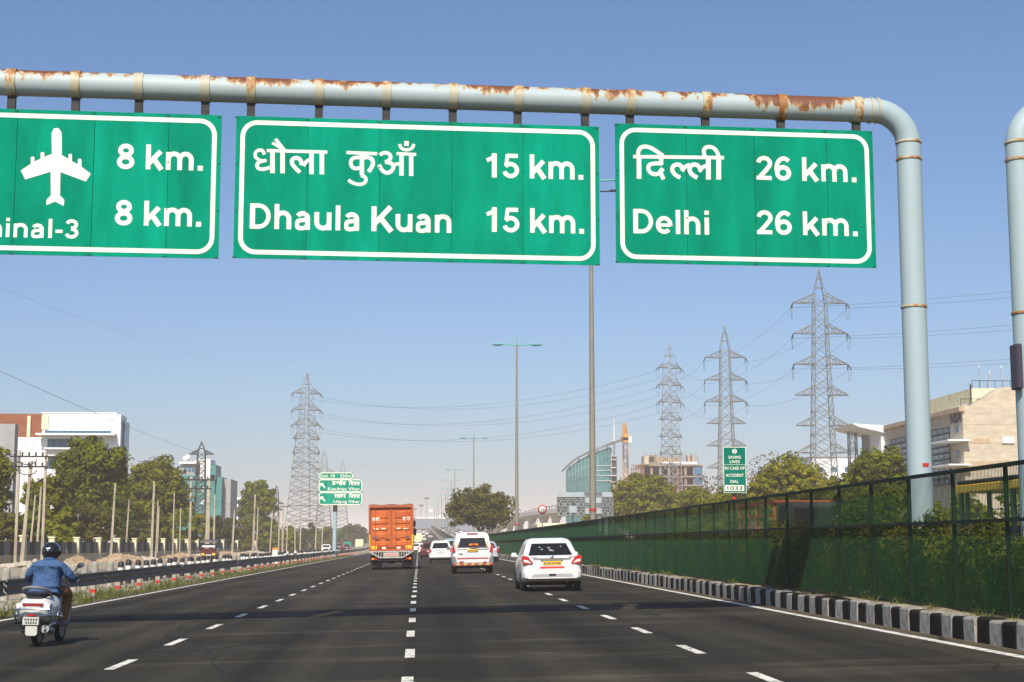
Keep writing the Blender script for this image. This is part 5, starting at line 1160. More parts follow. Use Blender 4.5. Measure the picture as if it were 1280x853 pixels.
# metro viaduct
vt = thing('viaduct', 'curving concrete viaduct on piers rising beyond the oncoming lanes', 'bridge', P(660, 660, 420))
vl = vt.location.copy(); vt.location = (vl.x, vl.y, 0)
path = [P(600, 667, 700), P(627, 656, 600), P(639, 651, 550), P(652, 645, 500), P(667, 641, 455), P(682, 638.6, 420), P(695, 637, 395), P(740, 634, 350), P(800, 630, 320)]
path = [Vector(p) - Vector((vl.x, vl.y, 0)) for p in path]
sm = [Vector((a, c, 0)) for a, c in smooth_path([(p.x, p.y) for p in path], 2)]; zz = smooth_path([(p.y, p.z) for p in path], 2)
ringl = []
for i, p in enumerate(sm):
    t = (sm[min(i + 1, len(sm) - 1)] - sm[max(i - 1, 0)]).normalized(); n = Vector((t.y, -t.x, 0)); z = zz[i][1]
    ringl.append([p + n * a + Vector((0, 0, z + c)) for a, c in ((-2.4, 0), (-2.4, -1.0), (-1.5, -1.3), (-1.3, -1.6), (1.3, -1.6), (1.5, -1.3), (2.4, -1.0), (2.4, 0))])
mb = MB(); mb.loft(ringl, 0, False); mb.build('deck', 'viaduct', vt)
for i in range(1, len(sm) - 1, 4):
    z = zz[i][1] - 1.6; mb = MB(); mb.tube([sm[i] + Vector((0, 0, -.3)), sm[i] + Vector((0, 0, z - 1.5))], 1.1, 12); mb.tube([sm[i] + Vector((0, 0, z - 1.6)), sm[i] + Vector((0, 0, z))], [.9, 1.6], 12); mb.build('pier', 'viaduct', vt)
mb = MB()
for i in range(len(sm) - 1): mb.bar(sm[i] + Vector((0, 0, zz[i][1] + 1.0)), sm[i + 1] + Vector((0, 0, zz[i + 1][1] + 1.0)), .12)
for i in range(len(sm)): mb.bar(sm[i] + Vector((0, 0, zz[i][1] - .1)), sm[i] + Vector((0, 0, zz[i][1] + 1.0)), .12)
mb.build('railing', 'hanger', vt)
# blue glass building closing the view
Yz = 1500; kz = Yz / FOC; b = thing('blue_building', 'long hazy blue glass building closing the road view', 'building', (P(560, 650, Yz).x, Yz, 0)); X = lambda px: (px - 560) * kz; Z = lambda py: P(560, py, Yz).z
bx_(b, 'core', 'grey_wall', X(505), X(618), 1, 40, 0, Z(650))
n = 16
for i in range(n):
    for k in range(5):
        x0, x1 = X(505) + (X(618) - X(505)) * i / n, X(505) + (X(618) - X(505)) * (i + 1) / n; z0, z1 = Z(675) + (Z(648.5) - Z(675)) * k / 5, Z(675) + (Z(648.5) - Z(675)) * (k + 1) / 5
        bx_(b, 'pane', 'bglass', x0 + .15, x1 - .15, 0, .4, z0 + .35, z1 - .1)
bx_(b, 'roof_band', 'white_wall', X(522), X(556), -1, 30, Z(648.5), Z(646.8)); bx_(b, 'roof_plant', 'grey_wall', X(531), X(547), 4, 24, Z(646.8), Z(639.5)); 
mb = MB(); mb.lathe([(2.6, 0), (2.4, 1.2), (1.2, 2.2), (.01, 2.4)], (X(538.5), 10, Z(639.5)), 12); mb.build('dome', 'white', b); mb = MB(); mb.lathe([(2.2, 0), (2.2, 2), (.01, 2.6)], (X(549), 8, Z(646.8)), 10); mb.build('dome', 'white', b)
# far tree belts that read as one mass
def belt(label, pts, m, n, size):
    q = []
    for (px, py, Y, rx, rz_) in pts:
        p = P(px, py, Y); q.append(leaf_quads((p.x, Y, max(0, p.z - rz_)), (rx, rx * .6, rz_), n, size, shell=.3))
    mb = MB(); mb.quads(np.concatenate(q)); tag(mb.build('far_woods', m), label, kind='stuff')
belt('far dark tree belt along the left of the road', [(390 + i * 6.5, 660 + 3 * math.sin(i * 1.7) + i * .5, 620 + i * 25, 12, 6) for i in range(14)], 'leafD', 500, .9)
belt('low far tree line to the right', [(640 + i * 14, 662 - 2 * math.sin(i * 2.1), 700, 14, 6) for i in range(12)], 'leafD', 400, .9)
belt('dark low clutter of trees below the viaduct', [(612 + i * 9, 664 - i * .6, 520 - i * 6, 9, 4.5) for i in range(18)], 'leafT', 350, .6)
belt('far tree line behind the right trees', [(840 + i * 20, 622 - i * 1.0 + 4 * math.sin(i * 2.1), 300, 8, 5) for i in range(24)], 'leafT', 420, .5)
belt('dark tree mass behind the left boundary wall', [(-40 + i * 18, 648 + 6 * math.sin(i * 2.3) - (8 if i < 12 else -6), 200 + i * 9, 4.8, 6) for i in range(24)], 'leafD', 1500, .34)
# ================================================================== VEHICLES
def rrect(hw, zb, zt, rb, rt, bulge=0.0, n=4):
    """rounded section: half width, bottom, top; corners rb / rt; list of (x,z) counter-clockwise"""
    p = []
    def cor(cx, cz, r, a0): return [(cx + r * math.cos(R(a0 + 90 * i / n)), cz + r * math.sin(R(a0 + 90 * i / n))) for i in range(n + 1)]
    p += cor(hw - rb, zb + rb, rb, -90); p += [(hw + bulge, zb + (zt - zb) * .55)]; p += cor(hw - rt, zt - rt, rt, 0)
    p += cor(-hw + rt, zt - rt, rt, 90); p += [(-hw - bulge, zb + (zt - zb) * .55)]; p += cor(-hw + rb, zb + rb, rb, 180)
    return p
SPEC = {
 'sedan': dict(L=4.0, W=1.70, st=[(0, .66, .44, .86), (.03, .76, .38, .93), (.12, .82, .30, .985), (.35, .845, .25, 1.0), (1.2, .85, .21, .97), (2.6, .85, .21, .94), (3.3, .82, .24, .86), (3.8, .72, .30, .70), (3.98, .55, .42, .58)],
      cab=[(.93, .42, 3.05, .79), (1.37, 1.05, 2.35, .635)], roof=[(1.445, 1.15, 2.25, .575), (1.485, 1.36, 2.05, .44)], wheel=.29, wy=(.72, 3.15), tr=.17),
 'van': dict(L=4.5, W=1.85, st=[(0, .74, .50, 1.0), (.03, .84, .42, 1.05), (.12, .90, .36, 1.08), (.4, .92, .32, 1.1), (3.0, .925, .32, 1.08), (3.6, .90, .34, 1.0), (4.3, .80, .40, .85), (4.5, .62, .5, .72)],
      cab=[(1.04, .05, 3.65, .885), (1.72, .22, 2.75, .74)], roof=[(1.82, .32, 2.65, .68), (1.88, .55, 2.4, .5)], wheel=.34, wy=(.85, 3.55), tr=.2),
 'hatch': dict(L=3.8, W=1.68, st=[(0, .66, .42, .86), (.03, .76, .36, .92), (.12, .82, .30, .96), (.4, .84, .26, .97), (2.4, .84, .22, .93), (3.1, .80, .26, .84), (3.6, .70, .32, .68), (3.78, .55, .42, .58)],
      cab=[(.90, .08, 2.85, .78), (1.36, .50, 2.15, .62)], roof=[(1.44, .62, 2.05, .56), (1.48, .82, 1.85, .42)], wheel=.28, wy=(.62, 3.0), tr=.17),
}
def cabpt(sp, side, a, t):
    """point on a flat side of the cabin: a across 0..1, t up 0..1"""
    (z0, r0, f0, w0), (z1, r1, f1, w1) = sp['cab']; z = z0 + (z1 - z0) * t; r = r0 + (r1 - r0) * t; f = f0 + (f1 - f0) * t; w = w0 + (w1 - w0) * t
    if side == 'rear': return Vector((-w + 2 * w * a, r, z))
    if side == 'front': return Vector((-w + 2 * w * a, f, z))
    s = -1 if side == 'l' else 1; return Vector((s * w, r + (f - r) * a, z))
def cabquad(mb, sp, side, pts, off, th=.006, mi=0):
    q = [cabpt(sp, side, a, t) for a, t in pts]; n = (q[1] - q[0]).cross(q[2] - q[0]).normalized(); c = Vector((0, 1.8, 1.0))
    if n.dot(q[0] - c) < 0: n = -n
    a = [p + n * off for p in q]; b = [p + n * (off + th) for p in q]; k = len(q)
    mb.add(a + b, [tuple(range(k)), tuple(range(k, 2 * k))] + [(i, (i + 1) % k, (i + 1) % k + k, i + k) for i in range(k)], mi)
WCACHE = {}
def wheel(parent, x, y, r, w):
    key = (r, w)
    if key not in WCACHE:
        a = MB(); a.lathe([(r * .6, -w / 2), (r * .94, -w / 2), (r, -w / 2 + .03), (r, w / 2 - .03), (r * .94, w / 2), (r * .6, w / 2)], (0, 0, 0), 22, 'x'); b = MB(); b.lathe([(.001, -w / 2 + .03), (r * .58, -w / 2 + .01), (r * .62, -w / 2), (r * .62, w / 2), (r * .58, w / 2 - .01), (.001, w / 2 - .03)], (0, 0, 0), 16, 'x')
        WCACHE[key] = (a.mesh('tyre', 'rubber'), b.mesh('rim', 'steel'))
    ty, ri = WCACHE[key]; o = put('wheel', ty, parent, (x, y, r)); put('rim', ri, o); return o
def poly_box(parent, name, m, poly, y0, y1):
    mb = MB(); mb.prism(poly, lambda u, w, d: (u, d, w), y0, y1); return mb.build(name, m, parent)
def car(label, style, paint, x, Y, group=None, rz=0.0, name='car', detail=True, cat='car', mats=None):
    sp = SPEC[style]; t = thing(name, label, cat, (x, Y, ground(x, Y)), rz, group)
    t.rotation_euler = (math.atan(prof(Y + 2) - prof(Y)) / 2 if Y > 250 else 0, math.atan(-.019), rz)
    mb = MB(); rings = []
    for y, hw, zb, zt in sp['st']: rings.append([(u, y, w) for u, w in rrect(hw, zb, zt, min(.10, (zt - zb) * .3), min(.13, (zt - zb) * .3), .015)])
    mb.loft(rings, 0, True, False)
    for rg, y in ((rings[0], -.012), (rings[-1], sp['L'] + .01)):       # softly domed ends
        c = (0, y, sum(p[2] for p in rg) / len(rg)); o = len(rg); mb.add(rg + [c], [(i, (i + 1) % o, o) for i in range(o)], 0, False)
    me = recalc(mb.mesh('body', paint)); put('body', me, t)
    mb = MB(); lv = list(sp['cab']) + sp['roof']; rings = []
    for i, (z, r, f, w) in enumerate(lv):
        k = .06 if i < 2 else .12; rg = []
        for cx, cy, a0 in ((w - k, r + k, -90), (w - k, f - k, 0), (-w + k, f - k, 90), (-w + k, r + k, 180)): rg += [(cx + k * math.cos(R(a0 + j * 30)), cy + k * math.sin(R(a0 + j * 30)), z) for j in range(4)]
        rings.append(rg)
    mb.loft(rings, 0, True, False); mb.add(rings[-1], [tuple(range(16))], 0, False)
    put('cabin', recalc(mb.mesh('cabin', paint)), t)
    top = 1.0 if style == 'van' else .93
    mb = MB(); wq = [(.09, .05), (.91, .05), (.88, .90), (.12, .90)] if style != 'van' else [(.11, .16), (.89, .16), (.86, .84), (.14, .84)]
    cabquad(mb, sp, 'rear', wq, .004); put('rear_window', mb.mesh('rear_window', 'glass'), t)
    mb = MB(); cabquad(mb, sp, 'front', [(.08, .05), (.92, .05), (.9, .92), (.1, .92)], .004); put('windscreen', mb.mesh('windscreen', 'glass'), t)
    for s in 'lr':
        for a, b, c, d in ((.10, .46, .44, .13), (.50, .88, .84, .50)):
            mb = MB(); cabquad(mb, sp, s, [(a, .08), (b, .08), (c, .86), (d, .86)], .004); put('side_window', mb.mesh('side_window', 'glass'), t)
    hw = sp['W'] / 2
    mb = MB(); st = sp['st']; mb.box((0, sp['L'] / 2, sp['st'][3][2] - .02), (sp['W'] - .16, sp['L'] - .5, .12)); put('underbody', mb.mesh('underbody', 'under'), t)
    for y in sp['wy']:
        for s in (-1, 1):
            wheel(t, s * (hw - sp['tr'] / 2 - .005), y, sp['wheel'], sp['tr'])
    for s in (-1, 1):
        mb = MB()
        for y in sp['wy']: 
            rr = sp['wheel'] * 1.13; mb.add([(s * (hw + .006), y + rr * math.cos(a), sp['wheel'] * 1.02 + rr * math.sin(a)) for a in np.linspace(0, math.pi, 13)], [tuple(range(13))])
        put('wheel_arch', mb.mesh('wheel_arch', 'under'), t)
    return t
def mirrors(t, y, z, x, m):
    for s in (-1, 1):
        mb = MB(); mb.bbox((s * (x + .11), y, z), (.17, .09, .14), .03); mb.tube([(s * (x - .1), y, z - .03), (s * (x + .08), y, z - .03)], .025, 6); mb.build('mirror', m, t)
def plate(t, z, y, w=.50, h=.115, m='yellow', marks=True):
    mb = MB(); mb.bbox((0, y, z), (w, .02, h), .008); p = mb.build('number_plate', m, t)
    if marks:
        mb = MB(); xs2 = [-.40, -.32, -.20, -.12, .0, .09, .20, .28, .36, .43]
        for k in xs2: mb.box((k * w, y - .0125, z), (w * .052, .004, h * .5))
        o = mb.build('plate_marks', 'lampdark', p); o['kind'] = 'stuff'
    return p
# ---- white saloon taxi close ahead
def at(px, depth_px_base, Y): return P(px, 640, Y).x
Y1 = 44.0; t = car('white saloon taxi with yellow plate and red tape strip, alone in the right lane', 'sedan', 'carwhite', at(690.5, 0, Y1), Y1, name='saloon_car')
for s in (-1, 1):
    p = poly_box(t, 'tail_light', 'lampred', [(s * .83, .83), (s * .845, .97), (s * .78, 1.0), (s * .66, .965), (s * .54, .80), (s * .56, .765), (s * .80, .765)], -.035, .22)
    poly_box(p, 'reverse_lamp', 'lampclear', [(s * .80, .83), (s * .80, .89), (s * .68, .875), (s * .60, .80), (s * .60, .785)], -.041, .0)
mb = MB(); mb.bbox((0, -.015, .905), (1.06, .03, .035), .01); mb.build('chrome_strip', 'chrome', t)
mb = MB(); mb.bbox((0, -.008, .86), (.62, .025, .055), .008); mb.build('plate_lamp_recess', 'plasticgrey', t)
plate(t, .785, -.02, .52, .11)
mb = MB(); mb.box((0, -.016, .665), (.68, .012, .052)); mb.build('red_tape', 'tapered', t)
mb = MB(); mb.loft([[(u * k, y, w) for u, w in rrect(.80, .36, .60, .05, .07, .0)] for y, k in ((-.11, .88), (-.085, .96), (.0, 1.02), (.12, 1.05))], 0, True); put('bumper', recalc(mb.mesh('bumper', 'carwhite')), t)
mb = MB(); mb.prism([(-.60, .41), (.60, .41), (.52, .49), (-.52, .49)], lambda u, w, d: (u, d, w), -.118, -.10); mb.build('bumper_insert', 'carsilver', t)
mb = MB(); mb.bbox((0, -.12, .46), (.20, .02, .06), .01); mb.build('tow_recess', 'under', t)
mb = MB(); mb.box((0, .05, .33), (1.5, .3, .08)); mb.build('bumper_skirt', 'under', t)
mb = MB(); mb.lathe([(.001, -.012), (.05, -.012), (.05, .0)], (0, .002, 1.0 - .045), 14, 'y'); mb.build('emblem', 'chrome', t)
for x0, w in ((-.50, .18), (.56, .16)):
    mb = MB()
    for k in range(6): mb.box((x0 + (k - 2.5) * w / 6, .0, .955), (w / 9, .012, .025))
    o = mb.build('badge_lettering', 'plasticgrey', t); o['kind'] = 'stuff'
mb = MB(); fC = lambda u, w, d: (u, -.112 - d, w)
for k in range(15):
    if k in (3, 12): continue
    x = -.34 + k * .047; mb.box((x, -.094, .575), (.026, .01, .03 + .012 * (k % 3 == 0)))
o = mb.build('badge_lettering', 'hanger', t); o['kind'] = 'stuff'
mirrors(t, 2.55, 1.0, .80, 'carwhite')
mb = MB(); mb.box((0, .155, .93), (1.20, .010, .004)); mb.build('boot_seam', 'under', t)
mb = MB(); mb.tube([(.42, .2, .27), (.42, .02, .26)], .03, 8); mb.build('exhaust', 'steel', t)
for i, (x, z, s) in enumerate(((-.28, 1.22, .035), (-.22, 1.16, .04), (-.02, 1.2, .05), (.02, 1.13, .06), (.08, 1.12, .04), (.33, 1.24, .025))):
    t0 = (z - .93) / .45; q = cabpt(SPEC['sedan'], 'rear', .5, t0); mb = MB(); mb.box((x, q.y - .018, z), (s * 1.4, .004, s)); o = mb.build('window_sticker', 'signback', t)
mb = MB(); q0, q1 = cabpt(SPEC['sedan'], 'rear', .1, .0), cabpt(SPEC['sedan'], 'rear', .9, .0); mb.tube([q0 + Vector((0, -.01, 0)), q1 + Vector((0, -.01, 0))], .014, 6); mb.build('window_trim', 'chrome', t)
# ---- white utility van in the middle lane
Y2_ = 71.5; t = car('tall white utility van with a red stripe and amber chevrons in the middle lane', 'van', 'carwhite', at(591.5, 0, Y2_), Y2_, name='utility_van', cat='van')
for s in (-1, 1):
    poly_box(t, 'tail_light', 'lampred', [(s * .925, 1.0), (s * .90, 1.30), (s * .84, 1.32), (s * .79, 1.12), (s * .77, 1.0)], -.03, .2)
    q = poly_box(t, 'lower_corner', 'plasticgrey', [(s * .93, .50), (s * .93, .78), (s * .80, .78), (s * .72, .50)], -.05, .25)
    poly_box(t, 'side_sticker', 'yellow', [(s * .73, 1.18), (s * .68, 1.55), (s * .64, 1.55), (s * .655, 1.18)], .04, .07 if False else .06)
mb = MB(); mb.bbox((0, -.035, .70), (1.42, .012, .04), .004); mb.build('red_stripe', 'tapered', t)
mb = MB(); mb.bbox((0, -.09, .42), (1.80, .22, .17), .04); mb.build('bumper', 'plasticgrey', t)
for k in range(11):
    mb = MB(); x = -.84 + k * .168; mb.prism([(x - .08, .39), (x + .03, .39), (x + .08, .47), (x - .03, .47)], lambda u, w, d: (u, d, w), -.212, -.20); mb.build('bumper_chevron', 'yellow' if k % 2 else 'tapered', t)
mb = MB(); mb.bbox((0, -.03, 1.17), (1.5, .05, .05), .015); mb.build('tailgate_strip', 'plasticgrey', t)
plate(t, 1.05, -.04, .50, .12)
mb = MB(); mb.bbox((.05, -.06, 1.30), (.42, .05, .10), .02); p = mb.build('garland', 'amber', t); mb = MB(); mb.bbox((.05, -.09, 1.30), (.2, .03, .07), .02); mb.build('garland_knot', 'tapered', p)
mb = MB(); mb.bbox((0, .22, 1.80), (.5, .03, .05), .01); mb.build('brake_lamp', 'lampred', t)
for s in (-1, 1):
    mb = MB(); mb.bbox((s * .55, -.2, .52), (.12, .03, .06), .01); mb.build('reflector', 'lampred', t)
for x0, z in ((-.62, .90), (-.58, .55)):
    mb = MB()
    for k in range(4): mb.box((x0 + k * .05, -.036, z), (.035, .01, .05))
    o = mb.build('badge_lettering', 'hanger', t); o['kind'] = 'stuff'
mirrors(t, 3.2, 1.15, .92, 'plasticgrey')
mb = MB(); mb.tube([(-.62, .6, 1.90), (-.62, 2.6, 1.92)], .025, 6); mb.tube([(.62, .6, 1.90), (.62, 2.6, 1.92)], .025, 6); mb.build('roof_rail', 'steel', t)
# ---- the cars further on
def simple_tail(t, style, lamp='lampred', pl='plate_w'):
    sp = SPEC[style]; zt = .95 if style != 'van' else 1.2
    for s in (-1, 1): poly_box(t, 'tail_light', lamp, [(s * .82, zt - .24), (s * .83, zt), (s * .70, zt + .0), (s * .66, zt - .24)], -.03, .15)
    plate(t, .70 if style != 'van' else .9, -.02, .5, .12, pl, False)
    mb = MB(); mb.bbox((0, -.05, .42), (1.6, .16, .18), .05); mb.build('bumper', t.children[0].data.materials[0], t)
    mb = MB(); mb.bbox((0, -.01, zt - .09), (.9, .02, .03), .008); mb.build('tailgate_strip', 'chrome', t)
t = car('silver white hatchback between the orange truck and the white van', 'hatch', 'carwhite', at(551.5, 0, 112), 112, name='hatchback_car'); simple_tail(t, 'hatch'); t.scale = (1, 1, 1.08)
t = car('dark red car half hidden behind the silver white hatchback', 'hatch', 'carred', at(537.5, 0, 143), 143, name='hatchback_car'); simple_tail(t, 'hatch')
t = car('silver saloon in the outer lane, half hidden by the white van', 'sedan', 'carsilver', at(609.5, 0, 114), 114, name='saloon_car'); simple_tail(t, 'sedan'); mirrors(t, 2.5, 1.0, .8, 'carsilver')
t = car('grey green car showing only between the hatchback and the white van', 'van', 'carteal', at(565, 0, 150), 150, name='utility_van', cat='van'); simple_tail(t, 'van')
t = car('white car far ahead just right of the orange truck', 'sedan', 'carwhite', at(521.5, 0, 262), 262, name='saloon_car'); simple_tail(t, 'sedan')
t = car('white car behind the dark red one', 'hatch', 'carwhite', at(531, 0, 200), 200, name='hatchback_car'); simple_tail(t, 'hatch')
# cream tanker
Yk = 340; t = thing('tanker_truck', 'cream tanker truck on the climb beyond the orange truck', 'truck', (at(522.5, 0, Yk), Yk, ground(0, Yk)))
mb = MB(); mb.tube([(0, 0, 2.1), (0, .1, 2.1), (0, 6, 2.1)], [.8, 1.15, 1.15], 16); mb.build('tank', 'cream', t); mb = MB(); mb.bbox((0, 3.5, .85), (2.2, 7, .35)); mb.build('chassis', 'under', t); mb = MB(); mb.bbox((0, 7.4, 1.7), (2.3, 1.8, 2.2), .15); mb.build('cab', 'cream', t)
for y in (1, 2.2, 6.8):
    for s in (-1, 1): wheel(t, s * .95, y, .5, .35)
mb = MB(); mb.bbox((0, -.1, .75), (2.2, .1, .2)); mb.build('bumper', 'white', t)
# far cars on the climb: one shape, small in the picture
def far_car_mesh(m):
    mb = MB()
    for part, mi in ((0, 0), (1, 0)):
        pass
    rings = [[(u, y, w) for u, w in rrect(hw, zb, zt, .08, .1, 0, 2)] for y, hw, zb, zt in ((0, .72, .35, .92), (.15, .84, .25, .98), (2.8, .84, .25, .95), (3.9, .65, .35, .65))]
    mb.loft(rings, 0, True); mb.loft([[(x * w, (r if yy == 0 else f), z) for x, yy in ((-1, 0), (1, 0), (1, 1), (-1, 1))] for z, r, f, w in ((.9, .3, 3.0, .78), (1.4, .9, 2.2, .62))], 1, False); mb.box((0, 1.55, 1.42), (1.22, 1.4, .06), 0)
    for y in (.7, 3.1):
        for s in (-1, 1): mb.lathe([(.001, -.1), (.3, -.1), (.3, .1), (.001, .1)], (s * .74, y, .3), 10, 'x', 2)
    for s in (-1, 1): mb.box((s * .7, .0, .8), (.2, .08, .16), 3)
    return recalc(mb.mesh('car', [m, 'glass', 'rubber', 'lampred']))
FC = {k: far_car_mesh(k) for k in ('carwhite', 'carsilver', 'carred', 'carteal')}
def climbY(py):
    Y = 260.0
    while Y < 1000:
        if P(530, py, Y).z <= ground(0, Y) + .0: return Y
        Y += 4
    return 960
for i, (px, py, m) in enumerate([(521, 666.5, 'carwhite'), (524.2, 665.6, 'carwhite'), (528.8, 667, 'carwhite'), (525.6, 669.2, 'carwhite'), (533.5, 669.4, 'carwhite'), (529, 672.6, 'carwhite'), (538, 673.5, 'carsilver'), (529.6, 677, 'carwhite'), (519.6, 667.4, 'carsilver'), (535.6, 665.8, 'carteal'), (531.5, 665.6, 'carsilver')]):
    Y = climbY(py); x = P(px, 640, Y).x; o = put('car', FC[m], None, (x, Y, ground(x, Y)))
    tag(o, {'carwhite': 'white car far off on the climb towards the blue glass building', 'carsilver': 'silver car far off on the climb', 'carteal': 'grey green car far off near the crest'}[m], 'car', 'far ' + m[3:] + ' cars on the climb')
lanes = [12.2, 15.2, 18.4]
for i in range(40):
    Y = 330 + i * 15.5 + random.uniform(-4, 4); x = lanes[i % 3] + random.uniform(-.4, .4); m = random.choice(['carwhite', 'carwhite', 'carwhite', 'carsilver', 'carteal', 'carred'])
    o = put('car', FC[m], None, (x, Y, ground(x, Y)), math.pi)
    tag(o, {'carwhite': 'white car coming down the oncoming lanes in the far jam', 'carsilver': 'silver car coming down the oncoming lanes in the far jam', 'carteal': 'grey green car coming down the oncoming lanes in the far jam', 'carred': 'dark red car coming down the oncoming lanes in the far jam'}[m], 'car', 'oncoming ' + m[3:] + ' cars in the far jam')
# service road traffic
def svc(label, m, px, Y, style='sedan', name='saloon_car', rz=0.0, x=None):
    t = car(label, style, m, P(px, 640, Y).x if x is None else x, Y, rz=rz, name=name); t.location.z = -.17; t.rotation_euler = (0, 0, rz); simple_tail(t, style); return t
svc('white saloon on the service road just left of the exit sign post', 'carwhite', 408, 262)
svc('red car on the service road between exit post and truck', 'carred', 434, 360, 'hatch', 'hatchback_car')
svc('pale far car on the service road beside the cream box', 'carsilver', 461, 440, 'hatch', 'hatchback_car')
svc('dark brown car on the service road right behind the exit sign post', 'carred', 424.5, 330, 'van', 'utility_van')
q = P(449, 686, 400); t = thing('cargo_van', 'cream box van far along the service road', 'van', (q.x, 400, -.17)); mb = MB(); mb.bbox((0, 2, 1.6), (2.0, 4, 2.2), .05); mb.build('box_body', 'cream', t); mb = MB(); mb.bbox((0, 4.8, 1.2), (1.8, 1.5, 1.7), .15); mb.build('cab', 'white', t)
for y in (.8, 4.6):
    for s in (-1, 1): wheel(t, s * .8, y, .34, .2)
q = P(387, 690, 300); t = thing('motorbike', 'far motorbike with a rider on the service road left of the exit post', 'motorbike', (q.x, 300, -.17))
for y in (0, 1.3):
    mb = MB(); mb.lathe([(.2, -.05), (.31, -.05), (.31, .05), (.2, .05)], (0, y, .31), 14, 'x'); mb.build('wheel', 'rubber', t)
mb = MB(); mb.bbox((0, .6, .65), (.3, 1.1, .35), .1); mb.build('body', 'carred', t)
q2 = put('person', (lambda mb: (mb.tube([(0, .45, .8), (0, .5, 1.1), (0, .55, 1.35)], [.18, .24, .18], 8), mb.tube([(0, .55, 1.35), (0, .58, 1.5), (0, .58, 1.68), (0, .58, 1.74)], [.08, .14, .14, .05], 8), [mb.tube([(s * .2, .55, 1.3), (s * .3, .8, 1.1), (s * .28, 1.05, 1.05)], .06, 6) for s in (-1, 1)], [mb.tube([(s * .12, .45, .8), (s * .22, .85, .75), (s * .18, .75, .35)], .09, 6) for s in (-1, 1)], mb.mesh('person', 'screen_grey'))[-1])(MB()), None, (q.x, 300, -.17)); tag(q2, 'far rider in dark clothes on the motorbike of the service road', 'person')
# ---- auto-rickshaw seen from behind
Ya = 142; q = P(260, 700, Ya); t = thing('auto_rickshaw', 'dark auto-rickshaw seen from behind on the service road', 'auto-rickshaw', (q.x, Ya, -.17))
mb = MB(); mb.bbox((0, 1.3, .78), (1.42, 2.3, .75), .1); mb.build('body', 'carred', t)
mb = MB(); mb.loft([[(x * w, y, z) for x, y in ((-1, r), (1, r), (1, 2.5), (-1, 2.5))] for z, w, r in ((1.68, .76, .0), (1.86, .72, .1), (1.93, .5, .4))], 0, False); mb.build('canopy', 'black', t)
for s in (-1, 1):
    mb = MB(); mb.bbox((s * .70, .1, 1.4), (.10, .1, .7), .02); mb.build('pillar', 'black', t)
    mb = MB(); mb.bbox((s * .48, .12, .62), (.30, .06, .20), .02); mb.build('tail_panel', 'yellow', t)
    wheel(t, s * .56, .55, .24, .14)
    mb = MB(); mb.bbox((s * .6, .1, .82), (.14, .05, .1), .02); mb.build('tail_light', 'lampred', t)
mb = MB(); mb.bbox((0, .16, 1.42), (1.2, .03, .26), .01); mb.build('rear_window', 'glass', t); mb = MB(); mb.bbox((0, .12, 1.34), (1.15, .04, .18), .05); mb.build('parcel', 'white', t)
mb = MB(); mb.bbox((0, .1, .55), (.5, .04, .14), .01); mb.build('number_plate', 'plate_w', t); mb = MB(); mb.bbox((0, .2, .36), (1.45, .3, .12), .02); mb.build('bumper', 'black', t)
wheel(t, 0, 2.5, .24, .14)
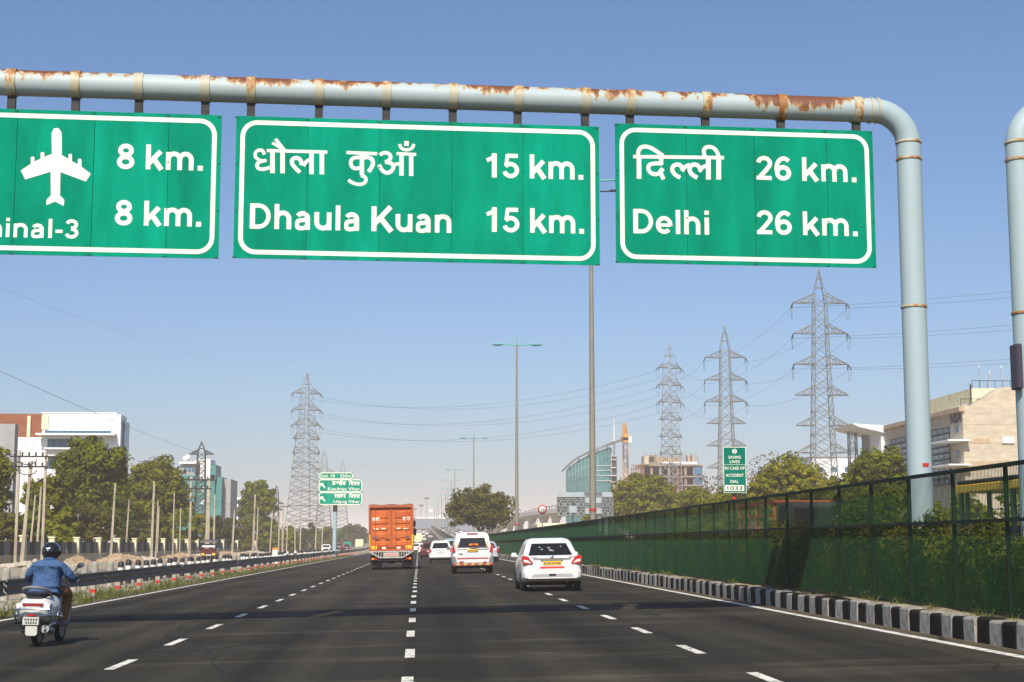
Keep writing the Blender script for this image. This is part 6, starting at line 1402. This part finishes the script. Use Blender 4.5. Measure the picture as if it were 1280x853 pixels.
# ---- orange container truck
Yt_ = 87.0; tx = at(490, 0, Yt_); t = thing('container_truck', 'orange container truck with ribbed doors and white rear bumper frame', 'truck', (tx, Yt_, ground(tx, Yt_))); t.rotation_euler = (0, math.atan(-.019), 0)
HW = 1.22; ZB, ZT = 1.05, 3.52
mb = MB(); mb.box((0, 3.3, (ZB + ZT) / 2), (2 * HW - .06, 6.3, ZT - ZB - .04)); mb.build('container', 'orange', t)
for s in (-1, 1):                                          # corrugated side skins
    mb = MB()
    for i in range(22): mb.box((s * (HW - .02), .4 + i * .28, (ZB + ZT) / 2), (.05, .14, ZT - ZB - .25))
    mb.build('side_corrugation', 'orange', t)
    mb = MB(); mb.bbox((s * (HW - .04), .02, (ZB + ZT) / 2), (.10, .16, ZT - ZB), .015); mb.build('corner_post', 'orange_d', t)
    mb = MB(); mb.box((s * (HW - .05), -.068, 1.62), (.06, .012, .62)); mb.build('yellow_strip', 'yellow', t)
    d = MB(); d.box((s * .585, .10, (ZB + ZT) / 2 + .02), (1.07, .04, ZT - ZB - .30)); dr = d.build('door', 'orange', t)
    for k, (z, h) in enumerate(((1.42, .28), (1.86, .30), (2.26, .24), (2.62, .26), (3.02, .42))):
        mb = MB(); hh = h / 2; mb.loft([[(s * .585 + sx * (.46 - ins), yy, z + sz * (hh - ins)) for sx, sz in ((-1, -1), (1, -1), (1, 1), (-1, 1))] for yy, ins in ((.08, 0), (.035, .05))], 0, False); mb.build('door_rib', 'orange', dr)
    for xx in (.28, .86):
        mb = MB(); mb.tube([(s * xx, .015, ZB + .08), (s * xx, .015, ZT - .15)], .022, 6); mb.build('locking_rod', 'orange_d', dr)
        mb = MB(); mb.box((s * xx + .07, -.01, 1.72), (.26, .03, .05)); mb.build('handle', 'orange_d', dr)
    mb = MB(); mb.box((s * .95, -.002 if False else .028, 1.20), (.34, .012, .24)); mb.build('yellow_sticker', 'yellow', dr)
    mb = MB(); mb.box((s * .40, .025, 1.20), (.22, .012, .10), 0, 0); mb.build('white_sticker', 'signtext', dr)
    for k, zz2 in enumerate((2.26, 2.24)):
        mb = MB(); mb.box((s * (.40 + .42 * k), .026, zz2), (.26, .012, .07)); mb.build('faded_sticker', 'cream', dr)
    mb = MB(); mb.box((s * .88, .027, 1.77), (.20, .012, .10)); mb.build('blue_sticker', 'denim', dr)
    mb = MB(); strokes_to(mb, [([(s * .82 - .16, 2.98), (s * .82, 3.22), (s * .82 + .16, 2.98)] + ([(s * .82 - .16, 2.98)] if s > 0 else []), .035)], lambda u, w, dd: (u, .026 - dd, w), 0, .001); mb.build('red_triangle', 'tapered', dr)
    fD = lambda u, w, dd: (u, .024 - dd, w); x0 = s * .84 - .2
    st = [([(x0, 2.84), (x0 + .42, 2.85)], .045), ([(x0 + .06, 2.83), (x0 + .06, 2.70)], .05), (SP((x0 + .06, 2.77), (x0 + .13, 2.79), (x0 + .15, 2.72), (x0 + .09, 2.69)), .03), ([(x0 + .22, 2.83), (x0 + .22, 2.69)], .035), (SP((x0 + .22, 2.80), (x0 + .30, 2.80), (x0 + .26, 2.74), (x0 + .34, 2.70)), .03), ([(x0 + .37, 2.83), (x0 + .37, 2.70)], .035)]
    mb = MB(); strokes_to(mb, st, fD, 0, .001); mb.build('white_lettering', 'signtext', dr)
mb = MB(); mb.bbox((0, .06, (ZB + ZT) / 2), (.09, .1, ZT - ZB - .3), .01); mb.build('door_seal', 'orange_d', t)
mb = MB(); mb.bbox((0, .02, ZT - .06), (2 * HW, .18, .14), .02); mb.build('top_rail', 'orange_d', t); mb = MB(); mb.bbox((0, .02, ZB + .04), (2 * HW, .18, .12), .02); mb.build('bottom_rail', 'orange_d', t)
mb = MB(); n = 15
rr_ = [[(-HW + 2 * HW * i / (n - 1), y, ZT + .02 + (.05 * math.sin(i * 1.1) * .6 + .04) * k) for i in range(n)] for y, k in ((-.06, -.9), (-.06, 1), (2, 1.2), (6.4, 1.1))]
mb.loft(rr_, 0, True, False, False); mb.build('tarpaulin', 'tarp', t)
mb = MB(); fb = lambda u, w, d: (u, d, w)                          # white tapering bumper frame with bars
mb.prism([(-HW - .02, ZB - .02), (HW + .02, ZB - .02), (HW + .02, ZB - .08), (-HW - .02, ZB - .08)], fb, -.10, -.04)
for s in (-1, 1): mb.bar((s * (HW - .02), -.07, ZB - .08), (s * .62, -.07, ZB - .40), .06)
mb.bar((-.62, -.07, ZB - .40), (.62, -.07, ZB - .40), .07)
for i in range(17):
    x = -1.12 + i * .14; zl = ZB - .08 - .32 * min(1, (1.2 - abs(x)) / .58); 
    if abs(x) > .40: mb.bar((x, -.07, ZB - .06), (x, -.07, zl), .045)
mb.build('bumper_frame', 'bumperwhite', t)
mb = MB(); mb.bbox((0, -.09, ZB - .22), (.78, .03, .22), .01); p = mb.build('number_board', 'plate_w', t)
mb = MB()
for k in range(9): mb.box((-.32 + k * .08, -.108, ZB - .22), (.045, .004, .11))
o = mb.build('plate_marks', 'tapered', p); o['kind'] = 'stuff'
mb = MB(); mb.bbox((0, .5, .62), (2.2, .3, .28), .03); mb.build('rear_beam', 'under', t); mb = MB(); mb.bbox((0, 4, .85), (1.1, 8, .28), .03); mb.build('chassis', 'under', t)
mb = MB(); mb.bbox((0, .05, .56), (1.5, .08, .16), .02); mb.build('under_run_bar', 'hanger', t)
for s in (-1, 1):
    for k, m in ((0, 'amber'), (1, 'lampred')):
        mb = MB(); mb.bbox((s * (1.02 - k * .17), .0, ZB - .45), (.15, .06, .12), .02); mb.build('tail_light', 'amber' if k == 0 else m, t)
    mb = MB(); mb.box((s * .92, .55, .45), (.50, .02, .62)); mb.build('mud_flap', 'rubber', t)
    for y in (1.25, 2.45):
        wheel(t, s * .98, y, .50, .24); wheel(t, s * .72, y, .50, .24)
    wheel(t, s * .95, 7.6, .5, .28)
    mb = MB(); mb.bbox((s * 1.28, 7.35, 2.6), (.14, .12, .36), .03); mb.bbox((s * 1.30, 7.35, 2.1), (.16, .12, .42), .03); mb.tube([(s * 1.1, 7.35, 2.9), (s * 1.28, 7.35, 2.9), (s * 1.28, 7.35, 1.7), (s * 1.1, 7.35, 1.7)], .02, 6); mb.build('mirror', 'carred', t)
mb = MB(); mb.bbox((0, 7.5, 1.75), (2.4, 1.9, 2.3), .12); mb.build('cab', 'orange_d', t); mb = MB(); mb.tube([(-1, 1.85, .5), (1, 1.85, .5)], .12, 8); mb.lathe([(.001, -.2), (.22, -.15), (.22, .15), (.001, .2)], (0, 1.85, .5), 10); mb.build('axle', 'under', t)
# ---- vehicles on the oncoming lanes seen through the fence
Yp = 28.5; XP = 11.6
t = thing('minibus', 'dark minibus with a yellow roof stripe passing behind the fence', 'minibus', (XP, Yp, .14))
z1 = P(1215, 591, Yp).z - .14; 
mb = MB(); mb.bbox((1.0, 2.2, .85), (1.9, 5.0, 1.0), .1); mb.build('body', 'black', t); mb = MB(); mb.bbox((1.0, 2.2, z1 - .02), (1.95, 5.1, .10), .03); mb.build('roof', 'hanger', t)
mb = MB(); mb.bbox((1.0, 2.2, z1 - .15), (2.0, 5.15, .17), .02); mb.build('roof_stripe', 'yellow', t)
for y in (-.25, .55, 1.7, 3.0, 4.3, 4.65):
    for x in (.08, 1.92):
        mb = MB(); mb.box((x, y, (1.3 + z1) / 2), (.07, .10, z1 - 1.3)); mb.build('pillar', 'black', t)
for y0, y1 in ((-.2, .5), (.6, 1.65), (1.75, 2.95), (3.05, 4.25)):
    mb = MB(); mb.box((1.93, (y0 + y1) / 2, (1.35 + z1 - .2) / 2), (.02, y1 - y0, z1 - .2 - 1.35)); mb.build('window', 'tglass', t)
mb = MB(); mb.bbox((1.0, -.28, 1.45), (1.2, .06, .10), .02); mb.build('tail_strip', 'yellow', t); mb = MB(); mb.bbox((.45, -.30, 1.42), (.28, .05, .10), .02); mb.build('lamp', 'lampclear', t)
for y in (.8, 3.9):
    for x in (.15, 1.85): wheel(t, x, y, .34, .2)
for yy in (.9, 2.2, 3.4):
    mb = MB(); mb.bbox((1.0, yy, 1.25), (1.5, .3, .7), .08); mb.build('seat', 'denim', t)
Yq = 50; t = thing('open_truck', 'orange framed open truck glimpsed through the green fence', 'truck', (P(958, 640, Yq).x + .3, Yq, .14)); 
mb = MB(); mb.bbox((1.1, 3, 1.3), (2.2, 5.6, .5), .05); mb.build('bed', 'hanger', t)
for z in (1.7, 2.15, 2.6):
    for x in (.02, 2.2):
        mb = MB(); mb.box((x, 3, z), (.07, 5.6, .08)); mb.build('side_rail', 'orange_d', t)
for y in (.25, 1.6, 3.0, 4.4, 5.7):
    for x in (.02, 2.2):
        mb = MB(); mb.box((x, y, 2.1), (.085, .09, 1.05)); mb.build('stake', 'orange_d', t)
mb = MB(); mb.bbox((1.1, .15, 2.6), (2.26, .1, .1), .02); mb.build('top_bar', 'orange_d', t); mb = MB(); mb.bbox((1.1, -1.0, 1.6), (2.2, 1.7, 1.9), .12); mb.build('cab', 'hanger', t); mb = MB(); mb.bbox((1.1, -1.88, 2.0), (1.9, .04, .7), .02); mb.build('windscreen', 'glass', t)
for s in (.4, 1.8):
    mb = MB(); mb.bbox((s, -1.9, 1.0), (.3, .06, .2), .03); mb.build('headlight', 'lampclear', t)
for y in (-.6, 4.4):
    for x in (.15, 2.05): wheel(t, x, y, .48, .28)
for px, Y, m, lb in ((690, 118, 'cream', 'cream box lorry top showing over the fence right of the white saloon'), (712, 128, 'cream', 'pale lorry top showing over the fence under the sign backs')):
    xx = P(px, 640, Y).x; t = thing('box_lorry', lb, 'truck', (xx, Y, .14)); h = P(px, 654, Y).z - .14
    mb = MB(); mb.bbox((0, 3, (.9 + h) / 2), (2.2, 5, h - .9), .06); mb.build('box_body', m, t); mb = MB(); mb.bbox((0, -.4, 1.5), (2.1, 1.6, 1.9), .15); mb.build('cab', 'white', t); mb = MB(); mb.bbox((0, -1.22, 1.95), (1.8, .04, .7), .02); mb.build('windscreen', 'glass', t)
    for y in (-.2, 4.4):
        for x in (-.95, .95): wheel(t, x, y, .45, .26)
# ================================================================== SCOOTER AND RIDER
YS_ = 23.7; sxp = P(46.5, 803, YS_).x; sz = ground(sxp, YS_)
t = thing('scooter', 'white scooter seen from behind with chrome guards and a white number plate', 'scooter', (sxp, YS_, sz)); t.rotation_euler = (0, R(1.0), R(-2))
def wl_(y, nm):
    mb = MB(); pr = [(.21 + .035 * math.cos(a), .045 * math.sin(a)) for a in np.linspace(0, 2 * math.pi, 13)]
    mb.lathe(pr, (0, 0, 0), 26, 'x'); o = mb.build(nm, 'rubber', t, (0, y, .245)); mb = MB(); mb.lathe([(.001, -.05), (.06, -.05), (.17, -.03), (.185, -.035), (.185, .035), (.17, .03), (.06, .05), (.001, .05)], (0, 0, 0), 20, 'x'); mb.build('rim', 'steel', o)
wl_(0.0, 'wheel'); wl_(1.24, 'wheel')
# tail body: rounded shell, widest over the wheel, tapering up to the seat
mb = MB(); rings = []
for y, hw, zb, zt, r in ((-.36, .10, .50, .60, .05), (-.33, .17, .44, .66, .09), (-.25, .225, .40, .71, .12), (-.10, .25, .36, .74, .14), (.10, .255, .33, .755, .15), (.30, .235, .32, .755, .14), (.50, .19, .33, .74, .10), (.58, .15, .36, .72, .08)):
    rings.append([(u, y, w) for u, w in rrect(hw, zb, zt, r, r, .01, 5)])
mb.loft(rings, 0, True); put('tail_body', recalc(mb.mesh('tail_body', 'scooter')), t)
mb = MB(); rings = []
for y, hw, z, h in ((-.28, .11, .73, .03), (-.22, .14, .735, .045), (.0, .165, .74, .06), (.22, .16, .74, .05), (.45, .14, .735, .07), (.62, .09, .72, .05)):
    rings.append([(u, y, w) for u, w in rrect(hw, z - .02, z + h, .02, min(.04, h * .45), 0, 3)])
mb.loft(rings, 0, True); put('seat', recalc(mb.mesh('seat', 'seatblack')), t)
mb = MB(); pts = [(-.17, -.02, .76), (-.20, -.20, .80), (-.15, -.36, .855), (0, -.40, .875), (.15, -.36, .855), (.20, -.20, .80), (.17, -.02, .76)]
q = [Vector(p) for p in pts]; pp = []
for i in range(len(q) - 1): pp += [q[i].lerp(q[i + 1], k / 4) for k in range(4)]
pp.append(q[-1])
for _ in range(3): pp = [pp[0]] + [(pp[i - 1] + pp[i] * 2 + pp[i + 1]) / 4 for i in range(1, len(pp) - 1)] + [pp[-1]]
mb.tube(pp, .024, 8); mb.build('grab_rail', 'plasticgrey', t)
mb = MB(); mb.prism([(-.14, .595), (.14, .595), (.15, .64), (-.15, .64)], lambda u, w, d: (u, d, w), -.362, -.26); tl = mb.build('tail_light', 'scoot_lamp', t)
for s in (-1, 1):
    mb = MB(); mb.prism([(s * .15, .585), (s * .235, .56), (s * .245, .63), (s * .165, .65)], lambda u, w, d: (u, d, w), -.335, -.18); mb.build('indicator', 'lampclear', t)
    mb = MB(); mb.tube([(s * .13, -.42, .46), (s * .26, -.33, .47), (s * .30, -.10, .46), (s * .29, .20, .42), (s * .22, .36, .40)], .014, 7); mb.tube([(s * .30, -.10, .46), (s * .31, -.05, .58), (s * .27, .18, .58), (s * .29, .20, .42)], .012, 7); mb.tube([(s * .26, -.33, .47), (s * .25, -.25, .36)], .012, 6); mb.build('chrome_guard', 'chrome', t)
mb = MB(); mb.tube([(-.26, -.40, .555), (0, -.43, .56), (.26, -.40, .555)], .012, 7); mb.build('chrome_guard', 'chrome', t)
mb = MB(); mb.loft([[(.11 * math.sin(a) * w, y, z + .05 * math.cos(a)) for a in np.linspace(-1.6, 1.6, 8)] for y, z, w in ((-.30, .42, .9), (-.33, .34, 1), (-.335, .20, 1), (-.32, .15, .9))], 0, True, False, False); mb.build('mudguard', 'black', t)
mb = MB(); mb.bbox((-.01, -.375, .385), (.235, .014, .115), .004); p = mb.build('number_plate', 'plate_w', t)
mb = MB()
for k in range(5): mb.box((-.085 + k * .04, -.384, .408), (.024, .003, .03)); mb.box((-.075 + k * .036, -.384, .362), (.022, .003, .03))
o = mb.build('plate_marks', 'lampdark', p); o['kind'] = 'stuff'
mb = MB(); mb.prism([(-.085, .20), (-.06, .175), (.06, .175), (.085, .20), (.085, .315), (-.085, .315)], lambda u, w, d: (u, d, w), -.362, -.352); mb.build('mud_flap', 'plate_w', t)
mb = MB(); mb.bbox((-.01, -.345, .465), (.12, .04, .03), .01); mb.build('plate_lamp', 'lampred', t)
mb = MB(); mb.bbox((-.10, .08, .30), (.20, .42, .20), .05); mb.bbox((-.17, -.02, .27), (.10, .3, .16), .04); mb.build('engine', 'hanger', t)
mb = MB(); mb.tube([(.13, .35, .24), (.16, .1, .22), (.17, -.26, .27)], [.025, .05, .06], 12); mb.tube([(.17, -.26, .27), (.17, -.33, .28)], .022, 8); mb.build('exhaust', 'steel', t)
mb = MB(); mb.tube([(.17, -.05, .30), (.20, -.05, .33), (.20, .1, .33)], .03, 8); mb.build('heat_shield', 'chrome', t)
mb = MB(); mb.tube([(-.15, -.05, .25), (-.16, -.12, .55)], .03, 8); mb.build('shock_absorber', 'steel', t)
mb = MB(); mb.bbox((0, .80, .29), (.40, .52, .06), .03); mb.build('floorboard', 'plasticgrey', t)
mb = MB(); rings = [[(u, y, z) for u, y in [(w * math.sin(a), y0 - .10 + .10 * math.cos(a)) for a in np.linspace(-1.4, 1.4, 9)]] for z, w, y0 in ((.28, .20, 1.08), (.5, .22, 1.12), (.75, .20, 1.08), (.9, .15, 1.02))]
mb.loft(rings, 0, True, False, False); rings2 = [[(a, b + .02, c) for a, b, c in r] for r in rings]; mb.loft(rings2, 0, True, False, False); mb.build('front_apron', 'scooter', t)
mb = MB(); mb.tube([(0, 1.24, .25), (0, 1.14, .6), (0, 1.0, .95)], .03, 8); mb.build('fork', 'steel', t)
mb = MB(); mb.loft([[(.08 * math.sin(a), 1.24 + .30 * math.sin(b), .25 + .30 * math.cos(b) + .03 * math.cos(a)) for a in np.linspace(-1.7, 1.7, 7)] for b in np.linspace(-1.1, .9, 8)], 0, True, False, False); mb.build('front_fender', 'scooter', t)
mb = MB(); mb.tube([(-.33, .90, 1.0), (-.15, .98, 1.0), (0, 1.0, .97), (.15, .98, 1.0), (.33, .90, 1.0)], .014, 8); hb = mb.build('handlebar', 'steel', t)
for s in (-1, 1):
    mb = MB(); mb.tube([(s * .20, .965, 1.0), (s * .335, .895, 1.0)], .02, 8); mb.build('grip', 'rubber', hb)
mb = MB(); mb.bbox((0, 1.03, .98), (.24, .16, .14), .05); hl = mb.build('headlight_cowl', 'scooter', t); mb = MB(); mb.lathe([(.001, .02), (.07, .015), (.075, -.01)], (0, 1.12, .98), 14, 'y'); mb.build('headlight', 'lampclear', hl)
for s in (-1, 1):
    mb = MB(); mb.tube([(s * .18, .97, 1.01), (s * .24, .97, 1.08), (s * .31, .94, 1.14)], .008, 6); mb.build('mirror_stem', 'black', t)
    mb = MB(); mb.loft([[(s * .345 + .062 * k * math.cos(a), .94 + y, 1.175 + .042 * k * math.sin(a) + s * .012 * math.cos(a)) for a in np.linspace(0, 2 * math.pi, 15)[:-1]] for y, k in ((0, 1), (.02, .95), (.045, .5))], 0, True); mr = mb.build('mirror', 'black', t)
    mb = MB(); mb.add([(s * .345 + .054 * math.cos(a), .938, 1.175 + .035 * math.sin(a) + s * .012 * math.cos(a)) for a in np.linspace(0, 2 * math.pi, 15)[:-1]], [tuple(range(14))]); mb.build('mirror_glass', 'chrome', mr)
# rider: one continuous body grown from a posed skeleton, clothing grown from the same joints
def skin(name, nodes, edges, m, parent, sub=2, root=0):
    me = bpy.data.meshes.new(name); me.from_pydata([n[0] for n in nodes], edges, [])
    o = bpy.data.objects.new(name, me); COL.objects.link(o)
    md = o.modifiers.new('skin', 'SKIN'); md.use_smooth_shade = True; md.branch_smoothing = .6
    sv = me.skin_vertices[0].data
    for i, n in enumerate(nodes): r = n[1]; sv[i].radius = r if isinstance(r, tuple) else (r, r); sv[i].use_root = (i == root)
    sb = o.modifiers.new('sub', 'SUBSURF'); sb.levels = sub; sb.render_levels = sub
    dg = bpy.context.evaluated_depsgraph_get(); e = o.evaluated_get(dg); m2 = bpy.data.meshes.new_from_object(e)
    bpy.data.objects.remove(o); bpy.data.meshes.remove(me); m2.materials.clear(); m2.materials.append(M[m])
    for p in m2.polygons: p.use_smooth = True; p.material_index = 0
    return m2
pr = thing('person', 'scooter rider in blue denim shirt, brown trousers and black helmet', 'person', (sxp, YS_, sz), 0); pr.rotation_euler = t.rotation_euler; pr.location = (sxp, YS_ - .10, sz - .035)
J = dict(pel=(0, .40, .86), wst=(0, .42, .97), cst=(0, .48, 1.13), shd=(0, .52, 1.235), nek=(0, .545, 1.32), hed=(0, .58, 1.40), top=(0, .59, 1.50))
def sd(s, x, y, z): return (s * x, y, z)
nodes = [(J['pel'], (.13, .11)), (J['wst'], (.145, .115)), (J['cst'], (.15, .11)), (J['shd'], (.11, .075)), (J['nek'], (.058, .058)), (J['hed'], (.078, .085)), (J['top'], (.06, .07)), ((0, .665, 1.385), .035)]
edges = [(0, 1), (1, 2), (2, 3), (3, 4), (4, 5), (5, 6), (5, 7)]
for s in (-1, 1):
    k = len(nodes)
    nodes += [(sd(s, .165, .52, 1.20), (.052, .052)), (sd(s, .30, .575, 1.075), (.050, .050)), (sd(s, .325, .62, 1.0), (.046, .046)), (sd(s, .275, .92, 1.035), (.032, .030)), (sd(s, .262, .995, 1.045), (.034, .022))]
    edges += [(3, k), (k, k + 1), (k + 1, k + 2), (k + 2, k + 3), (k + 3, k + 4)]
    k = len(nodes)
    nodes += [(sd(s, .10, .46, .84), (.095, .09)), (sd(s, .17, .66, .825), (.085, .08)), (sd(s, .205, .84, .79), (.066, .066)), (sd(s, .20, .86, .70), (.06, .06)), (sd(s, .18, .80, .50), (.052, .052)), (sd(s, .17, .78, .37), (.04, .04)), (sd(s, .175, .88, .34), (.04, .03)), (sd(s, .18, .96, .335), (.035, .022))]
    edges += [(0, k)] + [(k + i, k + i + 1) for i in range(7)]
bm_ = skin('body', nodes, edges, 'skin', pr)
# hands: four unequal fingers curled round each grip and a thumb
mb = MB()
for s in (-1, 1):
    for i, (dx, L, r) in enumerate(((0, .90, .0095), (.021, 1.0, .010), (.042, .95, .0095), (.063, .78, .0085))):
        x = .232 + dx; y0 = 1.045 - dx * .45; z0 = 1.057
        mb.tube([(s * x, y0 - .035, z0), (s * x, y0 + .005, z0 + .010), (s * x, y0 + .026 * L, z0 - .010), (s * x, y0 + .022 * L, z0 - .036 * L), (s * x, y0 + .0, z0 - .046 * L)], [r * 1.1, r, r, r * .9, r * .7], 7)
    mb.tube([(s * .235, 1.0, 1.045), (s * .212, 1.025, 1.03), (s * .205, 1.055, 1.017), (s * .215, 1.072, 1.01)], [.013, .011, .0095, .007], 7)
bb = bmesh.new(); bb.from_mesh(bm_); tmp = mb.mesh('hands', 'skin'); bb.from_mesh(tmp); 
for f in bb.faces: f.smooth = True
bb.to_mesh(bm_); bb.free()
put('body', bm_, pr)
# face (inside the open helmet): eyes, nose, mouth, ears
mb = MB()
for s in (-1, 1): mb.lathe([(.001, .012), (.011, .006), (.012, -.004), (.001, -.008)], (s * .032, .668, 1.425), 10, 'y')
mb.build('eyes', 'white', pr); mb = MB(); mb.tube([(0, .66, 1.43), (0, .695, 1.395), (0, .675, 1.385)], [.009, .014, .010], 8); mb.build('nose', 'skin', pr)
mb = MB(); mb.tube([(-.025, .675, 1.355), (0, .685, 1.352), (.025, .675, 1.355)], .006, 6); mb.build('mouth', 'carred', pr)
for s in (-1, 1):
    mb = MB(); mb.lathe([(.001, -.01), (.03, -.006), (.03, .006), (.001, .01)], (s * .083, .575, 1.40), 10, 'x'); mb.build('ear', 'skin', pr)
# shirt and trousers, a little larger than the body
sn = [((0, .345, .745), (.235, .18)), ((0, .385, .86), (.225, .17)), ((0, .41, .97), (.215, .16)), ((0, .46, 1.12), (.22, .158)), ((0, .50, 1.215), (.18, .125)), ((0, .53, 1.285), (.085, .075)), ((0, .54, 1.318), (.078, .072))]
se = [(0, 1), (1, 2), (2, 3), (3, 4), (4, 5), (5, 6)]
for s in (-1, 1):
    k = len(sn); sn += [(sd(s, .180, .51, 1.205), (.092, .095)), (sd(s, .292, .555, 1.09), (.078, .076)), (sd(s, .338, .62, 1.0), (.068, .066)), (sd(s, .30, .78, 1.012), (.054, .052)), (sd(s, .285, .88, 1.03), (.046, .044))]; se += [(4, k), (k, k + 1), (k + 1, k + 2), (k + 2, k + 3), (k + 3, k + 4)]
sh = put('shirt', skin('shirt', sn, se, 'denim', pr, root=2), pr)
mb = MB(); mb.tube([(-.20, .385, 1.19), (-.12, .335, 1.185), (0, .315, 1.18), (.12, .335, 1.185), (.20, .385, 1.19)], .006, 5); mb.tube([(0, .315, 1.18), (0, .285, 1.05), (0, .262, .92), (0, .232, .80)], .005, 5); mb.build('seam', 'denim', sh)
mb = MB(); mb.lathe([(.080, 0), (.088, .01), (.078, .055), (.070, .06)], (0, .535, 1.285), 18); mb.build('collar', 'denim', sh)
tn = [((0, .46, .80), (.12, .10))]; te = []
for s in (-1, 1):
    k = len(tn); tn += [(sd(s, .10, .52, .82), (.10, .095)), (sd(s, .18, .67, .83), (.10, .095)), (sd(s, .215, .845, .79), (.083, .082)), (sd(s, .21, .865, .70), (.078, .078)), (sd(s, .188, .81, .52), (.072, .075)), (sd(s, .178, .785, .40), (.070, .075)), (sd(s, .176, .78, .36), (.072, .078))]
    te += [(0, k)] + [(k + i, k + i + 1) for i in range(6)]
put('trousers', skin('trousers', tn, te, 'trouser', pr), pr)
for s in (-1, 1):
    mb = MB(); mb.loft([[(s * .178 + u, y, w) for u, w in rrect(hw, .315, zt, .015, .03, 0, 3)] for y, hw, zt in ((.70, .035, .37), (.74, .045, .40), (.84, .05, .39), (.95, .05, .36), (1.0, .035, .345))], 0, True); mb.build('shoe', 'steel' if False else 'plasticgrey', pr)
mb = MB(); c = (0, .575, 1.42); rings = []
for k in range(13):
    a = R(-52 + k * (142 / 12)); rr2 = math.cos(a); rings.append([(c[0] + .138 * rr2 * math.cos(b), c[1] + .158 * rr2 * math.sin(b), c[2] + .140 * math.sin(a)) for b in np.linspace(0, 2 * math.pi, 25)[:-1]])
mb.loft(rings, 0, True); hm = put('helmet', recalc(mb.mesh('helmet', 'helmet')), pr)
mb = MB(); mb.loft([[(.145 * math.sin(a), .575 + .165 * math.cos(a), z) for a in np.linspace(-1.1, 1.1, 12)] for z in (1.36, 1.46)], 0, True, False, False); mb.build('visor', 'glass', hm)
mb = MB(); strokes_to(mb, [([(-.03, 1.465), (.03, 1.465)], .012), ([(0, 1.465), (0, 1.43)], .012)], lambda u, w, d: (u - .01, .575 - .158 * math.sqrt(max(0, 1 - ((w - 1.42) / .14) ** 2)) - .004 - d, w), 0, .0005); mb.build('helmet_mark', 'signback', hm)
HAZE = 0.00038
# ================================================================== AIR
hzm = bpy.data.materials.new('haze'); hzm.use_nodes = True; nt = hzm.node_tree; nt.nodes.remove(nt.nodes['Principled BSDF'])
vol = nt.nodes.new('ShaderNodeVolumePrincipled'); vol.inputs['Color'].default_value = (1.0, 0.87, 0.80, 1); vol.inputs['Density'].default_value = HAZE; vol.inputs['Anisotropy'].default_value = -0.45
nt.links.new(vol.outputs[0], nt.nodes['Material Output'].inputs['Volume'])
mb = MB(); mb.box((0, 6000, 31), (19000, 13500, 66)); hz_ = mb.build('haze', hzm); tag(hz_, 'thin pale dusty air over the road and city', kind='stuff')
